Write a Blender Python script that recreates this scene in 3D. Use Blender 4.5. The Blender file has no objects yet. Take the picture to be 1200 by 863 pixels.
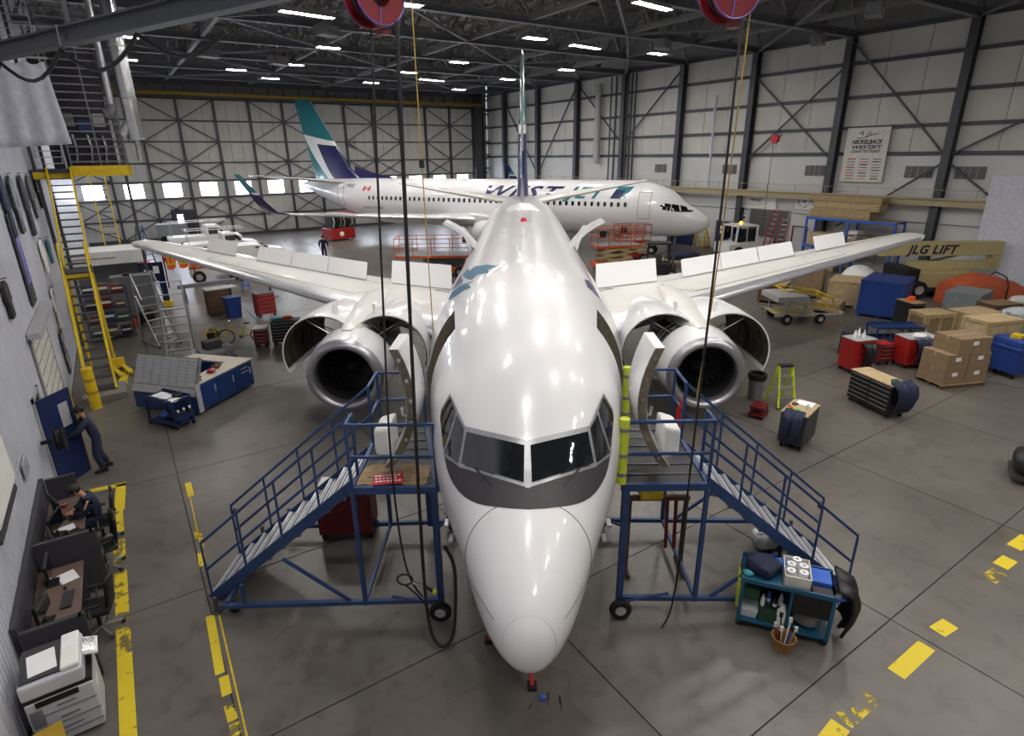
import bpy, bmesh, math, random
import numpy as np
from mathutils import Vector, Matrix
from mathutils.bvhtree import BVHTree
random.seed(7)
SC = bpy.context.scene
COL = SC.collection

# ------------------------------------------------------------------ camera, world, light level
# World: X across the hangar (towards the right-hand wall), Y along it (towards the hangar doors), Z up, metres.
CAM_Z, FPX, PITCH, ROLL, YAW = 7.2, 686.0, math.radians(19.98), math.radians(-.67), math.radians(33.3)
def _rot():
    cp, sp, c, s = math.cos(PITCH), math.sin(PITCH), math.cos(ROLL), math.sin(ROLL)
    a = Matrix(((1, 0, 0), (0, -sp, -cp), (0, cp, -sp)))
    r = Matrix(((c, -s, 0), (s, c, 0), (0, 0, 1)))
    w = Matrix.Rotation(YAW, 3, 'Z')            # hangar axes -> camera heading axes
    return r @ a @ w
RC = _rot()                                     # rows: right, down, forward
cd = bpy.data.cameras.new('camera'); cam = bpy.data.objects.new('camera', cd); COL.objects.link(cam)
cd.sensor_fit = 'HORIZONTAL'; cd.sensor_width = 36.0; cd.lens = 36.0 * FPX / 1200.0
cd.clip_start = .1; cd.clip_end = 400
cam.matrix_world = Matrix.Translation((0, 0, CAM_Z)) @ Matrix((RC[0], -RC[1], -RC[2])).transposed().to_4x4()
SC.camera = cam

wd = bpy.data.worlds.new('sky'); SC.world = wd; wd.use_nodes = True
wd.node_tree.nodes['Background'].inputs[0].default_value = (.75, .86, 1, 1)
wd.node_tree.nodes['Background'].inputs[1].default_value = 1.0
SC.view_settings.view_transform = 'Standard'
SC.view_settings.look = 'None'
SC.view_settings.gamma = 1.0
SC.view_settings.use_curve_mapping = False
SC.view_settings.exposure = 0.0
LAMP_STRENGTH = 124.0
WINDOW_STRENGTH = 24.0

# ------------------------------------------------------------------ surveying helpers (photograph point -> place in the hangar)
def ray(px, py): return RC.transposed() @ Vector(((px - 600) / FPX, (py - 431.5) / FPX, 1))
CP = Vector((0, 0, CAM_Z))
def fl(px, py, z=0.0):
    d = ray(px, py); return CP + d * ((z - CAM_Z) / d.z)
def on_u(px, py, u):
    d = ray(px, py); return CP + d * (u / d.x)
def on_v(px, py, v):
    d = ray(px, py); return CP + d * (v / d.y)
def head(X, Y, z=0.0):
    """right / ahead of the camera stand -> hangar axes"""
    c, s = math.cos(YAW), math.sin(YAW)
    return Vector((X * c + Y * s, -X * s + Y * c, z))
HEAD = -YAW

# ------------------------------------------------------------------ materials
MATS = {}
def lin(c): return tuple(((v / 12.92) if v <= .04045 else ((v + .055) / 1.055) ** 2.4) for v in c)
def mat(name, rgb, rough=.55, metal=0.0, var=.12, scale=6.0, coat=0.0, emit=0.0, bump=0.0, spec=.5, alpha=1.0, trans=0.0):
    """procedural material: rgb is sRGB 0-255, broken up by noise"""
    if name in MATS: return MATS[name]
    m = bpy.data.materials.new(name); m.use_nodes = True
    nt = m.node_tree; b = nt.nodes['Principled BSDF']
    col = lin([v / 255 for v in rgb])
    tc = nt.nodes.new('ShaderNodeTexCoord'); nz = nt.nodes.new('ShaderNodeTexNoise')
    nz.inputs['Scale'].default_value = scale; nz.inputs['Detail'].default_value = 5
    nt.links.new(tc.outputs['Object'], nz.inputs['Vector'])
    rp = nt.nodes.new('ShaderNodeValToRGB')
    rp.color_ramp.elements[0].position = .3; rp.color_ramp.elements[1].position = .7
    rp.color_ramp.elements[0].color = (*[max(0, v * (1 - var)) for v in col], 1)
    rp.color_ramp.elements[1].color = (*[min(1, v * (1 + var * .6)) for v in col], 1)
    nt.links.new(nz.outputs['Fac'], rp.inputs['Fac']); nt.links.new(rp.outputs['Color'], b.inputs['Base Color'])
    b.inputs['Roughness'].default_value = rough; b.inputs['Metallic'].default_value = metal
    b.inputs['Coat Weight'].default_value = coat; b.inputs['Coat Roughness'].default_value = .06
    b.inputs['Specular IOR Level'].default_value = spec
    b.inputs['Alpha'].default_value = alpha; b.inputs['Transmission Weight'].default_value = trans
    if emit:
        b.inputs['Emission Color'].default_value = (*col, 1); b.inputs['Emission Strength'].default_value = emit
    if bump:
        bp = nt.nodes.new('ShaderNodeBump'); bp.inputs['Strength'].default_value = bump; bp.inputs['Distance'].default_value = .02
        nt.links.new(nz.outputs['Fac'], bp.inputs['Height']); nt.links.new(bp.outputs['Normal'], b.inputs['Normal'])
    MATS[name] = m
    return m
def floor_material():
    m = bpy.data.materials.new('polished_concrete'); m.use_nodes = True; nt = m.node_tree; b = nt.nodes['Principled BSDF']
    N = nt.nodes.new; L = nt.links.new
    g = N('ShaderNodeNewGeometry')
    n1 = N('ShaderNodeTexNoise'); n1.inputs['Scale'].default_value = .35; n1.inputs['Detail'].default_value = 8; n1.inputs['Roughness'].default_value = .65
    n2 = N('ShaderNodeTexNoise'); n2.inputs['Scale'].default_value = 2.6; n2.inputs['Detail'].default_value = 10; n2.inputs['Distortion'].default_value = .6
    for n in (n1, n2): L(g.outputs['Position'], n.inputs['Vector'])
    r1 = N('ShaderNodeValToRGB'); e = r1.color_ramp.elements
    e[0].position = .3; e[0].color = (*lin((.35, .335, .315)), 1); e[1].position = .72; e[1].color = (*lin((.455, .435, .41)), 1)
    r2 = N('ShaderNodeValToRGB'); e = r2.color_ramp.elements
    e[0].position = .28; e[0].color = (.62, .6, .58, 1); e[1].position = .5; e[1].color = (1, 1, 1, 1)
    mx = N('ShaderNodeMix'); mx.data_type = 'RGBA'; mx.blend_type = 'MULTIPLY'; mx.inputs[0].default_value = .75
    L(n1.outputs['Fac'], r1.inputs['Fac']); L(n2.outputs['Fac'], r2.inputs['Fac'])
    L(r1.outputs['Color'], mx.inputs[6]); L(r2.outputs['Color'], mx.inputs[7]); L(mx.outputs[2], b.inputs['Base Color'])
    mr = N('ShaderNodeMapRange'); mr.inputs['To Min'].default_value = .22; mr.inputs['To Max'].default_value = .48
    L(n2.outputs['Fac'], mr.inputs['Value']); L(mr.outputs['Result'], b.inputs['Roughness'])
    b.inputs['Specular IOR Level'].default_value = .55
    return m
def paint_material(name, rgb, lo, hi, scale, base):
    """worn floor paint: paint flakes off to bare concrete"""
    m = bpy.data.materials.new(name); m.use_nodes = True; nt = m.node_tree; b = nt.nodes['Principled BSDF']
    N = nt.nodes.new; L = nt.links.new
    g = N('ShaderNodeNewGeometry'); n = N('ShaderNodeTexNoise'); n.inputs['Scale'].default_value = scale; n.inputs['Detail'].default_value = 9; n.inputs['Roughness'].default_value = .7
    L(g.outputs['Position'], n.inputs['Vector'])
    r = N('ShaderNodeValToRGB'); e = r.color_ramp.elements
    e[0].position = lo; e[0].color = (0, 0, 0, 1); e[1].position = hi; e[1].color = (1, 1, 1, 1)
    L(n.outputs['Fac'], r.inputs['Fac']); L(r.outputs['Color'], b.inputs['Alpha'])
    b.inputs['Base Color'].default_value = (*lin([v / 255 for v in rgb]), 1); b.inputs['Roughness'].default_value = .5
    MATS[name] = m
    return m

# ------------------------------------------------------------------ mesh builder
class MB:
    def __init__(s): s.v = []; s.f = []
    def add(s, vs, fs):
        o = len(s.v); s.v += [tuple(p) for p in vs]; s.f += [tuple(i + o for i in q) for q in fs]; return s
    def box(s, c, d, rz=0.0, M=None):
        x, y, z = d[0] / 2, d[1] / 2, d[2] / 2
        P = [Vector(p) for p in ((-x, -y, -z), (x, -y, -z), (x, y, -z), (-x, y, -z), (-x, -y, z), (x, -y, z), (x, y, z), (-x, y, z))]
        R = M if M is not None else Matrix.Rotation(rz, 3, 'Z')
        return s.add([R @ p + Vector(c) for p in P], ((0, 3, 2, 1), (4, 5, 6, 7), (0, 1, 5, 4), (1, 2, 6, 5), (2, 3, 7, 6), (3, 0, 4, 7)))
    def b2(s, a, b):
        return s.box([(p + q) / 2 for p, q in zip(a, b)], [abs(q - p) for p, q in zip(a, b)])
    def bar(s, a, b, w, h=None, up=(0, 0, 1)):
        a, b = Vector(a), Vector(b); h = h or w; d = (b - a).normalized(); up = Vector(up)
        if abs(d.dot(up)) > .98: up = Vector((0, 1, 0)) if abs(d.y) < .9 else Vector((1, 0, 0))
        x = d.cross(up).normalized() * w / 2; y = x.normalized().cross(d) * h / 2
        P = [a - x - y, a + x - y, a + x + y, a - x + y, b - x - y, b + x - y, b + x + y, b - x + y]
        return s.add(P, ((0, 3, 2, 1), (4, 5, 6, 7), (0, 1, 5, 4), (1, 2, 6, 5), (2, 3, 7, 6), (3, 0, 4, 7)))
    def ibeam(s, a, b, w, h, t=.03, up=(0, 0, 1)):
        a, b = Vector(a), Vector(b); d = (b - a).normalized(); up = Vector(up)
        x = d.cross(up).normalized(); y = x.cross(d)
        for k in (-1, 1): s.bar(a + y * k * (h - t) / 2, b + y * k * (h - t) / 2, w, t, up)
        return s.bar(a, b, t, h - 2 * t, up)
    def cyl(s, a, b, r, r2=None, n=12, cap=True):
        a, b = Vector(a), Vector(b); r2 = r if r2 is None else r2; d = (b - a).normalized()
        u = d.orthogonal().normalized(); w = d.cross(u); P = []
        for c, q in ((a, r), (b, r2)):
            P += [c + (u * math.cos(i * 2 * math.pi / n) + w * math.sin(i * 2 * math.pi / n)) * q for i in range(n)]
        fs = [(i, (i + 1) % n, n + (i + 1) % n, n + i) for i in range(n)]
        if cap: fs += [tuple(reversed(range(n))), tuple(range(n, 2 * n))]
        return s.add(P, fs)
    def rings(s, R, closed=True, cap=True):
        n = len(R[0]); P = [p for r in R for p in r]; fs = []
        for i in range(len(R) - 1):
            for j in range(n if closed else n - 1):
                k = (j + 1) % n; fs.append((i * n + j, i * n + k, (i + 1) * n + k, (i + 1) * n + j))
        if cap and closed: fs += [tuple(reversed(range(n))), tuple(range((len(R) - 1) * n, len(R) * n))]
        return s.add(P, fs)
    def tube(s, pts, r, n=8, cap=True):
        pts = [Vector(p) for p in pts]; R = []; u = None
        for i, p in enumerate(pts):
            d = (pts[min(i + 1, len(pts) - 1)] - pts[max(i - 1, 0)]).normalized()
            u = d.orthogonal().normalized() if u is None else (u - d * u.dot(d)).normalized()
            w = d.cross(u); q = r[i] if isinstance(r, (list, tuple)) else r
            R.append([p + (u * math.cos(k * 2 * math.pi / n) + w * math.sin(k * 2 * math.pi / n)) * q for k in range(n)])
        return s.rings(R, True, cap)
    def lathe(s, prof, o=(0, 0, 0), d=(0, 0, 1), n=24, cap=False):
        d = Vector(d).normalized(); u = d.orthogonal().normalized(); w = d.cross(u); o = Vector(o)
        return s.rings([[o + d * h + (u * math.cos(k * 2 * math.pi / n) + w * math.sin(k * 2 * math.pi / n)) * max(r, 1e-4) for k in range(n)] for r, h in prof], True, cap)
    def prism(s, poly, a, h):
        """poly: (x,y) outline, extruded from z=a to z=h"""
        n = len(poly); P = [(x, y, a) for x, y in poly] + [(x, y, h) for x, y in poly]
        return s.add(P, [tuple(reversed(range(n))), tuple(range(n, 2 * n))] + [(i, (i + 1) % n, n + (i + 1) % n, n + i) for i in range(n)])
    def slab(s, poly3, t):
        """flat 3D polygon thickened by vector t"""
        n = len(poly3); t = Vector(t); P = [Vector(p) for p in poly3]; P += [p + t for p in P]
        return s.add(P, [tuple(reversed(range(n))), tuple(range(n, 2 * n))] + [(i, (i + 1) % n, n + (i + 1) % n, n + i) for i in range(n)])
    def ball(s, c, r, n=12, m=8, sq=(1, 1, 1)):
        R = []
        for i in range(m + 1):
            a = math.pi * i / m; q = max(math.sin(a), 1e-3)
            R.append([(c[0] + r * q * math.cos(2 * math.pi * k / n) * sq[0], c[1] + r * q * math.sin(2 * math.pi * k / n) * sq[1], c[2] - r * math.cos(a) * sq[2]) for k in range(n)])
        return s.rings(R, True, False)
    def lump(s, c, d, seed=0, amp=.12, n=14, m=9):
        """crumpled blob: cloth, bags"""
        rr = random.Random(seed); ph = [rr.uniform(0, 6.28) for _ in range(6)]; R = []
        for i in range(m + 1):
            a = math.pi * i / m; row = []
            for k in range(n):
                t = 2 * math.pi * k / n; q = 1 + amp * (math.sin(3 * t + ph[0] + 2 * a) + math.sin(5 * t + ph[1]) * .6 + math.sin(4 * a + ph[2] + 2 * t) * .7)
                sx = max(math.sin(a), .01)
                row.append((c[0] + d[0] / 2 * sx ** .7 * math.cos(t) * q, c[1] + d[1] / 2 * sx ** .7 * math.sin(t) * q, c[2] - d[2] / 2 * math.copysign(abs(math.cos(a)) ** .7, math.cos(a))))
            R.append(row)
        return s.rings(R, True, False)
    def mesh(s, name, smooth=0):
        me = bpy.data.meshes.new(name); me.from_pydata(s.v, [], s.f); me.update()
        if smooth:
            me.polygons.foreach_set('use_smooth', [True] * len(me.polygons))
            me.set_sharp_from_angle(angle=math.radians(smooth))
        return me
    def build(s, name, m, parent=None, smooth=0, bevel=0, loc=None, rz=None, fix=True):
        me = s.mesh(name, smooth)
        if fix:
            bm = bmesh.new(); bm.from_mesh(me); bmesh.ops.recalc_face_normals(bm, faces=bm.faces); bm.to_mesh(me); bm.free()
        me.materials.append(m if not isinstance(m, str) else MATS[m])
        o = bpy.data.objects.new(name, me); COL.objects.link(o)
        if parent is not None: o.parent = parent
        if loc is not None: o.location = loc
        if rz is not None: o.rotation_euler.z = rz
        if bevel:
            md = o.modifiers.new('bevel', 'BEVEL'); md.width = bevel; md.segments = 2; md.limit_method = 'ANGLE'
        return o
def tag(o, label, cat, group=None):
    o['label'] = label; o['category'] = cat
    if group: o['group'] = group
    return o
def thing(name, label, cat, loc=(0, 0, 0), rz=0.0, group=None):
    o = bpy.data.objects.new(name, None); COL.objects.link(o); o.empty_display_size = .2
    o.location = loc; o.rotation_euler.z = rz
    return tag(o, label, cat, group)
def struct(o): o['kind'] = 'structure'; return o
KIDS = {}
def kids(o): return [c for c in bpy.data.objects if c.parent == o]
def dup(o, loc=None, rz=None, label=None, parent=None):
    c = o.copy(); COL.objects.link(c); c.parent = parent
    if loc is not None: c.location = loc
    if rz is not None: c.rotation_euler.z = rz
    if label: c['label'] = label
    for k in kids(o): dup(k, parent=c)
    return c
def text_mesh(txt, size, m, name, parent=None, extrude=.004, shear=0.0, space=1.0, bold=0.0, align='LEFT'):
    """lettering lying in the local XY plane; returns the mesh object"""
    c = bpy.data.curves.new(name, 'FONT'); c.body = txt; c.size = size; c.extrude = extrude; c.shear = shear; c.space_character = space
    c.offset = bold; c.align_x = align; c.resolution_u = 2
    t = bpy.data.objects.new(name, c); COL.objects.link(t)
    me = bpy.data.meshes.new_from_object(t); bpy.data.objects.remove(t); bpy.data.curves.remove(c)
    me.materials.clear(); me.materials.append(m if not isinstance(m, str) else MATS[m]); me.name = name
    o = bpy.data.objects.new(name, me); COL.objects.link(o)
    if parent is not None: o.parent = parent
    return o

# ------------------------------------------------------------------ shared materials
mat('steel_dark', (74, 77, 84), .5, .2); mat('steel_roof', (122, 122, 123), .6); mat('truss', (112, 115, 122), .55); mat('roof_deck', (112, 104, 96), .85)
mat('wall_panel', (200, 199, 194), .62, var=.07, scale=.8); mat('wall_lower', (205, 206, 206), .55, var=.05, scale=.6)
mat('wall_left', (206, 208, 218), .5, var=.08, scale=1.5); mat('white', (235, 235, 232), .45, var=.04); mat('offwhite', (214, 212, 204), .5)
mat('yellow', (222, 190, 28), .45, var=.15); mat('yellow_rail', (170, 138, 40), .5); mat('blue_stand', (44, 70, 116), .45, .1, var=.2)
mat('blue_deep', (22, 52, 104), .45); mat('navy', (30, 38, 66), .75, bump=.3); mat('navy_door', (20, 38, 82), .45); mat('black', (22, 22, 24), .5); mat('rubber', (18, 18, 18), .8)
mat('dark_grey', (58, 59, 62), .6); mat('mid_grey', (120, 121, 124), .5); mat('light_grey', (172, 173, 176), .45)
mat('alu', (190, 192, 196), .32, .85, var=.1); mat('steel_bright', (205, 206, 208), .2, .95, var=.06); mat('chrome', (225, 225, 225), .12, 1, var=.02)
mat('red', (160, 32, 30), .4); mat('red_dark', (104, 20, 24), .4); mat('orange', (216, 92, 30), .5); mat('hi_vis', (255, 96, 24), .7); mat('lime', (206, 220, 40), .6)
mat('green', (92, 190, 60), .5); mat('teal_cart', (26, 84, 116), .45); mat('wood', (178, 154, 114), .65, var=.25, scale=9); mat('plywood', (188, 166, 128), .65, var=.18, scale=4)
mat('cardboard', (136, 115, 88), .8, var=.14); mat('kraft', (170, 146, 108), .75, var=.12); mat('paper', (238, 238, 240), .6, var=.02)
mat('brown', (92, 70, 52), .7, var=.3); mat('tan', (190, 176, 128), .5); mat('tarp_orange', (190, 92, 56), .6, bump=.6); mat('skin', (196, 146, 116), .55, var=.06, scale=20); mat('hair', (30, 26, 24), .6)
mat('purple', (92, 88, 168), .5); mat('tarp_white', (206, 208, 222), .6, bump=.3); mat('glass_dark', (26, 30, 34), .06, var=.2, scale=2, coat=1); mat('desk', (112, 92, 84), .4, var=.2)
mat('partition', (58, 56, 66), .8); mat('screen', (14, 15, 20), .12, coat=.6); mat('concrete', (128, 124, 118), .8); mat('hose', (24, 22, 24), .55)
mat('reel_red', (118, 24, 36), .32, .2); mat('blue_crate', (34, 66, 142), .5, var=.12); mat('grey_crate', (134, 140, 144), .5); mat('clear_bag', (206, 212, 216), .18, var=.05)
mat('copier', (196, 197, 206), .42, var=.03); mat('bench_top', (186, 180, 166), .55); mat('bins', (170, 173, 178), .45, var=.08); mat('lime_pad', (200, 212, 60), .7)
mat('wicker', (150, 110, 62), .8, var=.4, scale=30); mat('aqua', (52, 140, 150), .6); mat('green_dark', (40, 70, 52), .6); mat('blue_bright', (48, 96, 190), .6)
mat('lamp_glow', (255, 250, 244), .5, emit=LAMP_STRENGTH, var=0); mat('window_glow', (232, 240, 255), .4, emit=WINDOW_STRENGTH, var=0); mat('amber_glow', (255, 180, 60), .5, emit=3)
mat('seam', (60, 60, 62), .8); mat('louvre', (104, 102, 100), .6); mat('rollup', (92, 92, 92), .6); mat('pipe_tan', (168, 156, 126), .5)
FLOOR = floor_material()
paint_material('paint_yellow', (222, 198, 36), .30, .40, 5.0, 0)
paint_material('paint_worn', (214, 190, 40), .47, .53, 2.2, 0)

# ------------------------------------------------------------------ the hangar shell
U0, U1, V0, V1 = -2.3, 39.5, -12.0, 65.0
EAVE, ROOF = 13.8, 17.2
fb = MB().b2((U0 - .3, V0 - .3, -.4), (U1 + .3, V1 + .3, -.03)).build('floor', 'seam'); struct(fb)
UJ = [U0, .05, 4.65, 9.28, 13.87, 18.5, 23.1, 27.7, 32.3, 36.9, U1]
VJ = [V0, -8, -4.2, -.6, 2.95, 6.5, 10.14, 15.0] + [19.9 + 4.9 * k for k in range(9)] + [V1]
for i in range(len(UJ) - 1):
    for j in range(len(VJ) - 1):
        MB().b2((UJ[i] + .011, VJ[j] + .011, -.04), (UJ[i + 1] - .011, VJ[j + 1] - .011, 0)).build('concrete_slab', FLOOR, fb, fix=False)
def paint(pts, m):                                   # painted floor marking: flat film 1.5 mm thick
    MB().slab([(p[0], p[1], .0005) for p in pts], (0, 0, .0015)).build('painted_line', m, fb)
def stripe(a, b, w, m):
    a, b = Vector(a[:2]), Vector(b[:2]); d = (b - a).normalized(); n = Vector((-d.y, d.x)) * w / 2
    paint([a - n, b - n, b + n, a + n], m)
stripe((-1.2, 3.0), (-1.2, 9.2), .2, 'paint_yellow'); stripe((-1.2, 9.2), (-1.2, 13.9), .2, 'paint_worn'); stripe((-1.17, 13.9), (-1.1, 15.2), .2, 'paint_yellow'); stripe((-1.75, 15.25), (-1.0, 15.15), .17, 'paint_yellow')
for a, b, m in (((246, 722), (258, 790), 'paint_yellow'), ((262, 793), (266, 815), 'paint_yellow'), ((267, 822), (273, 845), 'paint_worn'), ((274, 848), (278, 863), 'paint_worn'), ((220, 566), (224, 582), 'paint_yellow'), ((230, 610), (238, 665), 'paint_worn')):
    stripe(fl(*a), fl(*b), .13, m)
stripe(fl(221, 575), fl(248, 700), .02, 'yellow'); stripe(fl(256, 718), fl(290, 866), .025, 'yellow')
for a, b, m in (((965, 876), (985, 850), 'paint_yellow'), ((988, 846), (1024, 814), 'paint_worn'), ((1050, 790), (1086, 757), 'paint_yellow'), ((1098, 741), (1114, 731), 'paint_yellow'), ((1158, 680), (1172, 670), 'paint_worn'), ((1172, 664), (1184, 655), 'paint_yellow'), ((1188, 642), (1205, 630), 'paint_yellow')):
    stripe(fl(*a), fl(*b), .24, m)
stripe(fl(143, 448), fl(150, 432), .25, 'paint_yellow'); stripe(fl(136, 450), fl(150, 448), .2, 'paint_yellow')

def wall(name, cells, base_mat, t, par_box):
    w = struct(MB().b2(*par_box).build(name, 'steel_roof'))
    for a, b, m in cells: MB().b2(a, b).build('panel', m, w, fix=False)
    return w
# right-hand wall: steel columns, girts, liner panels
CV = [15.45 + 6.46 * k for k in range(-5, 8)]
CV = [v for v in CV if V0 < v < V1]
GZ = [EAVE, 12.2, 10.3, 8.55, 7.05]
rows = [(7.05, 8.55), (8.55, 10.3), (10.3, 12.2), (12.2, EAVE)]
cells = []
edges = [V0] + CV + [V1]
for i in range(len(edges) - 1):
    n = 3
    for k in range(n):
        a, b = edges[i] + (edges[i + 1] - edges[i]) * k / n, edges[i] + (edges[i + 1] - edges[i]) * (k + 1) / n
        for z0, z1 in rows: cells.append(((U1 + .02, a + .015, z0 + .01), (U1 + .1, b - .015, z1 - .01), 'wall_panel'))
    cells.append(((U1 + .02, edges[i] + .01, 4.5), (U1 + .1, edges[i + 1] - .01, 6.95), 'wall_lower')); cells.append(((U1 + .02, edges[i] + .01, .0), (U1 + .1, edges[i + 1] - .01, 4.45), 'wall_lower'))
WR = wall('wall_right', cells, 'wall_panel', .1, ((U1 + .11, V0, 0), (U1 + .4, V1, ROOF)))
for v in CV:
    MB().ibeam((U1 - .28, v, 0), (U1 - .28, v, EAVE), .42, .52, .05, (1, 0, 0)).build('column', 'steel_dark', WR)
for z in GZ: MB().bar((U1 - .06, V0, z), (U1 - .06, V1, z), .14, .2).build('girt', 'steel_dark', WR)
MB().bar((U1 - .03, V0, 6.95), (U1 - .03, V1, 6.95), .1, .04).build('seam_shadow', 'mid_grey', WR)  # grey strip drawn for the dark shadow along the panel seam
def brace(a, b): MB().bar((U1 - .3, *a), (U1 - .3, *b), .1, .1).build('brace', 'steel_dark', WR)
C0 = 15.45; S6 = 6.46
brace((C0 + S6, 13.5), (C0 + .2, 7.0)); brace((C0 - S6, 10.5), (C0 - .2, 7.0)); brace((C0 + .2, 6.5), (C0 + S6 * .85, 2.6)); brace((C0 - .2, 6.5), (C0 - S6 * .85, 2.6))
brace((C0 + S6, 12.2), (C0 + 2 * S6, 6.6)); brace((C0 + 2 * S6, 12.2), (C0 + S6, 6.6))
brace((C0 + 3 * S6, 13.5), (C0 + 4 * S6, 8.0)); brace((C0 + 5 * S6, 13.5), (C0 + 4 * S6, 8.0)); brace((C0 + 5 * S6, 13.5), (C0 + 6 * S6, 5.2)); brace((C0 + 7 * S6, 13.0), (C0 + 6 * S6, 5.2))
MB().b2((U1 - .75, 9, 4.22), (U1 - .45, V1 - 1, 4.52)).build('runway_beam', 'pipe_tan', WR)
MB().cyl((U1 - .6, 9, 4.6), (U1 - .6, V1 - 1, 4.6), .07).build('pipe', 'pipe_tan', WR)
for k in range(22): MB().bar((U1 - .6, 13.5 + 2.1 * k, 4.6), (U1 - .6, 13.5 + 2.1 * k, 5.15), .035).build('guard_post', 'pipe_tan', WR)
MB().bar((U1 - .6, 13, 5.1), (U1 - .6, 59, 5.1), .03).build('guard_rail', 'pipe_tan', WR)
MB().bar((U1 - .02, V0, 3.2), (U1 - .02, V1, 3.2), .05, .05).build('conduit', 'mid_grey', WR)
for a, b in (((1061, 200), (1091, 211)), ((1120, 200), (1153, 211)), ((944, 199), (966, 208)), ((847, 198), (862, 206)), ((768, 197), (780, 204))):
    p, q = on_u(*a, U1), on_u(*b, U1)
    lv = MB().b2((U1 - .04, p.y, 6.35), (U1 + .015, q.y, 5.7)).build('louvre', 'louvre', WR)
    for k in range(5): MB().box((U1 - .06, (p.y + q.y) / 2, 5.76 + .13 * k), (.05, abs(p.y - q.y), .03)).build('blade', 'mid_grey', lv)
    for k in (1, 2, 3): MB().box((U1 - .07, p.y + (q.y - p.y) * k / 4, 6.02), (.03, .04, .62)).build('mullion', 'light_grey', lv)
# pipes and ducts bunched on the right-hand wall
for k, px in enumerate((718, 724, 734, 737, 742, 746)):
    v = on_u(px, 150, U1).y
    MB().cyl((U1 - .35, v, 4.6), (U1 - .35, v, 13.6), .09 if k else .07, n=8).build('riser_pipe', 'steel_dark', WR)
v = on_u(705, 150, U1).y; MB().cyl((U1 - .5, v, 6.4), (U1 - .5, v, 13.2), .3, n=16).build('duct', 'light_grey', WR, smooth=40)
v = on_u(846, 100, U1).y; MB().cyl((U1 - .5, v, 4.7), (U1 - .5, v, 11.2), .1, n=10).build('riser_pipe', 'tarp_white', WR, smooth=40)
v = on_u(619, 150, U1).y; MB().cyl((U1 - .4, v, 4.7), (U1 - .4, v, 13.2), .16, n=10).build('riser_pipe', 'light_grey', WR, smooth=40)

# hangar doors at the far end
BU = [.45 + 3.085 * k for k in range(-1, 13)]
BZ = [0, 1.9, 3.7, 5.25, 6.85, 8.7, 10.5, 12.35]
cells = []
for i in range(len(BU)):
    a = BU[i]; b = BU[i + 1] if i + 1 < len(BU) else U1
    for j in range(len(BZ) - 1):
        z0, z1 = BZ[j], BZ[j + 1]
        if j == 2 and i < len(BU) - 1:
            c = (a + b) / 2
            cells += [((a, V1 + .02, z0), (c - .76, V1 + .1, z1), 'wall_panel'), ((c + .76, V1 + .02, z0), (b, V1 + .1, z1), 'wall_panel'), ((c - .76, V1 + .02, 5.1), (c + .76, V1 + .1, z1), 'wall_panel'), ((c - .76, V1 + .02, z0), (c + .76, V1 + .1, 3.86), 'wall_panel')]
            continue
        for k in range(3):
            p, q = a + (b - a) * k / 3, a + (b - a) * (k + 1) / 3
            cells.append(((p + .01, V1 + .02, z0 + .01), (q - .01, V1 + .1, z1 - .01), 'wall_panel'))
WB = wall('wall_back', cells, 'wall_panel', .1, ((U0, V1 + .11, 0), (U1, V1 + .4, ROOF)))
for u in BU + [38.9]: MB().bar((u, V1 - .14, 0), (u, V1 - .14, 12.5), .2, .28).build('door_stile', 'steel_dark', WB)
for z in BZ[1:]: MB().bar((U0, V1 - .06, z), (U1, V1 - .06, z), .12, .13).build('girt', 'steel_dark', WB)
MB().bar((U0, V1 - .1, .12), (U1, V1 - .1, .12), .25, .24).build('kick_rail', 'steel_dark', WB)
def bb(u0, z0, u1, z1): MB().bar((u0, V1 - .2, z0), (u1, V1 - .2, z1), .07, .09).build('brace', 'steel_dark', WB)
for i in range(len(BU) - 2):
    a, b, c = BU[i], BU[i + 1], BU[i + 2]
    if i % 3 == 2:
        bb(a, 12.3, b, 10.5); bb(c, 12.3, b, 10.5); bb(b, 10.5, a, 8.7); bb(b, 10.5, c, 8.7); bb(a, 8.7, b, 6.85); bb(c, 8.7, b, 6.85)
    if i % 2 == 0 or i < 4: bb(a, 3.7, b, 1.9); bb(b, 3.7, a, 1.9)
    if i % 3 != 1: bb(a, 6.85, b, 5.25); bb(b, 6.85, a, 5.25)
    bb(a + (b - a) * (i % 2), 1.9, a + (b - a) * (1 - i % 2), .2)
MB().b2((U0, V1 - .75, 12.62), (U1 - 1.2, V1 - .5, 12.85)).build('track_beam', 'yellow_rail', WB)
for k in range(28): MB().bar((U0 + 1 + 1.45 * k, V1 - .62, 12.85), (U0 + 1 + 1.45 * k, V1 - .62, 13.6), .12, .16).build('hanger', 'steel_dark', WB)
MB().b2((U0, V1 - .6, 13.5), (U1 - 1, V1 - .35, 14.1)).build('header_beam', 'steel_dark', WB)
MB().b2((U1 - 2.0, V1 - .6, 0), (U1 - 1.1, V1 - .2, 13.8)).build('door_pocket', 'steel_dark', WB)
for k in range(9): MB().b2((U1 - 1.1, V1 - .5, 1.2 + 1.5 * k), (U1, V1 - .4, 1.35 + 1.5 * k)).build('girt', 'steel_dark', WB)
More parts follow.
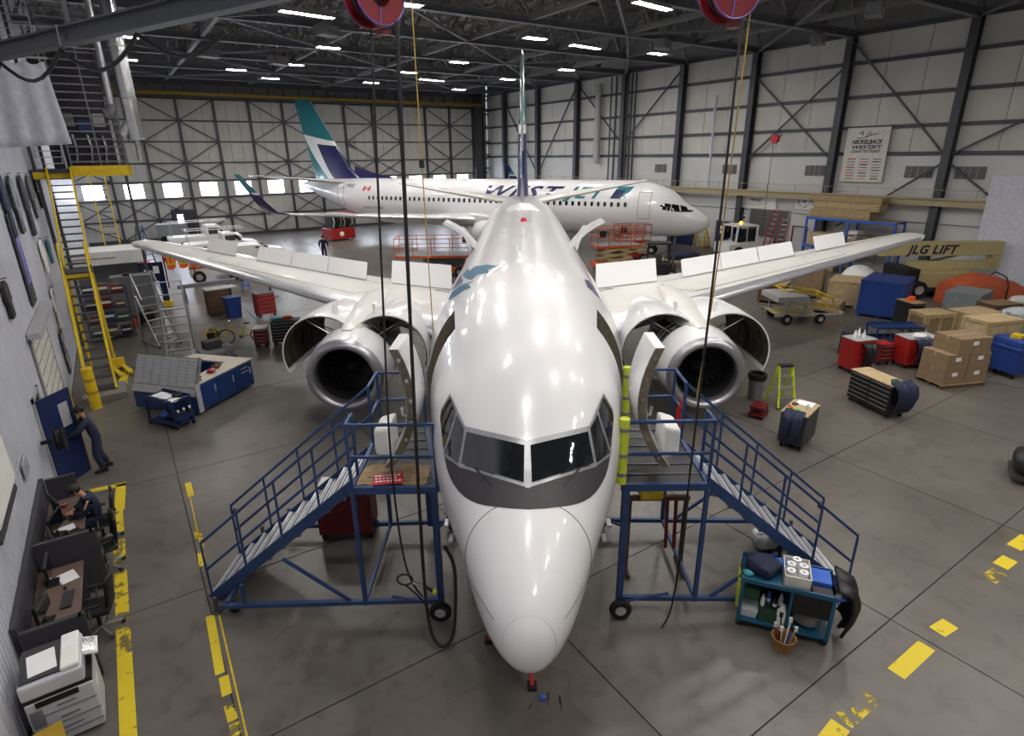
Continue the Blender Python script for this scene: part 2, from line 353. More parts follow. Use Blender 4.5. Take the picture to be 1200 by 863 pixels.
for i in range(len(BU) - 1):
    c = (BU[i] + BU[i + 1]) / 2
    if not U0 < c: continue
    w = struct(MB().b2((c - .74, V1 + .04, 3.88), (c + .74, V1 + .08, 5.08)).build('window_%d' % (i + 1), 'window_glow'))
    MB().b2((c - .78, V1 - .02, 3.82), (c + .78, V1 + .03, 3.88)).b2((c - .78, V1 - .02, 5.08), (c + .78, V1 + .03, 5.14)).b2((c - .8, V1 - .02, 3.82), (c - .74, V1 + .03, 5.14)).b2((c + .74, V1 - .02, 3.82), (c + .8, V1 + .03, 5.14)).build('window_frame', 'light_grey', w)

# left-hand wall (corrugated liner) and the wall behind the camera stand
cells = []
for k in range(43):
    a = V0 + k * 1.8
    cells.append(((U0 - .1, a + .012, 0), (U0 - .02, min(a + 1.788, V1), ROOF), 'wall_left'))
WL = wall('wall_left', cells, 'wall_left', .1, ((U0 - .5, V0, 0), (U0 - .11, V1, ROOF)))
for k in range(240):
    a = 8 + k * .13
    if a < 40: MB().b2((U0 - .02, a, 0), (U0 - .006, a + .05, 9.5)).build('rib', 'wall_left', WL, fix=False)
WF = wall('wall_front', [((U0 + 2.8 * k + .01, V0, 0), (U0 + 2.8 * k + 2.79, V0 + .08, ROOF), 'wall_panel') for k in range(15)], 'wall_panel', .1, ((U0, V0 - .3, 0), (U1, V0 - .01, ROOF)))

# ------------------------------------------------------------------ roof
CE = struct(MB().b2((U0 - .3, V0 - .3, ROOF), (U1 + .3, V1 + .3, ROOF + .2)).build('ceiling', 'roof_deck'))
for v in CV:
    m = MB(); m.ibeam((U0, v, EAVE), (U1 - .3, v, EAVE), .36, .4, .05)
    m.build('truss_chord', 'truss', CE)
    m = MB(); m.bar((U0, v, ROOF - .5), (U1, v, ROOF - .5), .25, .25); n = 12; L = (U1 - U0) / n
    for k in range(n):
        a = U0 + k * L
        m.bar((a, v, EAVE), (a + L / 2, v, ROOF - .5), .14); m.bar((a + L / 2, v, ROOF - .5), (a + L, v, EAVE), .14); m.bar((a, v, EAVE), (a, v, ROOF - .5), .1)
    m.build('truss_web', 'steel_roof', CE)
for k in range(26):
    u = U0 + 1 + 1.64 * k; m = MB(); m.bar((u, V0, ROOF - .12), (u, V1, ROOF - .12), .1, .2); m.bar((u, V0, ROOF - .75), (u, V1, ROOF - .75), .07, .07)
    for j in range(26): m.bar((u, V0 + 3 * j, ROOF - .15), (u, V0 + 3 * j + 1.5, ROOF - .75), .04); m.bar((u, V0 + 3 * j + 1.5, ROOF - .75), (u, V0 + 3 * j + 3, ROOF - .15), .04)
    m.build('roof_joist', 'steel_roof', CE)
for u in (6.2, 13.1, 20.0, 26.9, 33.2):
    m = MB(); m.bar((u, V0, EAVE + .05), (u, V1, EAVE + .05), .22, .24)
    for i in range(len(CV) - 1):
        c = (CV[i] + CV[i + 1]) / 2; m.bar((u, CV[i], EAVE), (u, c, ROOF - .6), .12); m.bar((u, CV[i + 1], EAVE), (u, c, ROOF - .6), .12)
    m.build('tie_beam', 'steel_roof', CE)
UB = [U0, 6.2, 13.1, 20.0, 26.9, 33.2, U1 - .3]
for i in range(len(CV) - 1):
    for j in range(6):
        if (i + j) % 2 == 0: MB().bar((UB[j], CV[i], EAVE - .1), (UB[j + 1], CV[i + 1], EAVE - .1), .12, .12).build('wind_brace', 'truss', CE)
        elif j in (1, 4): MB().bar((UB[j + 1], CV[i], EAVE - .1), (UB[j], CV[i + 1], EAVE - .1), .12, .12).build('wind_brace', 'truss', CE)

# ------------------------------------------------------------------ ceiling lamps
def make_lamp(L, W, label, group):
    t = thing('ceiling_light', label, 'light', group=group)
    MB().slab([(-L / 2, -W / 2, 0), (L / 2, -W / 2, 0), (L / 2, W / 2, 0), (-L / 2, W / 2, 0)], (0, 0, .02)).build('diffuser', 'lamp_glow', t)
    m = MB(); m.rings([[(-L / 2 - .05, -W / 2 - .05, -.02), (L / 2 + .05, -W / 2 - .05, -.02), (L / 2 + .05, W / 2 + .05, -.02), (-L / 2 - .05, W / 2 + .05, -.02)],
                       [(-L / 2 - .02, -W / 2 - .02, .05), (L / 2 + .02, -W / 2 - .02, .05), (L / 2 + .02, W / 2 + .02, .05), (-L / 2 - .02, W / 2 + .02, .05)],
                       [(-L / 2 + .1, -W / 4, .2), (L / 2 - .1, -W / 4, .2), (L / 2 - .1, W / 4, .2), (-L / 2 + .1, W / 4, .2)]], True, False)
    m.add([(-L / 2 + .1, -W / 4, .2), (L / 2 - .1, -W / 4, .2), (L / 2 - .1, W / 4, .2), (-L / 2 + .1, W / 4, .2)], [(0, 1, 2, 3)])
    m.build('housing', 'light_grey', t)
    MB().bar((-L / 3, 0, .18), (-L / 3, 0, .62), .03).build('hanger_rod', 'steel_roof', t); MB().bar((L / 3, 0, .18), (L / 3, 0, .62), .03).build('hanger_rod', 'steel_roof', t)
    return t
lampA = make_lamp(1.25, .5, 'short glowing high-bay light hung under the dark roof trusses', 'high-bay lights')
lampB = make_lamp(2.4, .34, 'long glowing strip light hung under the dark roof trusses', 'strip lights')
LZ = 13.2; first = {0: True, 1: True}
def lamp(p, kind, rz):
    src = (lampA, lampB)[kind]
    if first[kind]: first[kind] = False; src.location = p; src.rotation_euler.z = rz
    else: dup(src, p, rz)
for px, py, k in ((385, 56, 0), (344, 76, 0), (317, 92, 0), (435, 97, 0), (478, 85, 0), (538, 73, 0), (538, 105, 0), (595, 93, 0), (627, 45, 0), (664, 82, 0), (770, 63, 0), (147, 70, 0), (277, 82, 0), (360, 17, 1), (686, 55, 1), (765, 7, 1), (506, 94, 1), (146, 43, 0)):
    lamp(fl(px, py, LZ), k, math.radians(8 if k else 0))
for v in (-3.0, 3.5, 9.5):                                    # rows added overhead and behind, beyond the frame, for even lighting
    for u in (2.5, 9.5, 16.5, 23.5): lamp(Vector((u, v, LZ)), 0, 0)
for u, v in ((6.5, 17), (14, 17), (21, 17), (5, 26), (12, 26)): lamp(Vector((u, v, LZ)), 0, 0)  # further lamps added to even out the lighting
def make_heater(p):
    t = thing('unit_heater', 'unlit grey unit heater box hung from roof steel', 'heater', p, .4, 'unit heaters under the roof')
    MB().box((0, 0, 0), (1.1, .7, .5)).build('casing', 'mid_grey', t, bevel=.02)
    for k in range(4): MB().box((0, -.36, -.15 + .1 * k), (.9, .03, .02)).build('louvre_blade', 'light_grey', t)
    for s in (-.4, .4): MB().bar((s, 0, .25), (s, 0, 3.92), .03).build('hanger_rod', 'steel_roof', t)
    return t
h0 = make_heater(fl(245, 62, LZ)); 
for px, py in ((326, 71), (384, 36), (777, 52), (1025, 12), (958, 47)): dup(h0, fl(px, py, LZ))

# ------------------------------------------------------------------ airliners
mat('aircraft_white', (238, 238, 240), .28, var=.015, scale=.7, coat=.7); mat('aircraft_grey', (216, 215, 211), .42, var=.04, scale=1.5, coat=.15); mat('slat_metal', (226, 228, 234), .3, .75, var=.05)
mat('anti_glare', (60, 58, 62), .6, var=.06); mat('frame_metal', (170, 172, 176), .4, .5); mat('navy_livery', (36, 34, 88), .3, coat=.5); mat('teal_livery', (42, 124, 134), .3, coat=.5); mat('leaf_teal', (26, 92, 124), .45, spec=.3); mat('leaf_violet', (78, 74, 118), .45, spec=.3)
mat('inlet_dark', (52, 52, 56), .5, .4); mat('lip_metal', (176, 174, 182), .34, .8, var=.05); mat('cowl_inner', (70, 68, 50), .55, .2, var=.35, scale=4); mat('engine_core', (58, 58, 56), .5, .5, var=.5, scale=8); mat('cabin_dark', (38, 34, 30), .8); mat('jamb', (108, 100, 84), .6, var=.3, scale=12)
mat('door_inside', (206, 206, 208), .5, var=.08); mat('belly_grey', (150, 152, 158), .45); mat('flag_red', (206, 40, 52), .5); mat('panel_gap', (44, 44, 46), .7); mat('rivet_grey', (196, 196, 198), .4)

NS = [0, .06, .2, .5, 1.0, 1.5, 1.9, 2.3, 2.8, 3.5, 4.3, 5.2, 6.2, 7.5]
NT = ([2.457, 2.709, 2.891, 3.138, 3.448, 3.688, 3.966, 4.335, 4.685, 4.979, 5.196, 5.31, 5.36, 5.36],
      [2.457, 2.229, 2.061, 1.848, 1.648, 1.538, 1.476, 1.435, 1.405, 1.379, 1.366, 1.36, 1.35, 1.35],
      [0.003, .177, .306, .48, .675, .836, .967, 1.123, 1.282, 1.43, 1.573, 1.72, 1.84, 1.88],
      [2.457, 2.459, 2.491, 2.568, 2.678, 2.788, 2.866, 2.955, 3.065, 3.199, 3.326, 3.42, 3.48, 3.48])
TS = [0, 2.5, 5, 7.5, 9.5, 11, 11.5]
TT = ([5.36, 5.36, 5.34, 5.28, 5.18, 5.0, 4.85], [1.35, 1.55, 2.15, 3.0, 3.75, 4.3, 4.5], [1.88, 1.84, 1.66, 1.28, .85, .4, .22], [3.48, 3.5, 3.72, 4.1, 4.42, 4.65, 4.68])
def pchip(X, Y):
    X = np.array(X, float); Y = np.array(Y, float); h = np.diff(X); d = np.diff(Y) / h; m = np.zeros(len(X)); m[0] = d[0]; m[-1] = d[-1]
    for i in range(1, len(X) - 1):
        if d[i - 1] * d[i] > 0: w1, w2 = 2 * h[i] + h[i - 1], h[i] + 2 * h[i - 1]; m[i] = (w1 + w2) / (w1 / d[i - 1] + w2 / d[i])
    def f(x):
        i = min(max(int(np.searchsorted(X, x)) - 1, 0), len(X) - 2); t = (x - X[i]) / h[i]
        return float((2 * t**3 - 3 * t**2 + 1) * Y[i] + (t**3 - 2 * t**2 + t) * h[i] * m[i] + (-2 * t**3 + 3 * t**2) * Y[i + 1] + (t**3 - t**2) * h[i] * m[i + 1])
    return f
NF = [pchip(np.sqrt(NS), a) for a in NT]; TF = [pchip(TS, a) for a in TT]
def sect(s, L):
    if s < 7.5: return [f(math.sqrt(max(s, 0))) for f in NF]
    if s < L - 11.5: return [a[-1] for a in NT]
    return [f(min(s - (L - 11.5), 11.5)) for f in TF]
def skin(s, th, L, out=0.0):
    t, b, w, zw = sect(s, L); c = math.cos(th)
    x = w * math.sin(th); z = zw + ((t - zw) if c > 0 else (zw - b)) * c
    return Vector((x + out * math.sin(th), s, z + out * c))
def side_x(s, z, L):
    t, b, w, zw = sect(s, L); h = (t - zw) if z > zw else (zw - b)
    return w * math.sqrt(max(0, 1 - ((z - zw) / h) ** 2))
def theta_at(s, z, L):
    t, b, w, zw = sect(s, L)
    return math.acos(max(-1, min(1, (z - zw) / ((t - zw) if z > zw else (zw - b)))))
def airfoil(n=14):
    X = [(1 - math.cos(math.pi * i / n)) / 2 for i in range(n + 1)]
    f = lambda x: 5 * (.2969 * math.sqrt(x) - .126 * x - .3516 * x * x + .2843 * x**3 - .1015 * x**4)
    return [(x, f(x)) for x in reversed(X)] + [(x, -f(x) * .8) for x in X[1:-1]]
AF = airfoil()
def foil(m, secs, mirror=1):
    """secs: (x, leading edge s, chord, z, thickness ratio)"""
    m.rings([[(mirror * x, s + c * a, z + c * t * b) for a, b in AF] for x, s, c, z, t in secs]); return m
def patch(name, m, parent, L, s0, s1, th0, th1, out, n=5, k=8, thick=0.0):
    q = MB(); G = [[skin(s0 + (s1 - s0) * i / n, th0 + (th1 - th0) * j / k, L, out) for j in range(k + 1)] for i in range(n + 1)]
    q.rings(G, False, False); return q.build(name, m, parent, smooth=30)

def airframe(root, L, le, eng, doors=False, winglet=False):
    """le: shift of the wing along the body; eng: inlet station"""
    # fuselage skin, with forward door apertures cut out where they stand open
    D0, D1, TA, TB = 4.3, 5.08, .78, 1.86
    ss = sorted(set([round(v, 3) for v in list(7.5 * (np.linspace(0, 1, 34) ** 2)) + [D0, D1] + list(np.linspace(7.5, L - 11.5, 14)) + list(np.linspace(L - 11.5, L, 22))]))
    tb = list(np.linspace(0, math.pi, 33)); tb = [t for t in tb if abs(t - TA) > .04 and abs(t - TB) > .04] + [TA, TB]; tb.sort()
    th = [-t for t in reversed(tb[1:])] + tb[:-1]
    m = MB(); n = len(th)
    for s in ss: m.v += [tuple(skin(s, t, L)) for t in th]
    for i in range(len(ss) - 1):
        for j in range(n):
            k = (j + 1) % n
            a, b = th[j], th[k] if k else math.pi
            mid = abs((a + b) / 2)
            if doors and D0 - .001 <= ss[i] and ss[i + 1] <= D1 + .001 and TA < mid < TB: continue
            m.f.append((i * n + j, i * n + k, (i + 1) * n + k, (i + 1) * n + j))
    m.f.append(tuple((len(ss) - 1) * n + j for j in range(n)))
    fus = m.build('fuselage', 'aircraft_white', root, smooth=50)
    if doors:
        for sg in (-1, 1):
            ring = [(D0, TA), (D0, (TA + TB) / 2), (D0, TB), (D1, TB), (D1, (TA + TB) / 2), (D1, TA)]
            full = [(D0, TA + (TB - TA) * k / 10) for k in range(11)] + [(D1, TB - (TB - TA) * k / 10) for k in range(11)]
            q = MB(); q.rings([[skin(s, sg * t, L) for s, t in full], [skin(s, sg * t, L, -.32) for s, t in full]], True, False); q.build('door_jamb', 'jamb', root)
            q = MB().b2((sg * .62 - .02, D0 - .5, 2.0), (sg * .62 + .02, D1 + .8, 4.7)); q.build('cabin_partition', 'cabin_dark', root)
            q = MB().b2((sg * .55, D0 - .3, 2.6), (sg * 1.5, D1 + .3, 2.68)); q.build('cabin_sill', 'alu', root)
    # cabin windows
    w = MB(); zc = 3.72
    wm = None
    for sg in (-1, 1):
        for k in range(int((L - 15.0) / .51)):
            s = 5.75 + .51 * k
            if s > L - 9.6: break
            t0, t1 = theta_at(s, zc + .17, L), theta_at(s, zc - .17, L)
            pts = []
            for a in range(10):
                c, d = math.cos(a * math.pi / 5), math.sin(a * math.pi / 5)
                pts.append(skin(s + .115 * math.copysign(abs(c) ** .6, c), sg * ((t0 + t1) / 2 + (t1 - t0) / 2 * math.copysign(abs(d) ** .6, d)), L, .008))
            MB().add(pts, [tuple(range(10))]).build('cabin_window', 'glass_dark', root)
    # belly fairing
    m = MB(); R = []
    for k in range(11):
        t = k / 10; s = 9.6 + le + 9.6 * t; e = math.sin(math.pi * min(max(t, .02), .98)) ** .5
        R.append([((1.9 + .25 * e) * math.sin(a) * (.75 + .25 * e), s, 1.95 - .85 * e * max(0, math.cos(a)) + .35 * max(0, -math.cos(a))) for a in [2 * math.pi * q / 18 for q in range(18)]])
    m.rings(R); m.build('belly_fairing', 'aircraft_grey', root, smooth=60)
    wz = lambda x: 2.25 + .1 * (x - 1.88)
    S = [(1.2, 11.0 + le, 7.9, wz(1.2), .13), (2.1, 11.55 + le, 7.2, wz(2.1), .125), (5.6, 13.8 + le, 4.95, wz(5.6), .115), (11.5, 17.4 + le, 3.25, wz(11.5), .105), (16.7, 20.55 + le, 1.75, wz(16.7), .1), (17.16, 21.15 + le, 1.1, wz(17.16), .07)]
    def sec_at(x):
        for a, b in zip(S, S[1:]):
            if a[0] <= x <= b[0]: t = (x - a[0]) / (b[0] - a[0]); return [p + (q - p) * t for p, q in zip(a, b)]
    def top_at(x, f):
        _, s, c, z, t = sec_at(x); yt = 5 * t * (.2969 * math.sqrt(f) - .126 * f - .3516 * f * f + .2843 * f**3 - .1015 * f**4)
        return Vector((x, s + c * f, z + c * yt))
    for sg in (-1, 1):
        wg = foil(MB(), S, sg).build('wing', 'aircraft_grey', root, smooth=40)
        # polished leading-edge slats, in separate spans, as thin shells over the nose of the section
        for x0, x1 in ((2.15, 4.3), (5.35, 8.9), (8.95, 12.6), (12.65, 16.6)):
            R = []
            for x in np.linspace(x0, x1, 4):
                _, s, c, z, t = sec_at(x); row = []
                F = [.1, .08, .06, .04, .02, .008, .002]
                for f in F + [0] + F[::-1]:
                    row.append(f)
                pts = []
                for i, f in enumerate(row):
                    yt = 5 * t * (.2969 * math.sqrt(f) - .126 * f - .3516 * f * f + .2843 * f**3) * (1 if i <= 7 else -.8)
                    pts.append((sg * x, s + c * f - .03, z + c * yt + (.012 if i <= 7 else -.012)))
                R.append(pts)
            MB().rings(R, False, False).build('slat', 'slat_metal', wg, smooth=60)
        def strip(x0, f0, x1, f1, w=.03):
            a, b = top_at(x0, f0), top_at(x1, f1); a.x *= sg; b.x *= sg; R = []
            n_ = 6; d = (b - a).normalized(); side = Vector((-d.y, d.x, 0)) * w / 2
            for k in range(n_ + 1):
                p = top_at(x0 + (x1 - x0) * k / n_, f0 + (f1 - f0) * k / n_); p.x *= sg; p.z += .008
                R.append([p - side, p + side])
            MB().rings(R, False, False).build('panel_seam', 'panel_gap', wg)
        strip(5.7, .17, 12.5, .17); strip(12.5, .17, 12.4, .62); strip(5.7, .17, 4.6, .45); strip(5.0, .62, 13.5, .62); strip(13.4, .72, 16.4, .72); strip(13.4, .72, 13.5, .99); strip(2.4, .55, 3.2, .6, .06); strip(2.3, .68, 3.2, .6, .06)
        # raised spoilers hinged on the rear spar
        for x0, x1, f0, ln, up in ((2.6, 4.9, .66, 1.15, 38), (5.9, 7.55, .66, .85, 38), (7.58, 9.2, .66, .82, 38), (9.24, 10.85, .66, .78, 38), (11.9, 13.4, .66, .72, 44)):
            if winglet: up = 3
            a, b = top_at(x0, f0), top_at(x1, f0); a.z += .02; b.z += .02; r = math.radians(up)
            v = Vector((.08, math.cos(r), math.sin(r))) * ln
            P = [a, b, b + v * .95, a + v]
            for p in P: p.x *= sg
            MB().slab(P, (0, -.035, .035)).build('spoiler', 'aircraft_white', wg)
        if winglet:
            x, s, c, z = 17.16, 20.9 + le, 1.3, wz(17.16)
            wl = MB(); wl.rings([[(sg * (x + dx), s + ds + cc * a, z + dz + cc * .09 * b * 0) if False else (sg * (x + dx) + cc * .09 * b * nx, s + ds + cc * a, z + dz + cc * .09 * b * nz) for a, b in AF] for dx, ds, dz, cc, nx, nz in ((-.3, -.2, -.03, 1.5, 0, 1), (.25, .25, .15, 1.3, .5, .8), (.5, .8, .7, 1.05, .95, .2), (.75, 1.7, 1.7, .75, 1, 0), (.95, 2.4, 2.45, .5, 1, 0))])
            wo = wl.build('winglet', 'navy_livery', wg, smooth=50)
            q = MB(); q.rings([[(sg * (x + dx) + cc * .1 * b, s + ds + cc * a, z + dz) for a, b in AF] for dx, ds, dz, cc in ((.655, 1.35, 1.32, .87), (.76, 1.72, 1.72, .77), (.965, 2.42, 2.47, .52))]); q.build('winglet_tip', 'teal_livery', wo, smooth=50)
            q = MB(); q.rings([[(sg * (x + dx) + cc * .11 * b, s + ds + cc * a, z + dz) for a, b in AF] for dx, ds, dz, cc in ((.62, 1.22, 1.2, .9), (.66, 1.37, 1.35, .88))]); q.build('winglet_band', 'white', wo, smooth=50)
    # tail
    f0 = L - 9.4
    fin = [(5.15, f0 + 1.6, 6.1), (6.2, f0 + 3.1, 4.75), (7.4, f0 + 3.95, 4.25), (12.2, f0 + 7.35, 2.05), (12.42, f0 + 7.75, 1.5)]
    m = MB(); m.rings([[(c * .1 * b, s + c * a, z) for a, b in AF] for z, s, c in fin]); fo = m.build('fin', 'teal_livery', root, smooth=45)
    m = MB(); m.rings([[(max(.02, .14 * q), f0 - 2.8 + 5.4 * q, 5.30 + .02 * q), (-max(.02, .14 * q), f0 - 2.8 + 5.4 * q, 5.30 + .02 * q), (0, f0 - 2.8 + 5.4 * q + .01, 5.36 + 1.05 * q ** 1.6)] for q in [k / 8 for k in range(9)]]); m.build('dorsal_fin', 'navy_livery', root)
    def fin_at(z):
        for a, b in zip(fin, fin[1:]):
            if a[0] <= z <= b[0]: t = (z - a[0]) / (b[0] - a[0]); return [p + (q - p) * t for p, q in zip(a, b)]
    def fin_paint(name, poly, m, out):
        # poly in (fraction of chord, height); wrapped on both faces of the fin
        bm = bmesh.new(); vs = [bm.verts.new((a * 5, z, 0)) for a, z in poly]; bm.faces.new(vs); bmesh.ops.triangulate(bm, faces=bm.faces)
        for _ in range(6):
            bmesh.ops.subdivide_edges(bm, edges=[e for e in bm.edges if e.calc_length() > .22], cuts=1); bmesh.ops.triangulate(bm, faces=bm.faces)
        bmesh.ops.triangulate(bm, faces=bm.faces); bm.verts.index_update()
        for sg in (-1, 1):
            P = []
            for v in bm.verts:
                a, z = min(max(v.co.x / 5, 0), 1), v.co.y; _, s, c = fin_at(min(max(z, 5.16), 12.4)); yt = 5 * .1 * (.2969 * math.sqrt(a) - .126 * a - .3516 * a * a + .2843 * a**3 - .1015 * a**4)
                P.append((sg * (c * yt + out), s + c * a - (out if a == 0 else 0), z))
            MB().add(P, [tuple(v.index for v in f.verts) for f in bm.faces]).build(name, m, fo, smooth=40)
        bm.free()
    fin_paint('fin_band', [(0, 8.62), (0, 8.2), (.6, 8.42), (.57, 5.2), (.68, 5.2), (1.0, 9.1), (1.0, 9.35)], 'white', .012)
    fin_paint('fin_field', [(0, 8.2), (0, 5.2), (.57, 5.2), (.6, 8.42)], 'navy_livery', .016)
    MB().bar((0, fin[2][1] - .02, 7.4), (0, fin[3][1] - .02, 12.2), .1, .04).build('fin_leading_edge', 'slat_metal', fo)
    for sg in (-1, 1):
        foil(MB(), [(.3, L - 6.9, 4.0, 4.95, .1), (1.2, L - 6.1, 3.5, 5.05, .1), (7.0, L - 1.7, 1.3, 5.75, .09), (7.18, L - 1.4, .95, 5.77, .05)], sg).build('tailplane', 'aircraft_grey', root, smooth=40)
    # landing gear
    def gear(x, s, top, r, wid, name):
        g = MB().cyl((x, s, r), (x, s, top), .09).build(name, 'light_grey', root, smooth=40)
        MB().cyl((x - wid, s, r), (x + wid, s, r), .06).build('axle', 'steel_dark', g)
        for k in (-1, 1):
            t = MB().lathe([(r * .45, -.1), (r * .9, -.12), (r, -.06), (r, .06), (r * .9, .12), (r * .45, .1)], (x + k * wid, s, r), (1, 0, 0), 20).build('tyre', 'rubber', g, smooth=40)
            MB().lathe([(.01, -.04), (r * .46, -.09), (r * .46, .09), (.01, .04)], (x + k * wid, s, r), (1, 0, 0), 16).build('wheel_hub', 'light_grey', t, smooth=40)
    gear(0, 4.0, 1.6, .34, .2, 'nose_gear')
    for sg in (-1, 1): gear(sg * 2.86, 15.2 + le, 2.0, .56, .42, 'main_gear')
    return fus, top_at

def engine(root, x, s0, z, open_cowl=True):
    e = bpy.data.objects.new('engine', None); COL.objects.link(e); e.parent = root; e.location = (x, s0, z)
    n = 36
    def ring(r, h, flat=.94): return [(r * math.sin(2 * math.pi * k / n), h, r * math.cos(2 * math.pi * k / n) * (1 if math.cos(2 * math.pi * k / n) > 0 else flat)) for k in range(n)]
    lip = MB(); lip.rings([ring(r, h) for r, h in ((.80, .34), (.785, .2), (.80, .09), (.85, .02), (.91, 0), (.97, .03), (1.02, .1), (1.055, .2))], True, False); lip.build('inlet_lip', 'lip_metal', e, smooth=60)
    MB().rings([ring(r, h) for r, h in ((1.055, .2), (1.1, .5), (1.125, .9), (1.13, 1.25), (1.08, 1.27))], True, False).build('inlet_cowl', 'aircraft_white', e, smooth=50)
    MB().rings([ring(r, h) for r, h in ((.80, .34), (.80, .7), (.79, 1.0))], True, False).build('inlet_duct', 'inlet_dark', e, smooth=60)
    MB().lathe([(.005, .7), (.12, .82), (.24, 1.02), (.26, 1.1)], (0, 0, 0), (0, 1, 0), 24).build('spinner', 'inlet_dark', e, smooth=60)
    f = MB()
    for k in range(24):
        a = 2 * math.pi * k / 24; c, s = math.cos(a), math.sin(a); d = .16
        q = lambda r, t, h: (r * (c * math.cos(t) - s * math.sin(t)), h, r * (s * math.cos(t) + c * math.sin(t)))
        f.add([q(.22, -.1, 1.0), q(.22, .2, 1.14), q(.78, .22, 1.12), q(.78, .0, .98)], [(0, 1, 2, 3)])
    f.build('fan', 'engine_core', e)
    MB().lathe([(.8, 1.18), (.005, 1.2)], (0, 0, 0), (0, 1, 0), 24).build('fan_back', 'black', e)
    if open_cowl:
        MB().lathe([(.98, 1.27), (.98, 1.6), (.93, 1.62), (.93, 2.0), (.98, 2.05), (.98, 2.2), (.7, 2.3)], (0, 0, 0), (0, 1, 0), 32).build('fan_case', 'engine_core', e, smooth=30)
        MB().lathe([(.9, 2.2), (.86, 2.6), (.84, 3.2), (.78, 4.0), (.5, 4.7), (.05, 5.2)], (0, 0, 0), (0, 1, 0), 28, ).build('core', 'engine_core', e, smooth=40)
        rr = random.Random(3)
        for k in range(14):
            a = rr.uniform(-2.6, 2.6); h = rr.uniform(1.35, 2.0); r = 1.0
            MB().box((r * math.sin(a), h, r * math.cos(a)), (rr.uniform(.08, .2), rr.uniform(.12, .3), rr.uniform(.08, .18)), M=Matrix.Rotation(a, 3, 'Y')).build('accessory', ('mid_grey', 'steel_dark', 'alu')[k % 3], e)
        for k in range(7):
            h = 1.35 + .12 * k; MB().tube([(1.03 * math.sin(a), h + .04 * math.sin(5 * a), 1.03 * math.cos(a)) for a in np.linspace(-2.4, 2.4, 22)], .018, 6).build('fuel_line', ('steel_bright', 'black')[k % 2], e)
        for sg in (-1, 1):
            phi = math.radians(50); hx, hz = sg * .22, 1.1
            def sw(r, a, h):
                px, pz = sg * r * math.sin(a) - hx, r * math.cos(a) - hz; c, s = math.cos(phi), math.sin(phi) * sg
                return (px * c - pz * s + hx, h, px * s + pz * c + hz)
            A = np.linspace(.2, 2.92, 22); H = (1.3, 1.6, 2.4, 3.4, 4.3)
            R_ = (1.19, 1.2, 1.19, 1.12, .98)
            cw = MB(); cw.rings([[sw(r, a, h) for a in A] + [sw(r - .035, a, h) for a in A[::-1]] for h, r in zip(H, R_)]); co = cw.build('fan_cowl', 'aircraft_white', e, smooth=40)
            cw = MB(); cw.rings([[sw(r - .04, a, h) for a in A[1:-1]] + [sw(r - .06, a, h) for a in A[-2:0:-1]] for h, r in ((1.32, 1.19), (1.6, 1.2), (2.4, 1.19), (3.4, 1.12), (4.28, .98))]); cw.build('cowl_lining', 'cowl_inner', co, smooth=40)
            for h in (1.5, 1.95, 2.4, 2.85, 3.4): MB().tube([sw(1.12 if h < 2.6 else 1.06, a, h) for a in A[1:-1]], .03, 6).build('cowl_rib', 'cowl_inner', co)
            MB().tube([sw(1.06, 1.3, 1.55), (sg * .62, 1.5, .75)], .018, 6).build('hold_open_rod', 'alu', co)
            MB().tube([sw(1.04, 1.6, 2.5), (sg * .55, 2.3, .5)], .018, 6).build('hold_open_rod', 'alu', co)
            MB().b2((-.05, -.09, 0), (.05, .09, .36)).build('strake', 'aircraft_white', co, loc=sw(1.13, .55, 1.75), bevel=.03)
    else:
        MB().lathe([(1.08, 1.27), (1.12, 2.2), (1.02, 3.2), (.86, 3.7), (.5, 3.75), (.45, 4.6), (.1, 5)], (0, 0, 0), (0, 1, 0), 32).build('fan_cowl', 'aircraft_white', e, smooth=40)
    # pylon up to the wing
    m = MB(); R = []
    for t, s, z0, z1, w in ((0, .75, .95, 1.15, .2), (1, 1.4, .85, 1.22, .4), (2, 2.6, .8, 1.3, .48), (3, 3.4, .7, 1.36, .48), (4, 4.4, .6, 1.42, .42), (5, 5.6, .7, 1.3, .2)):
        R.append([(-w, s, z0), (w, s, z0), (w * .9, s, z1 - .1), (w * .5, s, z1), (-w * .5, s, z1), (-w * .9, s, z1 - .1)])
    m.rings(R); m.build('pylon', 'aircraft_grey', e, smooth=50)
    return e

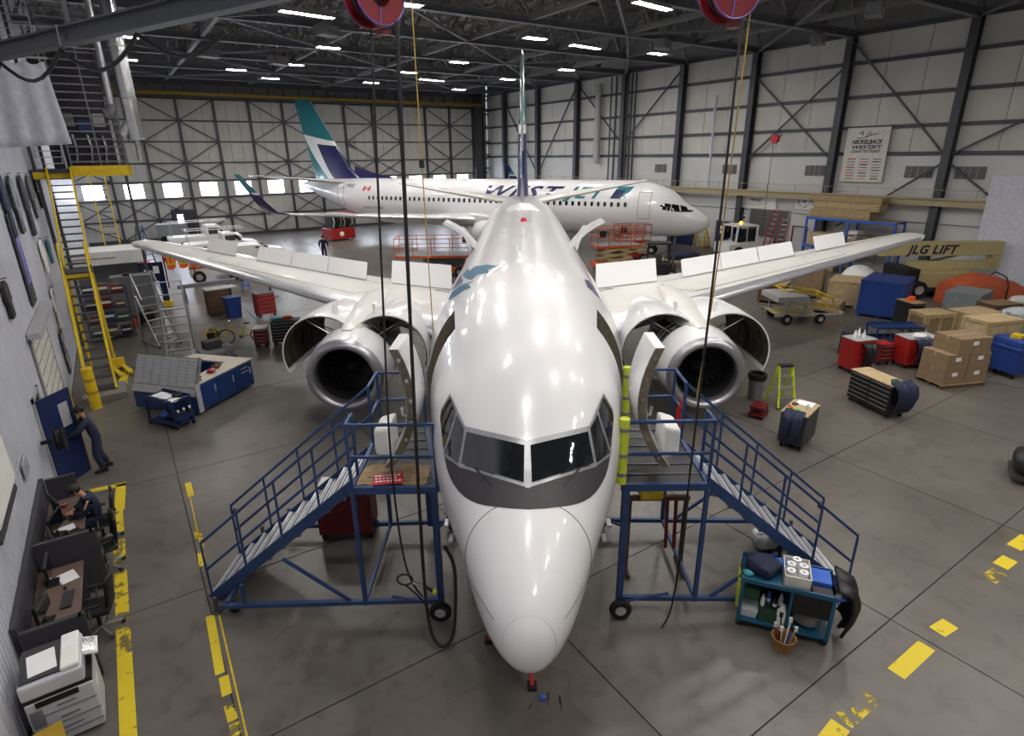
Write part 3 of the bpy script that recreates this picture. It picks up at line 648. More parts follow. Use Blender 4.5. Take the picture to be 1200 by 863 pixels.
# ---- the airliner in the foreground
PX, PY, PYAW = .141, 4.509, .019
L1 = 32.0
plane = thing('airliner', 'white twin-engine airliner nosing towards the stairs, engine cowls open', 'airplane', head(PX, PY), HEAD - PYAW)
fus, top1 = airframe(plane, L1, 0.0, 10.1, doors=True)
for sg in (-1, 1): engine(plane, sg * 4.85, 10.05, 1.62)
MW = Matrix.Translation(head(PX, PY)) @ Matrix.Rotation(HEAD - PYAW, 4, 'Z'); MI = MW.inverted()
BVH = BVHTree.FromPolygons([v.co.copy() for v in fus.data.vertices], [tuple(p.vertices) for p in fus.data.polygons])
def skin_patch(name, poly, m, out, mirror=True, parent=None, both=True, maxe=5.0):
    """outline surveyed from the photograph, laid on the fuselage skin (and mirrored to the other side)"""
    bm = bmesh.new(); bm.faces.new([bm.verts.new((x, y, 0)) for x, y in poly]); bmesh.ops.triangulate(bm, faces=bm.faces)
    for _ in range(6):
        es = [e for e in bm.edges if e.calc_length() > maxe]
        if not es: break
        bmesh.ops.subdivide_edges(bm, edges=es, cuts=1); bmesh.ops.triangulate(bm, faces=bm.faces)
    o = MI @ CP; P = []; bm.verts.index_update(); ok = []
    for v in bm.verts:
        d = (MI.to_3x3() @ ray(v.co.x, v.co.y)).normalized(); h, nn, i, dd = BVH.ray_cast(o, d)
        ok.append(h is not None); P.append((h + nn * (out if nn.dot(d) < 0 else -out)) if h is not None else Vector((0, 0, 0)))
    F = [tuple(v.index for v in f.verts) for f in bm.faces if all(ok[v.index] for v in f.verts)]
    bm.free()
    o1 = MB().add(P, F).build(name, m, parent or plane, smooth=40)
    if mirror: MB().add([(-p.x, p.y, p.z) for p in P], F).build(name, m, parent or plane, smooth=40)
    return o1
skin_patch('anti_glare_panel', [(621, 573), (621, 597.6), (600, 596.6), (582.5, 594.6), (570, 593), (560.5, 590.8), (552, 587.3), (545, 583), (538, 576.3), (531.8, 567.6), (527.4, 559), (524, 549), (520.8, 534), (522, 531), (539.5, 546)], 'anti_glare', .006)
skin_patch('windshield_frame', [(546, 500), (621, 517.5), (621, 573), (538, 547.5)], 'frame_metal', .010)
skin_patch('side_window_frame', [(527.9, 461.4), (546.8, 502.7), (538.4, 546.8), (520.6, 534.7), (516.3, 488.4), (517.5, 479.6)], 'frame_metal', .010)
skin_patch('windshield_pane', [(547.9, 506.7), (614.6, 522.6), (613.9, 566.4), (541.7, 543.3)], 'glass_dark', .02)
skin_patch('sliding_window_pane', [(536.4, 487), (544.6, 503), (537.8, 543), (523, 531.4)], 'glass_dark', .02)
skin_patch('side_window_pane', [(528, 464), (534.6, 482.5), (521.4, 526), (517.4, 490.6), (518.8, 481)], 'glass_dark', .02)
A_ = lambda P: [(490 + x / 4.542, 200 + y / 4.542) for x, y in P]
skin_patch('leaf_emblem', A_([(236, 560), (268, 520), (272, 536), (300, 512), (296, 528), (366, 502), (362, 514), (425, 510), (372, 530), (376, 546), (345, 550), (318, 556), (285, 583), (262, 580)]), 'leaf_teal', .006, mirror=False)
skin_patch('leaf_emblem', A_([(160, 690), (178, 650), (232, 608), (303, 588), (268, 606), (282, 625), (240, 640), (205, 668)]), 'leaf_teal', .006, mirror=False)
skin_patch('leaf_emblem', A_([(176, 642), (205, 588), (228, 556), (240, 592), (205, 618)]), 'leaf_violet', .006, mirror=False)
skin_patch('leaf_emblem', A_([(884, 580), (912, 590), (940, 630), (966, 684), (930, 645), (900, 622)]), 'leaf_violet', .006, mirror=False)
for y0, pts in ((0, [(541, 656), (552, 682), (566, 706), (579, 726)]),):
    skin_patch('diverter_strip', [(x - .7, y) for x, y in pts] + [(x + .8, y) for x, y in pts[::-1]], 'light_grey', .008, maxe=8)
skin_patch('wiper', [(558, 549.5), (577.5, 572), (579.5, 574), (580.5, 573), (578, 570), (560.5, 549)], 'black', .05)
skin_patch('wiper_blade', [(548, 545.5), (582, 557), (582, 558.4), (548, 547)], 'black', .05)
MB().tube([skin(1.2, a, L1, .003) for a in np.linspace(-1.9, 1.9, 40)], .004, 4).build('radome_seam', 'panel_gap', plane)
MB().tube([skin(.16, a, L1, .002) for a in np.linspace(-3.1, 3.1, 40)], .002, 4).build('radome_seam', 'rivet_grey', plane)
for sg in (-1, 1):
    for s, t in ((2.05, 1.75), (2.2, 2.0)):
        p = skin(s, sg * t, L1, .06); MB().box(p, (.06, .16, .05)).build('pitot_probe', 'alu', plane, bevel=.01)
# red beacon and antennas on the crown
MB().ball((0, 13.3, 5.38), .09).build('beacon', 'flag_red', plane, smooth=60)
MB().slab([(-.012, 9.6, 5.35), (-.012, 9.9, 5.35), (-.012, 9.85, 5.55), (-.012, 9.75, 5.55)], (.024, 0, 0)).build('antenna', 'white', plane)
m = MB(); m.rings([[(x, 17.2 + k * .35, 5.30 + .22 * math.sin(math.pi * k / 8) * (1 - (x / .62) ** 2)) for x in np.linspace(-.6, .6, 9)] for k in range(9)], False, False); m.build('antenna_fairing', 'aircraft_white', plane, smooth=60)
# forward entry doors swung out and forward, inner face outwards
for sg in (-1, 1):
    D = bpy.data.objects.new('entry_door', None); COL.objects.link(D); D.parent = plane
    Z = np.linspace(2.72, 4.62, 13); prof = [(sg * (1.62 + (.2 * ((z - 3.75) / .87) ** 2 if z > 3.75 else .42 * ((3.75 - z) / 1.03) ** 2)), z) for z in Z]
    q = MB(); q.rings([[(x, s, z) for x, z in prof] + [(x + sg * .14, s, z) for x, z in prof[::-1]] for s in (3.38, 3.42, 4.12, 4.16)]); q.build('door_shell', 'aircraft_white', D, smooth=40)
    q = MB(); q.rings([[(x + sg * .145, s, z) for x, z in prof[1:-1]] + [(x + sg * .16, s, z) for x, z in prof[-2:0:-1]] for s in (3.46, 4.08)]); q.build('door_lining', 'door_inside', D, smooth=40)
    q = MB(); q.rings([[(x + sg * .005, s, z) for x, z in prof] + [(x + sg * .135, s, z) for x, z in prof[::-1]] for s in (3.366, 3.379)]); q.build('door_edge', 'jamb', D)
    for i in range(1, 12, 2):
        for s in (3.37, 4.17): MB().box((prof[i][0] + sg * .07, s, prof[i][1]), (.05, .03, .06)).build('latch_roller', 'steel_bright', D)
    q = MB(); q.rings([[(prof[1][0] + sg * (.16 + d), s, 2.80 + .55 * t) for s, t, d in ((3.46 + i, 0, .0), (4.08 - i, 0, .0), (4.08 - i, 1, 0), (3.46 + i, 1, 0))] for i, dd in ((0, 0),)] + [[(prof[1][0] + sg * .42, s, z) for s, z in ((3.5, 2.86), (4.04, 2.86), (4.04, 3.28), (3.5, 3.28))]]); q.build('slide_pack', 'white', D, bevel=.05)
    MB().tube([(sg * 1.72, 4.28, 3.75), (sg * 1.9, 4.25, 3.75), (prof[6][0], 4.0, 3.75)], .035, 8).build('hinge_arm', 'white', D)
    MB().tube([(prof[4][0] + sg * .16, 3.9, 3.35), (prof[4][0] + sg * .24, 3.8, 3.4), (prof[4][0] + sg * .24, 3.75, 3.55)], .02, 6).build('handle', 'alu', D)
# overwing exits flipped up and rear doors standing open
for sg in (-1, 1):
    for nm, s, w, th0, th1, lift in (('overwing_hatch', 12.6, .34, .85, 1.45, 104),):
        pts = [skin(s, sg * t, L1, .0) for t in np.linspace(th0, th1, 7)]; hg = pts[0]; r = math.radians(lift) * sg
        rot = lambda p: Vector(((p.x - hg.x) * math.cos(r) + (p.z - hg.z) * math.sin(-r) * 1 + hg.x, p.y, (p.x - hg.x) * math.sin(r) + (p.z - hg.z) * math.cos(r) + hg.z))
        P = [rot(p) for p in pts]; q = MB(); nrm = Vector((-sg * .06, 0, .06))
        q.rings([[Vector((p.x, y, p.z)) for p in P] + [Vector((p.x, y, p.z)) + nrm for p in P[::-1]] for y in (s - w, s - w + .06, s + w - .06, s + w)]); q.build(nm, 'aircraft_white', plane, smooth=40)
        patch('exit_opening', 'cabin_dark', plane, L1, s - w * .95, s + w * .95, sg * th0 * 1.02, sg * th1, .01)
    Z = np.linspace(2.9, 4.6, 9); prof = [(sg * (2 * 1.92 - side_x(19, z, L1)), z) for z in Z]
    q = MB(); q.rings([[(x, s, z) for x, z in prof] + [(x + sg * .12, s, z) for x, z in prof[::-1]] for s in (18.2, 18.95)]); q.build('rear_door', 'aircraft_white', plane, smooth=40)
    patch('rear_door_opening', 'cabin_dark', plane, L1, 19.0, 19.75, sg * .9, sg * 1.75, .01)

# ---- the airliner parked across the far end
L2 = 39.5
plane2 = thing('airliner', 'white airliner with teal and navy tail parked by the hangar doors', 'airplane', head(14.3, 43.0), HEAD + math.radians(62))
fus2, top2 = airframe(plane2, L2, 2.7, 12.8, winglet=True)
for sg in (-1, 1): engine(plane2, sg * 4.85, 12.75, 1.62, False)
def lay2(o, s, z, tilt=0.0, step=.5):
    """wrap lettering on the -x flank, reading from tail to nose"""
    bm = bmesh.new(); bm.from_mesh(o.data); bmesh.ops.triangulate(bm, faces=bm.faces)
    for _ in range(4):
        es = [e for e in bm.edges if e.calc_length() > .22]
        if es: bmesh.ops.subdivide_edges(bm, edges=es, cuts=1); bmesh.ops.triangulate(bm, faces=bm.faces)
    bm.to_mesh(o.data); bm.free()
    for v in o.data.vertices:
        a, b, c = v.co; ss = s - a; zz = z + b
        v.co = (-(side_x(ss, zz, L2) + .012 + c), ss, zz)
for txt, s0, m, sh in (('WEST', 18.1, 'navy_livery', .5), ('JET', 10.4, 'teal_livery', .5)):
    t = text_mesh(txt, 1.12, m, 'lettering', plane2, .004, .45, 1.22, .03); 
    sx = (7.4 if txt == 'WEST' else 3.2) / max(v.co.x for v in t.data.vertices)
    for v in t.data.vertices: v.co.x *= sx
    lay2(t, s0, 4.12)
lay2(text_mesh('C-FWSE', .42, 'navy_livery', 'registration', plane2, .003, .3), 33.2, 4.55); lay2(text_mesh('BOEING 737-800', .3, 'black', 'lettering', plane2, .003, .3, 1.1), 30.6, 2.75)
def flank(name, pts, m, out=.014):
    bm = bmesh.new(); bm.faces.new([bm.verts.new((s, z, 0)) for s, z in pts]); bmesh.ops.triangulate(bm, faces=bm.faces)
    for _ in range(3): bmesh.ops.subdivide_edges(bm, edges=[e for e in bm.edges if e.calc_length() > .25], cuts=1); bmesh.ops.triangulate(bm, faces=bm.faces)
    bm.verts.index_update(); MB().add([(-(side_x(v.co.x, v.co.y, L2) + out), v.co.x, v.co.y) for v in bm.verts], [tuple(v.index for v in f.verts) for f in bm.faces]).build(name, m, plane2, smooth=40); bm.free()
flank('tail_emblem', [(6.95, 4.12), (5.9, 4.12), (5.35, 4.95), (6.5, 4.95)], 'teal_livery'); flank('tail_emblem', [(6.95, 4.15), (6.2, 4.15), (5.85, 4.72), (6.62, 4.72)], 'navy_livery', .02)
for a, b in ((30.6, 30.35), (30.0, 29.75)): flank('flag', [(a, 4.3), (b, 4.3), (b - .08, 4.68), (a - .08, 4.68)], 'flag_red')
flank('flag_leaf', [(30.26, 4.5), (30.16, 4.36), (30.06, 4.5), (30.14, 4.64)], 'flag_red')
for s0, s1, z0, z1 in ((4.0, 4.85, 2.75, 4.6), (33.0, 33.75, 2.9, 4.5)):
    for a, b in (((s0, z0), (s1, z0)), ((s0, z1), (s1, z1)), ((s0, z0), (s0, z1)), ((s1, z0), (s1, z1))):
        P = [(a[0] + (b[0] - a[0]) * k / 6, a[1] + (b[1] - a[1]) * k / 6) for k in range(7)]
        MB().tube([(-(side_x(s, z, L2) + .005), s, z) for s, z in P], .018, 4).build('door_outline', 'dark_grey', plane2)
for pts in ([(3.3, 3.72), (3.25, 3.42), (2.62, 3.32), (2.58, 3.78), (2.95, 3.86)], [(2.54, 3.8), (2.56, 3.32), (1.95, 3.3), (2.1, 3.72)], [(2.02, 3.72), (1.88, 3.32), (1.42, 3.35), (1.62, 3.6)]):
    flank('cockpit_window', pts, 'glass_dark', .02)
flank('anti_glare_panel', [(2.4, 3.26), (1.2, 3.24), (1.1, 3.36), (1.5, 3.42), (1.95, 3.32)], 'anti_glare', .012)
MB().box((-.35, 4.6, 1.15), (.05, 1.9, .5)).build('gear_door', 'white', plane2)

# ------------------------------------------------------------------ rolling access stands beside the nose
mat('grating', (104, 108, 116), .4, .6, var=.3, scale=30); mat('deck_mesh', (70, 70, 72), .55, .4, var=.3, scale=40); mat('nosing', (196, 198, 202), .35, .7)
def access_stand(inner, sg, label, pads):
    t = thing('access_stairs', label, 'stairs', head(inner, 7.8), HEAD)
    B = 'blue_stand'; x = lambda a: sg * a; DK = 2.45; W, D = 1.3, 2.2; Y0, Y1 = .38, 1.5; XB = 4.05
    xi = lambda y: .46 * y / D                     # inner edge tapers to follow the fuselage
    fr = MB()
    for y in (0, D): fr.bar((x(xi(y)), y, DK - .05), (x(W), y, DK - .05), .07, .12)
    fr.bar((x(0), 0, DK - .05), (x(xi(D)), D, DK - .05), .07, .12).bar((x(W), 0, DK - .05), (x(W), D, DK - .05), .07, .12)
    fr.build('deck_frame', B, t)
    dk = MB().slab([(x(.04), .04, DK - .045), (x(W - .04), .04, DK - .045), (x(W - .04), D - .04, DK - .045), (x(xi(D) + .04), D - .04, DK - .045)], (0, 0, .025)).build('deck', 'deck_mesh', t)
    for k in range(1, 7): MB().bar((x(xi(D * k / 7) + .05), D * k / 7, DK - .012), (x(W - .05), D * k / 7, DK - .012), .025, .02).build('tread_bar', 'grating', dk)
    def rail(name, a, b, w=.045): MB().bar(a, b, w).build(name, B, t, bevel=.008)
    for y in (0, D):
        for z in (DK + .52, DK + 1.05): rail('guard_rail', (x(xi(y)), y, z), (x(W), y, z))
        for a in (xi(y), W): rail('guard_post', (x(a), y, DK), (x(a), y, DK + 1.07))
    rail('guard_rail', (x(W), Y1, DK + 1.05), (x(W), D, DK + 1.05)); rail('guard_rail', (x(W), 0, DK + 1.05), (x(W), Y0, DK + 1.05)); rail('guard_rail', (x(W), Y1, DK + .52), (x(W), D, DK + .52))
    for y in (Y0, Y1): rail('guard_post', (x(W), y, DK), (x(W), y, DK + 1.07))
    # flight of ten grated treads
    n = 10
    for y in (Y0, Y1): MB().bar((x(W), y, DK - .1), (x(XB), y, .06), .05, .17).build('stringer', B, t)
    for k in range(n):
        f = (k + .5) / n; cx, cz = W + (XB - W) * f, DK - .02 - (DK - .12) * (k + 1) / (n + .2)
        st = MB().b2((x(cx - .14), Y0 + .03, cz - .03), (x(cx + .14), Y1 - .03, cz)).build('tread', 'grating', t)
        MB().b2((x(cx + .125), Y0 + .03, cz - .05), (x(cx + .15), Y1 - .03, cz + .006)).build('nosing', 'nosing', st)
        for q in range(5): MB().b2((x(cx - .13 + .055 * q), Y0 + .05, cz), (x(cx - .115 + .055 * q), Y1 - .05, cz + .008)).build('grip_bar', 'nosing', st, fix=False)
    for y in (Y0, Y1):
        for h in (.55, 1.08): rail('hand_rail', (x(W), y, DK + h - .03), (x(XB), y, .1 + h))
        for f in (.25, .5, .75, 1.0): rail('hand_rail_post', (x(W + (XB - W) * f), y, DK - (DK - .1) * f - .08), (x(W + (XB - W) * f), y, DK - (DK - .1) * f + 1.06), .035)
    MB().box((x(XB - .02), Y1 + .03, 1.02), (.07, .09, .1)).build('gate_latch', 'black', t)
    # undercarriage
    for y in (0, D):
        for a in (xi(y) + .05, W): rail('leg', (x(a), y, .22), (x(a), y, DK - .1), .1 if a < 1 else .07)
        rail('base_rail', (x(.05), y, .3), (x(XB - .35), y, .22), .08)
        rail('brace', (x(2.55), y, 1.15), (x(1.55), y, .3), .05)
        rail('brace', (x(XB - .75), y, .28), (x(XB - .75), y, .65), .06)
    for a in (W, XB - .45): rail('base_rail', (x(a), 0, .28), (x(a), D, .28), .06)
    rail('brace', (x(.1), .1, 1.6), (x(.1), D - .1, .4), .04)
    for y in (-.14, D + .14):
        w = MB().lathe([(.09, -.05), (.16, -.055), (.18, -.03), (.18, .03), (.16, .055), (.09, .05)], (x(.05), y, .18), (0, 1, 0), 20).build('wheel', 'rubber', t, smooth=40)
        MB().lathe([(.01, -.05), (.09, -.045), (.09, .045), (.01, .05)], (x(.05), y, .18), (0, 1, 0), 14).build('hub', 'light_grey', w, smooth=40)
        MB().cyl((x(.05), y * .9, .18), (x(.05), y - math.copysign(.14, y - 1), .18), .02, n=8).build('axle', 'steel_dark', w)
    rail('tow_bar', (x(.1), -.05, .25), (x(.85), -.02, .4), .035)
    for y in (.1, D - .1):
        c = MB().lathe([(.01, -.03), (.08, -.03), (.09, 0), (.08, .03), (.01, .03)], (x(XB - .5), y, .09), (0, 1, 0), 14).build('caster', 'rubber', t, smooth=40)
        MB().bar((x(XB - .5), y, .1), (x(XB - .5), y, .27), .05).build('caster_fork', 'steel_dark', c)
        MB().bar((x(XB - .2), y, .0), (x(XB - .2), y, .3), .05).b2((x(XB - .27), y - .07, 0), (x(XB - .13), y + .07, .02)).build('levelling_foot', 'steel_dark', t)
    if pads:
        for y in (0, D):
            q = MB().cyl((x(xi(y) - .04), y - .03, DK + .05), (x(xi(y) - .04), y - .03, DK + 1.12), .075, n=14).build('foam_pad', 'lime_pad', t, smooth=40)
            for z in (.18, .5, .92): MB().cyl((x(xi(y) - .04), y - .03, DK + z), (x(xi(y) - .04), y - .03, DK + z + .06), .079, n=14).build('tape_band', 'mid_grey', q)
    return t
sl = access_stand(-1.17, -1, 'blue rolling access stairs with cardboard mat and red placard on deck', False)
sr = access_stand(1.68, 1, 'blue rolling access stairs with yellow foam pads on the rail posts', True)
m = MB(); R = [[(-1.25 + 1.08 * i / 8, .06 + .62 * j / 5, 2.452 + .02 * math.sin(i * 1.7 + j)) for j in range(6)] for i in range(9)]; m.rings(R, False, False)
c = m.build('cardboard_sheet', 'kraft', None, loc=head(-1.17, 7.8), rz=HEAD); tag(c, 'rumpled flattened cardboard laid on the blue stair deck', 'cardboard')
pl = thing('warning_placard', 'red placard with three lines of white lettering on the stair deck', 'sign', head(-1.95, 7.95, 2.49), HEAD + .12)
MB().box((0, 0, .012), (.46, .26, .012), M=Matrix.Rotation(.12, 3, 'X')).build('board', 'flag_red', pl)
for k in range(3):
    for j in range(7 - k % 2): MB().box((-.18 + .058 * j + .01 * k, .075 - .07 * k, .028 - .008 * k + .004), (.042, .03, .003), M=Matrix.Rotation(.12, 3, 'X')).build('lettering', 'white', pl)

# ------------------------------------------------------------------ hose reels, hoses and lines hanging from the roof
def hose_reel(p, rz, label):
    t = thing('hose_reel', label, 'hose reel', p, rz)
    for y in (-.13, .13): MB().lathe([(.13, y - .012), (.32, y - .02), (.335, y), (.32, y + .02), (.13, y + .012)], (0, 0, 0), (0, 1, 0), 32).build('side_disc', 'reel_red', t, smooth=30)
    for y in (-.155, .155):
        for k in range(3): a = k * 2.094 + .4; MB().bar((.13 * math.cos(a), y, .13 * math.sin(a)), (.32 * math.cos(a), y, .32 * math.sin(a)), .015, .01).build('spoke_rib', 'purple', t)
        MB().tube([(.32 * math.cos(a), y, .32 * math.sin(a)) for a in np.linspace(0, 6.283, 40)], .009, 5).build('rim_bead', 'purple', t)
    MB().lathe([(.13, -.13), (.13, .13)], (0, 0, 0), (0, 1, 0), 24).build('drum', 'red_dark', t, smooth=40)
    for k in range(4): MB().tube([((.2 + .02 * (k % 2)) * math.cos(a), -.09 + .06 * k, (.2 + .02 * (k % 2)) * math.sin(a)) for a in np.linspace(0, 6.283, 30)], .028, 6).build('hose_coil', 'hose', t)
    MB().cyl((0, -.2, 0), (0, .2, 0), .05).build('axle', 'steel_dark', t)
    m = MB(); m.bar((0, -.2, 0), (0, -.2, .5), .08, .02).bar((0, .2, 0), (0, .2, .5), .08, .02).bar((0, -.22, .5), (0, .22, .5), .12, .03); m.build('bracket', 'reel_red', t)
    MB().bar((0, 0, .5), (0, 0, EAVE - p.z - .15), .06).build('drop_pole', 'steel_dark', t)
    MB().box((.1, 0, -.36), (.12, .14, .06)).build('hose_guide', 'red_dark', t)
    return t
hose_reel(head(-1.58, 8.0, 8.98), HEAD + .75, 'red steel hose reel hanging above the blue stairs with the placard'); hose_reel(head(2.62, 8.0, 9.0), HEAD + .25, 'red steel hose reel hanging above the blue stairs with yellow pads')
def curve(pts, n=8):
    P = [Vector(p) for p in pts]; out = []
    for i in range(len(P) - 1):
        a, b, c, d = P[max(i - 1, 0)], P[i], P[i + 1], P[min(i + 2, len(P) - 1)]
        for k in range(n):
            t = k / n; out.append(.5 * ((2 * b) + (c - a) * t + (2 * a - 5 * b + 4 * c - d) * t * t + (3 * b - a - 3 * c + d) * t**3))
    return out + [P[-1]]
def hose(name, pts, r, m, label, cat):
    o = MB().tube(curve([head(*p) for p in pts]), r, 8).build(name, m, None, smooth=50); return tag(o, label, cat)
hose('air_hose', [(-1.28, 7.7, 8.66), (-1.36, 7.6, 5.0), (-1.4, 7.45, 2.0), (-1.33, 7.15, .5), (-1.15, 7.0, .12), (-.95, 7.1, .3), (-.93, 7.5, 1.1), (-1.1, 7.75, 1.4)], .027, 'hose', 'thick black hose looping down to the floor beside the white nose', 'hose')
hose('power_cable', [(-1.62, 7.9, 8.64), (-1.72, 7.72, 5.5), (-1.8, 7.66, 3.0), (-1.72, 7.62, 1.2), (-1.6, 8.2, .02), (-1.5, 8.4, .02)], .016, 'hose', 'thin black cable dropping past the red placard to the floor', 'cable')
hose('air_hose', [(2.7, 7.7, 8.64), (2.66, 7.62, 6.0), (2.62, 7.6, 3.2), (2.58, 7.55, 1.2), (2.5, 7.5, .3), (2.35, 7.4, .03)], .016, 'hose', 'dark hose dropping in front of the yellow padded stairs', 'hose')
hose('pull_cord', [(3.1, 8.4, 13.6), (2.78, 7.8, 6.6), (2.64, 7.72, 3.9)], .009, 'yellow_rail', 'thin yellow cord hanging beside the dark hose of the padded stairs', 'cord')
pc = thing('crane_pendant', 'yellow pendant cable with small black switch box above the wing', 'pendant', head(-1.86, 13.0, 0), HEAD)
MB().tube([(0, 0, 13.75), (.02, 0, 7.3), (.05, 0, 3.0)], .012, 6).build('cable', 'yellow_rail', pc); MB().box((.02, 0, 7.05), (.1, .09, .16)).build('switch_box', 'black', pc, bevel=.01); MB().box((.05, 0, 2.95), (.07, .06, .14)).build('handle', 'yellow', pc, bevel=.01)
# spliced end of the hose: couplings by the stair leg
hc = thing('hose_coupling', 'coiled dark hose end with chrome coupling and lime tip', 'hose', head(-1.45, 7.45, .9), HEAD)
MB().tube([(-.28 + .12 * math.cos(a), .1, .02 + .1 * math.sin(a)) for a in np.linspace(0, 6, 20)], .016, 6).build('hose_coil', 'hose', hc); MB().cyl((-.14, 0, .05), (.05, 0, -.04), .03).build('coupling', 'chrome', hc, smooth=40); MB().cyl((.05, 0, -.04), (.16, 0, -.12), .026).build('grip', 'black', hc); MB().box((.2, -.02, -.12), (.06, .06, .06)).build('tip', 'lime', hc, bevel=.01); MB().tube([(-.28, .1, -.08), (-.1, .2, -.4), (.05, .35, -.88)], .014, 6).build('hose_tail', 'hose', hc)

# ------------------------------------------------------------------ jack under the nose, tools on the floor
j = thing('aircraft_jack', 'red tripod jack standing under the white nose', 'jack', head(.16, 6.95), HEAD)
MB().cyl((0, 0, .25), (0, 0, 1.05), .09, n=16).build('ram_body', 'red', j, smooth=40); MB().cyl((0, 0, 1.05), (0, 0, 1.36), .05, n=14).build('ram', 'chrome', j, smooth=40); MB().box((0, 0, 1.37), (.16, .16, .04)).build('saddle', 'steel_dark', j)
for k in range(3):
    a = -1.45 + k * 2.094; e = (.62 * math.cos(a), .62 * math.sin(a), .06); l = MB().bar((0, 0, .98), e, .06).build('leg', 'red', j); MB().box((e[0], e[1], .035), (.13, .13, .07)).build('foot', 'black', l); MB().bar((0, 0, .35), (e[0] * .9, e[1] * .9, .14), .04).build('stay', 'red', l)
bp = fl(636, 820); rg = MB().lump((bp.x, bp.y, .035), (.09, .09, .07), 4).build('rag', 'blue_bright', None, smooth=60); tag(rg, 'small blue rag on the floor among hand tools', 'rag')
for (a, b, nm, lb) in (((620, 831), (626, 822), 'screwdriver', 'screwdriver with pale tip left of the blue rag'), ((643, 812), (642, 828), 'wrench', 'slim dark wrench lying beside the blue rag'), ((656, 817), (658, 832), 'pliers', 'open pliers lying apart from the blue rag'), ((627, 810), (633, 813), 'ratchet', 'short dark ratchet behind the blue rag')):
    p, q = fl(*a), fl(*b); t = thing(nm, lb, 'tool', (0, 0, 0)); d = (q - p).normalized(); z = Vector((0, 0, .012))
    MB().cyl(p + z, p + (q - p) * .5 + z, .011, n=8).build('grip', 'black', t); MB().cyl(p + (q - p) * .5 + z, q + z, .006, n=8).build('shaft', 'steel_bright', t); MB().box(q + z, (.025, .025, .015)).build('head', 'steel_bright', t)
    if nm == 'pliers': r = q + Vector((.03, .02, 0)); MB().cyl(p + (q - p) * .4 + z, r + z, .007, n=8).build('arm', 'steel_bright', t)

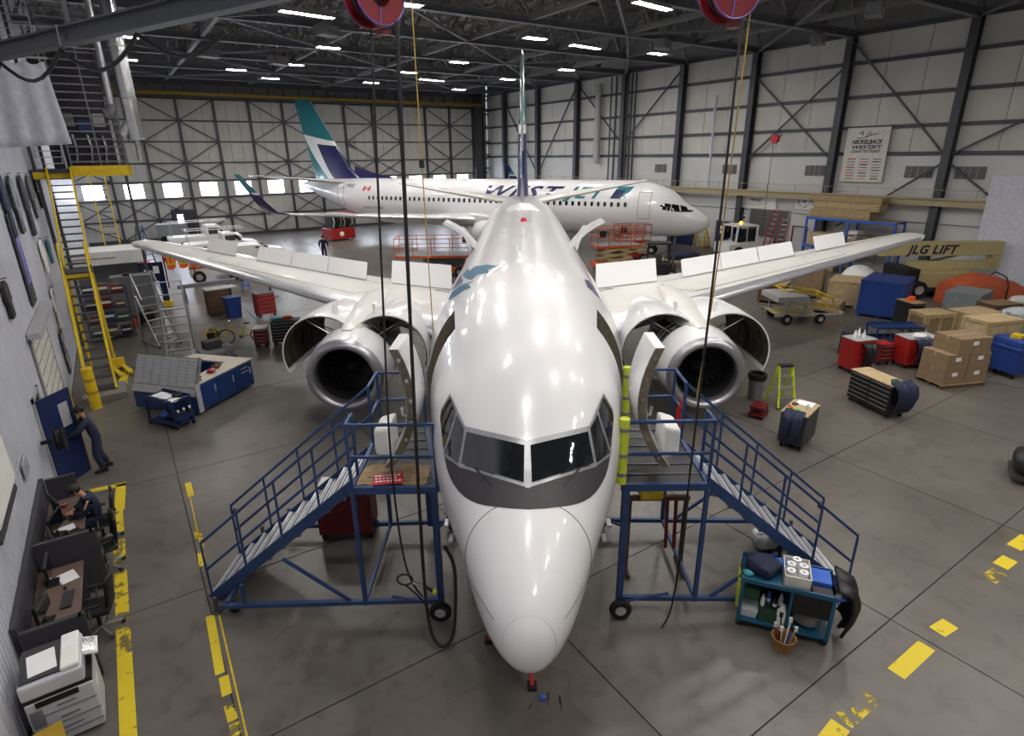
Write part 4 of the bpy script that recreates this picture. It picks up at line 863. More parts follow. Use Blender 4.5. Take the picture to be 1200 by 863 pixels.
# ------------------------------------------------------------------ people
def skinned(name, V, E, r, m, parent, sub=2):
    me = bpy.data.meshes.new(name); me.from_pydata(V, E, []); me.update(); me.materials.append(MATS[m])
    o = bpy.data.objects.new(name, me); COL.objects.link(o); o.parent = parent
    md = o.modifiers.new('skin', 'SKIN'); md.use_smooth_shade = True; md.branch_smoothing = .4
    o.modifiers.new('subdivide', 'SUBSURF').levels = sub; o.modifiers['subdivide'].render_levels = sub
    for i, d in enumerate(me.skin_vertices[0].data): d.radius = (r[i], r[i]) if not isinstance(r[i], tuple) else r[i]; d.use_root = (i == 0)
    return o
def person(label, loc, rz, J, shirt='navy', cap=None, shoes='black', hair='hair'):
    """J: joint positions in metres, facing +y"""
    t = thing('person', label, 'person', loc, rz)
    g = lambda k: Vector(J[k])
    V = [g('pelvis'), g('waist'), g('chest'), g('neck'), g('neck') + (g('head') - g('neck')) * .45, g('head'), g('head') + (g('head') - g('neck')).normalized() * .1]
    E = [(0, 1), (1, 2), (2, 3), (3, 4), (4, 5), (5, 6)]; r = [(.06, .05), (.06, .05), (.06, .05), .05, .058, (.078, .095), (.05, .06)]
    cV, cE, cr = [g('pelvis'), g('waist'), g('chest'), g('chest') + (g('neck') - g('chest')) * .75], [(0, 1), (1, 2), (2, 3)], [(.165, .135), (.155, .13), (.185, .135), (.09, .085)]
    for s in 'LR':
        i = len(V); sh, el, wr, hp, kn, an = (g(k + s) for k in ('shoulder', 'elbow', 'wrist', 'hip', 'knee', 'ankle')); d = (wr - el).normalized()
        V += [sh, el, wr, wr + d * .08]; E += [(2, i), (i, i + 1), (i + 1, i + 2), (i + 2, i + 3)]; r += [.02, .02, .027, (.04, .022)]
        side = d.cross(Vector((0, 0, 1))); side = side.normalized() if side.length > .01 else Vector((1, 0, 0))
        for f in range(4):
            k = len(V); o = side * (-.03 + .02 * f); V += [wr + d * .1 + o, wr + d * .14 + o, wr + d * (.165 + .012 * (1 if f in (1, 2) else 0)) + o + Vector((0, 0, -.02))]; E += [(i + 3, k), (k, k + 1), (k + 1, k + 2)]; r += [.0095, .009, .008]
        k = len(V); sg = 1 if s == 'L' else -1; V += [wr + d * .05 + side * .04 * sg, wr + d * .09 + side * .06 * sg]; E += [(i + 3, k), (k, k + 1)]; r += [.011, .009]
        k = len(V); V += [hp, kn, an]; E += [(0, k), (k, k + 1), (k + 1, k + 2)]; r += [.03, .025, .025]
        k = len(cV); cV += [sh, el, wr - d * .02]; cE += [(2, k), (k, k + 1), (k + 1, k + 2)]; cr += [.098, .078, .055]
        k = len(cV); cV += [hp, kn, an + Vector((0, 0, .02))]; cE += [(0, k), (k, k + 1), (k + 1, k + 2)]; cr += [.105, .085, .075]
        q = MB(); f = Vector(J.get('toe', (0, 1, 0))); sd = Vector((f.y, -f.x, 0))
        R = []
        for u, w, h in ((-.09, .035, .07), (-.05, .045, .1), (.03, .045, .1), (.1, .048, .07), (.17, .045, .055), (.2, .025, .035)):
            c = Vector((an.x, an.y, max(an.z - .08, 0))) + f * u; R.append([c - sd * w, c + sd * w, c + sd * w * .8 + Vector((0, 0, h)), c - sd * w * .8 + Vector((0, 0, h))])
        q.rings(R); q.build('shoe', shoes, t, smooth=60)
    skinned('body', V, E, r, 'skin', t); skinned('coverall', cV, cE, cr, shirt, t, 1)
    h = g('head'); fwd = Vector(J.get('face', (0, 1, 0))).normalized(); up = (g('head') - g('neck')).normalized(); rt = fwd.cross(up).normalized(); fwd = up.cross(rt)
    M3 = Matrix((rt, fwd, up)).transposed()
    def part(name, mb, m): 
        mb.v = [tuple(M3 @ Vector(p) + h) for p in mb.v]; return mb.build(name, m, t, smooth=60)
    if cap: part('cap', MB().ball((0, -.008, .055), .107, 16, 8, (.92, 1.05, .8)).slab([(-.07, .06, .05), (.07, .06, .05), (.05, .17, .035), (-.05, .17, .035)], (0, 0, .012)), cap)
    part('hair', MB().ball((0, -.022, .045), .108, 16, 10, (.93, 1.0, .98)), hair)
    part('nose', MB().slab([(-.012, .085, -.01), (.012, .085, -.01), (0, .088, .035)], (0, .024, -.006)), 'skin')
    for s in (-1, 1): part('eye', MB().ball((s * .032, .088, .03), .011, 8, 6), 'black'); part('ear', MB().ball((s * .085, -.005, .01), .028, 8, 6, (.4, .7, 1.1)), 'skin')
    part('mouth', MB().box((0, .087, -.04), (.045, .008, .008)), 'red_dark')
    return t
stand = dict(pelvis=(0, -.03, .95), waist=(0, 0, 1.1), chest=(0, .05, 1.34), neck=(0, .09, 1.5), head=(0, .14, 1.62), face=(0, 1, -.35), shoulderL=(-.19, .09, 1.4), elbowL=(-.24, .28, 1.2), wristL=(-.12, .5, 1.1), shoulderR=(.19, .09, 1.4), elbowR=(.25, .2, 1.16), wristR=(.14, .42, 1.05), hipL=(-.1, -.04, .9), kneeL=(-.12, .06, .5), ankleL=(-.12, -.02, .09), hipR=(.1, -.05, .9), kneeR=(.13, -.02, .48), ankleR=(.15, -.14, .09))
mp = fl(121, 551)
person('standing person in navy coveralls and dark cap gripping the open blue door', (mp.x, mp.y, 0), math.radians(95), stand, cap='black')
walk = dict(pelvis=(0, 0, .95), waist=(0, 0, 1.1), chest=(0, .02, 1.35), neck=(0, .03, 1.52), head=(0, .05, 1.65), shoulderL=(-.2, .02, 1.44), elbowL=(-.3, -.08, 1.18), wristL=(-.3, .0, .93), shoulderR=(.2, .02, 1.44), elbowR=(.3, .05, 1.18), wristR=(.28, .2, .96), hipL=(-.1, 0, .92), kneeL=(-.1, .18, .5), ankleL=(-.1, .2, .09), hipR=(.1, 0, .92), kneeR=(.1, -.02, .48), ankleR=(.1, -.25, .12))
wp = fl(381, 304.5); person('person in dark coveralls walking across the open floor by the red lift', (wp.x, wp.y, 0), HEAD + math.radians(200), walk)

# ------------------------------------------------------------------ left side: stairs up the wall and the mezzanine
def ladder_flight(t, ua, ub, v0, z0, v1, z1, n, m='yellow', tread='steel_dark', hand=True):
    for u in (ua, ub):
        MB().bar((u, v0, z0), (u, v1, z1), .06, .2).build('stringer', m, t)
        if hand:
            MB().tube([(u, v0 - .1, z0 + .5), (u, v0 + .05, z0 + 1.0), (u, v1, z1 + 1.0), (u, v1 + .5, z1 + 1.0)], .03, 8).build('hand_rail', m, t)
            for f in (.1, .5, .9): MB().bar((u, v0 + (v1 - v0) * f, z0 + (z1 - z0) * f), (u, v0 + (v1 - v0) * f, z0 + (z1 - z0) * f + 1.02), .04).build('rail_post', m, t)
    for k in range(n):
        f = (k + .5) / n; MB().b2((ua + .04, v0 + (v1 - v0) * f - .12, z0 + (z1 - z0) * f - .02), (ub - .04, v0 + (v1 - v0) * f + .12, z0 + (z1 - z0) * f + .02)).build('tread', tread, t)
st = thing('industrial_stairs', 'tall yellow steel stairs climbing the corrugated wall to the mezzanine', 'stairs')
ladder_flight(st, -1.75, -1.02, 21.9, .2, 24.5, 3.6, 13); ladder_flight(st, -1.75, -1.02, 25.3, 3.7, 28.9, 6.9, 14, hand=False)
MB().b2((-1.8, 24.4, 3.58), (-.97, 25.4, 3.66)).build('landing', 'steel_dark', st); MB().b2((-1.8, 24.38, 3.4), (-.97, 24.44, 3.6)).build('landing_fascia', 'yellow', st)
MB().b2((-1.95, 21.4, 0), (-.75, 22.6, .2)).build('plinth', 'concrete', st)
for u in (-1.75, -1.02): MB().bar((u, 25.3, 0), (u, 25.3, 3.6), .08).build('support_post', 'yellow', st)
mz = thing('mezzanine', 'grey barred mezzanine with yellow edge beam above the yellow stairs', 'platform')
MB().b2((U0 + .02, 28.9, 6.75), (.9, 34, 6.88)).build('deck', 'steel_dark', mz)
MB().b2((-.98, 28.8, 6.62), (.95, 28.9, 7.0)).build('edge_beam', 'yellow', mz); MB().b2((.86, 28.8, 6.62), (.97, 34, 7.0)).build('edge_beam', 'yellow', mz); MB().b2((-2.2, 28.8, 6.55), (-.95, 28.9, 6.8)).build('edge_beam', 'yellow', mz)
for u in (-2.1, .85):
    for v in (29.0, 33.9): MB().bar((u, v, 0 if u < 0 or v > 30 else 6.75), (u, v, 13.6), .12).build('post', 'steel_dark', mz)
for k in range(20): MB().bar((-.95, 28.86, 7.15 + .27 * k), (.86, 28.86, 7.15 + .27 * k), .035, .05).build('guard_bar', 'mid_grey', mz); MB().bar((.88, 28.86, 7.15 + .27 * k), (.88, 33.9, 7.15 + .27 * k), .035, .05).build('guard_bar', 'mid_grey', mz)
for u in (-.95, .0, .86): MB().bar((u, 28.84, 6.9), (u, 28.84, 12.6), .05).build('guard_post', 'mid_grey', mz)
for k in range(26): MB().bar((-2.0, 28.6, 7.1 + .22 * k), (-1.1, 28.6, 7.1 + .22 * k), .03).build('rung', 'light_grey', mz)
for u in (-2.0, -1.1): MB().bar((u, 28.6, 6.9), (u, 28.6, 12.8), .05, .06).build('ladder_rail', 'light_grey', mz)
eq = thing('equipment_cabinets', 'dark blue plant cabinets standing behind the mezzanine bars', 'cabinet', (-.5, 31, 6.88))
MB().box((0, .6, 2.2), (2.2, 1.2, 4.4)).build('casing', 'partition', eq)
for k in range(4): MB().box((-.8 + .52 * k, -.02, 1.6 + .25 * (k % 2)), (.4, .06, .5)).build('panel', ('light_grey', 'mid_grey', 'blue_stand', 'light_grey')[k], eq); MB().tube([(-.8 + .5 * k, -.05, .2), (-.7 + .5 * k, -.1, .8), (-.75 + .5 * k, -.05, 1.3)], .04, 8).build('pipe', 'alu', eq)
dp = thing('exhaust_duct', 'polished steel vent duct running down beside the mezzanine', 'duct', (1.36, 28.9, 0))
MB().cyl((0, 0, 7.95), (0, 0, 15), .28, n=24).build('shaft', 'steel_bright', dp, smooth=40); MB().cyl((0, 0, 7.15), (0, 0, 7.95), .1, n=16).build('drain', 'steel_bright', dp, smooth=40); MB().tube([(-.05, 0, 8.7), (-.3, 0, 8.35), (-.45, 0, 8.1)], .17, 14).build('elbow', 'alu', dp, smooth=40); MB().lathe([(.3, 7.93), (.3, 8.0)], (0, 0, 0), (0, 0, 1), 24).build('collar', 'alu', dp)
for z in (9.4, 11.2): MB().lathe([(.29, z), (.295, z + .05)], (0, 0, 0), (0, 0, 1), 24).build('joint_band', 'alu', dp)
d2 = thing('vent_pipe', 'thinner dull metal pipe beside the polished duct', 'pipe', (.75, 28.75, 0)); MB().cyl((0, 0, 9.2), (0, 0, 13.6), .11, n=16).build('shaft', 'alu', d2, smooth=40); MB().tube([(0, 0, 9.2), (-.08, .05, 8.95), (-.25, .1, 8.9)], .15, 12).build('elbow', 'mid_grey', d2, smooth=40)
s2 = thing('access_ladder', 'small yellow ladder stair further along the corrugated wall', 'ladder'); ladder_flight(s2, -.68, .0, 38.8, 2.1, 40.4, 6.6, 12, hand=False); MB().b2((-2.2, 38.2, 1.95), (.2, 39.0, 2.1)).build('landing', 'mid_grey', s2)
for u in (-2.1, .1): MB().bar((u, 38.6, 0), (u, 38.6, 2), .08).build('support_post', 'yellow', s2)
bo = thing('bollard', 'yellow steel bollard in front of the tall stairs', 'bollard', (-1.6, 20.9, 0)); MB().cyl((0, 0, 0), (0, 0, 1.3), .15, n=20).build('post', 'yellow', bo, smooth=40); MB().ball((0, 0, 1.3), .15, 16, 8, (1, 1, .35)).build('cap', 'yellow', bo, smooth=60); MB().box((0, 0, .01), (.4, .4, .02)).build('base_plate', 'concrete', bo)
for z in (.5, .9): MB().lathe([(.152, z), (.152, z + .1)], (0, 0, 0), (0, 0, 1), 20).build('band', 'yellow_rail', bo)
# jib beam with festooned cable and canvas drop
a, b = fl(-60, 74, 9.3), fl(275, -3, 9.3); d = (b - a).normalized()
jb = thing('jib_beam', 'dark steel jib beam crossing overhead with slung cable', 'beam'); MB().ibeam(a - d * 1.0, b + d * 1.5, .22, .3, .035).build('beam', 'steel_dark', jb)
for f in (.12, .2, .53): p = a + (b - a) * f; MB().box(p, (.03, .24, .33), math.atan2(d.y, d.x)).build('clamp', 'alu', jb)
P = []
for k in range(4):
    for q in range(8): f = (k + q / 8) / 4; P.append(a + (b - a) * f + Vector((0, 0, -.2 - .42 * math.sin(math.pi * q / 8))))
MB().tube(P, .035, 8).build('festoon_cable', 'hose', jb, smooth=50); MB().bar(a + (b - a) * .55 + Vector((0, 0, .1)), a + (b - a) * .55 + Vector((0, 0, 4.6)), .08).build('drop_rod', 'steel_dark', jb); MB().bar(a + (b - a) * 1.1 + Vector((0, 0, .1)), a + (b - a) * 1.1 + Vector((0, 0, 4.6)), .08).build('drop_rod', 'steel_dark', jb)
R = []
for j in range(9):
    z = 9.55 - 1.95 * j / 8; R.append([(-2.25 + 1.56 * i / 16 + .02 * j * (i / 16), 20 + .06 * math.sin(i * 1.4 + j * .2) * (j + 2) / 8, z - .12 * abs(math.sin(i * .8)) * (1 - j / 8) + .1 * (1 - i / 16) * (j / 8) * -1) for i in range(17)])
tp = MB().rings(R, False, False).build('canvas_sheet', 'tarp_white', None, smooth=60); tp.modifiers.new('thick', 'SOLIDIFY').thickness = .012; tag(tp, 'pale canvas sheet hanging in folds under the jib beam', 'canvas')
rd = MB().cyl((-2.28, 20, 9.6), (-.6, 20, 9.6), .03).build('canvas_rod', 'alu', None); tag(rd, 'thin rod carrying the pale canvas sheet on the wall', 'rod')

# ------------------------------------------------------------------ things on the left wall
WU = U0 + .03
def garment(p0, p1, w, m, label, long=False, name='coverall'):
    a, b = on_u(*p0, WU), on_u(*p1, WU); t = thing(name, label, 'clothing', (WU, (a.y + b.y) / 2, 0)); h = a.z - b.z; z0 = b.z
    o = [(-.12, 1), (.12, 1), (.5, .88), (.62, .45), (.44, .42), (.4, .7), (.34, .5), (.4, 0), (.05, 0), (0, .35 if long else .02), (-.05, 0), (-.4, 0), (-.34, .5), (-.4, .7), (-.44, .42), (-.62, .45), (-.5, .88)]
    MB().slab([(0, y * w, z0 + f * h) for y, f in o], (.07, 0, 0)).build('cloth', m, t, bevel=.03)
    MB().tube([(.04, -.3 * w, z0 + h * .93), (.04, 0, z0 + h), (.04, .3 * w, z0 + h * .93)], .012, 6).build('hanger', 'alu', t); MB().cyl((0, 0, z0 + h + .04), (.12, 0, z0 + h + .06), .012).build('hook', 'steel_dark', t)
    return t
garment((2, 200), (10, 285), .8, 'navy', 'navy coverall hanging at the stair-foot end of the coat row', True); garment((10, 205), (24, 276), .85, 'black', 'black coverall hanging beside the navy coverall', True); garment((20, 205), (40, 276), .95, 'partition', 'long charcoal coverall in the middle of the coat row', True); garment((30, 205), (43, 256), .9, 'dark_grey', 'grey coverall hanging next to the long charcoal one', True); garment((40, 200), (48, 245), 1.3, 'black', 'short black jacket hanging nearest the yellow stairs', False, 'jacket')
garment((47, 278), (53, 325), .7, 'white', 'white coverall hanging below the coat row', True); garment((55, 277), (59, 312), .6, 'teal_livery', 'teal apron hanging beside the white coverall', False, 'apron'); garment((58, 338), (71, 384), .7, 'white', 'white overall hanging beside the recessed door', True); garment((0, 330), (14, 372), .5, 'black', 'black work jacket hanging low on the wall', False, 'jacket')
bn = thing('wall_banner', 'tall narrow purple and dark banner fixed on the wall', 'banner', (WU, 20.3, 0)); MB().b2((0, -.62, 3.55), (.03, .42, 5.95)).build('panel', 'partition', bn); MB().b2((.03, -.36, 4.1), (.04, .38, 5.9)).build('print', 'purple', bn); MB().b2((.03, -.3, 3.65), (.04, .36, 4.0)).build('print', 'green_dark', bn)
po = thing('framed_poster', 'dark framed notice board between recessed door and stairs', 'poster', (WU, 24.0, 0)); MB().b2((0, -.45, .45), (.03, .45, 1.85)).build('frame', 'dark_grey', po)
for k in range(4):
    for q in range(3): MB().b2((.03, -.38 + .27 * q, .52 + .32 * k), (.036, -.16 + .27 * q, .78 + .32 * k)).build('notice', ('purple', 'offwhite', 'mid_grey')[(k + q) % 3], po)
# recessed sliding door with pale leaf, and the open blue door
ds = struct(MB().b2((U0 - .02, 17.6, 0), (U0 + .02, 21.4, 3.3)).build('door_1', 'mid_grey')); MB().b2((U0 + .02, 17.75, .05), (U0 + .05, 20.9, 3.1)).build('leaf', 'offwhite', ds); MB().b2((U0 + .02, 17.4, 3.2), (U0 + .3, 21.7, 3.34)).build('hood', 'light_grey', ds)
for k in range(9): MB().b2((U0 + .05, 17.8, .3 + .31 * k), (U0 + .062, 20.85, .32 + .31 * k)).build('slat_line', 'mid_grey', ds, fix=False)
hg, fr = Vector((-2.27, 15.72, 0)), Vector((-1.72, 16.42, 0)); rz = math.atan2(fr.y - hg.y, fr.x - hg.x)
od = thing('door_2', 'open', 'door', hg, rz); del od['label'], od['category']; struct(od)
MB().b2((0, -.025, .02), (.92, .025, 2.2)).build('leaf', 'navy_door', od); MB().b2((.5, -.032, 1.35), (.76, .032, 1.92)).build('vision_panel', 'light_grey', od); MB().b2((.9, -.03, .02), (.93, .03, 2.2)).build('edge_strip', 'yellow_rail', od); MB().tube([(.84, -.03, 1.05), (.84, -.09, 1.05), (.74, -.09, 1.05)], .012, 6).build('handle', 'chrome', od)
MB().b2((U0, 15.6, 0), (U0 + .04, 15.7, 2.3)).b2((U0, 15.6, 2.2), (U0 + .04, 16.7, 2.3)).b2((U0, 16.6, 0), (U0 + .04, 16.7, 2.3)).build('door_frame', 'light_grey', WL); MB().b2((U0 - .01, 15.7, 0), (U0 + .01, 16.6, 2.2)).build('doorway', 'cabin_dark', WL)
hr = thing('wall_hose_reel', 'black hose reel bracketed on the wall in front of the blue door', 'hose reel', (WU, 15.0, 1.5)); MB().bar((0, 0, 0), (.3, 0, 0), .07).build('bracket', 'black', hr)
for x in (.26, .42): MB().lathe([(.05, 0), (.27, -.01), (.28, .01), (.05, .012)], (x, 0, 0), (1, 0, 0), 24).build('side_disc', 'black', hr, smooth=30)
for k in range(3): MB().tube([(.3 + .04 * k, .2 * math.cos(a), .2 * math.sin(a)) for a in np.linspace(0, 6.283, 24)], .022, 6).build('hose_coil', 'hose', hr)
ws = thing('wall_notice', 'small pale sign plate on the blue-grey corrugated wall', 'sign', (WU, 12.9, 1.9)); MB().b2((0, -.28, -.16), (.02, .28, .16)).build('plate', 'light_grey', ws)
for k in range(3): MB().b2((.02, -.2, -.09 + .07 * k), (.024, .2 - .07 * k, -.07 + .07 * k)).build('lettering', 'mid_grey', ws)
wb = thing('wall_cabinet', 'white enclosure with rounded edge on the wall above the sign', 'cabinet', (WU, 9.75, 3.2)); MB().b2((0, -.9, -.5), (.3, .75, .9)).build('body', 'white', wb, bevel=.12); MB().b2((.0, -.9, -.62), (.26, .75, -.54)).build('lip', 'dark_grey', wb)

# ------------------------------------------------------------------ desks along the wall
def desk(v0, v1, label):
    t = thing('office_desk', label, 'desk', (0, 0, 0)); D0, D1 = -2.22, -1.6
    MB().b2((D0, v0, .71), (D1, v1, .75)).build('desktop', 'desk', t, bevel=.01); MB().b2((D0 + .02, v0 + .02, 0), (D1 - .05, v0 + .06, .71)).build('end_panel', 'partition', t); MB().b2((D0 + .02, v1 - .06, 0), (D1 - .05, v1 - .02, .71)).build('end_panel', 'partition', t); MB().b2((D0, v0, .1), (D0 + .03, v1, .71)).build('modesty_panel', 'partition', t)
    return t
desk(11.25, 13.6, 'brown-topped desk where the seated person works'); desk(9.05, 11.05, 'brown-topped desk with black keyboard and single sheet of paper')
def partition(name, a, b, h, label):
    t = thing(name, label, 'partition', (0, 0, 0)); MB().bar((*a, h / 2), (*b, h / 2), .06, h - .06).build('fabric_panel', 'partition', t); MB().bar((*a, h - .015), (*b, h - .015), .075, .03).build('top_cap', 'dark_grey', t); MB().bar((*b, 0), (*b, h), .075).build('end_post', 'dark_grey', t); return t
partition('desk_partition', (-2.26, 9.0), (-2.26, 13.75), 1.22, 'long charcoal partition running behind the desks'); partition('desk_partition', (-2.2, 11.15), (-1.38, 11.15), 1.22, 'charcoal partition dividing the two desks'); partition('desk_partition', (-2.2, 8.95), (-1.5, 8.95), 1.15, 'charcoal partition between desk and copier'); partition('desk_partition', (-2.2, 13.72), (-1.75, 13.72), 1.2, 'short charcoal partition at the door end of the desks')
def monitor(u, v, rz, label):
    t = thing('monitor', label, 'monitor', (u, v, .75), rz); MB().b2((-.26, -.02, .14), (.26, .02, .46)).build('casing', 'black', t, bevel=.01); MB().b2((-.24, .02, .16), (.24, .024, .44)).build('screen', 'screen', t); MB().bar((0, -.03, .02), (0, -.03, .3), .05).build('stand', 'black', t); MB().b2((-.11, -.1, 0), (.11, .09, .02)).build('base', 'black', t); return t
monitor(-2.0, 12.75, -1.57 + .3, 'black monitor facing the seated person'); monitor(-1.98, 12.15, -1.57 - .3, 'black monitor beside scattered papers'); monitor(-2.0, 11.5, -1.57 + .2, 'black monitor against the dividing partition'); monitor(-2.0, 10.6, -1.57, 'black monitor above the single sheet of paper'); monitor(-2.02, 9.6, -1.57 - .2, 'black monitor beside the copier')
def keyboard(u, v, rz, label):
    t = thing('keyboard', label, 'keyboard', (u, v, .75), rz); MB().b2((-.22, -.075, 0), (.22, .075, .022)).build('case', 'black', t, bevel=.005)
    for r in range(4): MB().b2((-.2, -.06 + .033 * r, .022), (.2, -.036 + .033 * r, .028)).build('key_row', 'dark_grey', t)
    return t
keyboard(-1.78, 12.8, 1.57, 'black keyboard under the hands of the seated person'); keyboard(-1.78, 10.0, 1.5, 'black keyboard on the empty desk'); keyboard(-1.8, 11.55, 1.57, 'keyboard beside the grey desk phone')
def sheet(u, v, z, rz, label, w=.21, h=.3, name='paper_sheet', m='paper'):
    o = MB().box((0, 0, .002), (w, h, .004)).build(name, m, None, loc=(u, v, z), rz=rz); return tag(o, label, 'paper')
sheet(-1.8, 10.65, .751, .3, 'single white sheet on the empty desk', .24, .32); sheet(-1.88, 12.25, .751, .2, 'white sheet on the desk by the telephone', .28, .36); sheet(-2.0, 12.05, .751, -.2, 'printed white form beside the telephone', .28, .34); sheet(-2.06, 11.35, .751, 0, 'grey folder on the desk end', .26, .3, 'folder', 'mid_grey')
ph = thing('desk_telephone', 'dark desk telephone with curled cord', 'telephone', (-1.75, 12.05, .75), .4); MB().b2((-.11, -.1, 0), (.11, .1, .05)).build('base', 'black', ph, bevel=.01); MB().tube([(-.09, -.09, .07), (-.09, 0, .09), (-.09, .09, .07)], .024, 8).build('handset', 'dark_grey', ph, smooth=50); MB().tube([(.1 + .03 * k, .06 * math.sin(k * 2.3), .01) for k in range(8)], .006, 5).build('cord', 'black', ph)
mg = thing('mug', 'small red mug with white rim on the desk', 'mug', (-1.95, 13.2, .75)); MB().lathe([(.035, 0), (.04, .02), (.042, .09), (.036, .09), (.034, .02)], (0, 0, 0), (0, 0, 1), 16).build('cup', 'red', mg, smooth=40); MB().lathe([(.036, .086), (.043, .086), (.043, .094), (.036, .094)], (0, 0, 0), (0, 0, 1), 16).build('rim', 'white', mg); MB().tube([(.04, 0, .07), (.07, 0, .06), (.07, 0, .035), (.04, 0, .025)], .006, 6).build('handle', 'red', mg)
sc_ = thing('stapler', 'red hand tool lying on the desk end', 'tool', (-1.72, 9.35, .75), .6); MB().b2((-.12, -.02, 0), (.12, .02, .03)).build('base', 'red', sc_); MB().bar((-.12, .03, .02), (.12, -.03, .05), .03).build('arm', 'orange', sc_)
for (u, v, lb) in ((-1.82, 10.32, 'black mouse on the empty desk'), (-1.8, 11.78, 'black mouse beside the grey phone')): tag(MB().ball((0, 0, .016), .045, 12, 8, (.7, 1.1, .45)).build('mouse', 'black', None, smooth=60, loc=(u, v, .752)), lb, 'mouse')
def office_chair(u, v, rz, label):
    t = thing('office_chair', label, 'chair', (u, v, 0), rz)
    for k in range(5):
        a = k * 1.2566; e = (.3 * math.cos(a), .3 * math.sin(a), .075); l = MB().bar((0, 0, .12), e, .04, .03).build('base_leg', 'alu', t); MB().lathe([(.005, -.02), (.035, -.02), (.035, .02), (.005, .02)], (e[0], e[1], .035), (-math.sin(a), math.cos(a), 0), 10).build('caster', 'black', l)
    MB().cyl((0, 0, .1), (0, 0, .44), .03).build('gas_lift', 'black', t); MB().b2((-.24, -.24, .44), (.24, .24, .52)).build('seat', 'black', t, bevel=.04)
    R = [[(-.23 + .46 * i / 6, -.24 - .06 * j / 5 - .04 * math.cos(math.pi * (i - 3) / 6), .58 + .5 * j / 5) for i in range(7)] for j in range(6)]; bk = MB().rings(R, False, False).build('backrest', 'black', t, smooth=60); bk.modifiers.new('thick', 'SOLIDIFY').thickness = .04
    MB().bar((0, -.1, .46), (0, -.3, .66), .05, .03).build('back_stem', 'dark_grey', t)
    for s in (-1, 1): a = MB().bar((s * .26, .02, .46), (s * .28, .0, .68), .03).build('arm_post', 'mid_grey', t); MB().b2((s * .28 - .035, -.14, .68), (s * .28 + .035, .14, .71)).build('armrest', 'black', a, bevel=.01)
    return t
office_chair(-1.42, 12.75, 1.57, 'black office chair under the seated person'); office_chair(-1.4, 11.75, 1.75, 'empty black mesh office chair behind the seated person'); office_chair(-1.48, 9.95, 1.4, 'black office chair pushed under the empty desk')
sit = dict(pelvis=(0, -.02, .6), waist=(0, .0, .76), chest=(0, .08, 1.0), neck=(0, .16, 1.15), head=(0, .25, 1.25), face=(0, 1, -.6), shoulderL=(-.19, .1, 1.06), elbowL=(-.25, .22, .84), wristL=(-.09, .38, .83), shoulderR=(.19, .1, 1.06), elbowR=(.24, .24, .84), wristR=(.09, .38, .83), hipL=(-.1, .05, .58), kneeL=(-.14, .44, .56), ankleL=(-.14, .42, .09), hipR=(.1, .05, .58), kneeR=(.14, .44, .56), ankleR=(.14, .46, .09))
person('seated person in navy coveralls bent over a desk, typing', (-1.4, 12.75, 0), 1.57, sit)
# copier
c0 = fl(85, 845); cp = thing('photocopier', 'grey floor-standing photocopier with papers on its lid', 'photocopier', (-1.8, 8.28, 0), .02)
MB().b2((-.36, -.36, .04), (.36, .36, .78)).build('cabinet', 'copier', cp, bevel=.02); MB().b2((-.36, -.34, .78), (.36, .36, .84)).build('paper_gap', 'black', cp); MB().b2((-.37, -.36, .84), (.3, .37, 1.06)).build('scanner', 'copier', cp, bevel=.03); MB().b2((-.35, -.3, 1.06), (.22, .33, 1.1)).build('lid', 'dark_grey', cp, bevel=.015); MB().b2((.08, -.33, 1.06), (.28, .35, 1.13)).build('feeder', 'white', cp, bevel=.02)
pn = MB().box((.36, .12, .98), (.2, .34, .03), M=Matrix.Rotation(.35, 3, 'Y')).build('control_panel', 'white', cp); MB().box((.362, .12, 1.0), (.15, .28, .012), M=Matrix.Rotation(.35, 3, 'Y')).build('display', 'screen', pn)
for z in (.16, .34, .54): MB().b2((-.362, -.372, z), (.362, -.36, z + .012)).build('drawer_line', 'mid_grey', cp); MB().b2((-.05, -.375, z + .08), (.15, -.36, z + .1)).build('drawer_pull', 'mid_grey', cp)
MB().b2((-.33, -.375, .4), (-.2, -.36, .66)).build('side_pocket', 'mid_grey', cp); MB().b2((-.25, -.372, .7), (.2, -.358, .78)).build('output_slot', 'black', cp)
t_ = text_mesh('2292', .13, 'white', 'number', cp, .003); t_.rotation_euler = (1.5708, 0, 1.5708); t_.location = (.363, -.2, .5)
sheet(-1.92, 8.25, 1.101, .12, 'white sheet lying on the photocopier lid', .3, .42); sheet(-1.64, 8.4, 1.131, .1, 'small white paper on the photocopier feeder', .12, .16)
yb = thing('storage_tote', 'yellow-topped crate beside the photocopier', 'crate', (-2.0, 7.35, 0), .2); MB().b2((-.25, -.3, 0), (.25, .3, .5)).build('body', 'dark_grey', yb); MB().b2((-.26, -.31, .5), (.26, .31, .56)).build('lid', 'yellow_rail', yb)

# ------------------------------------------------------------------ parts bench and its cart


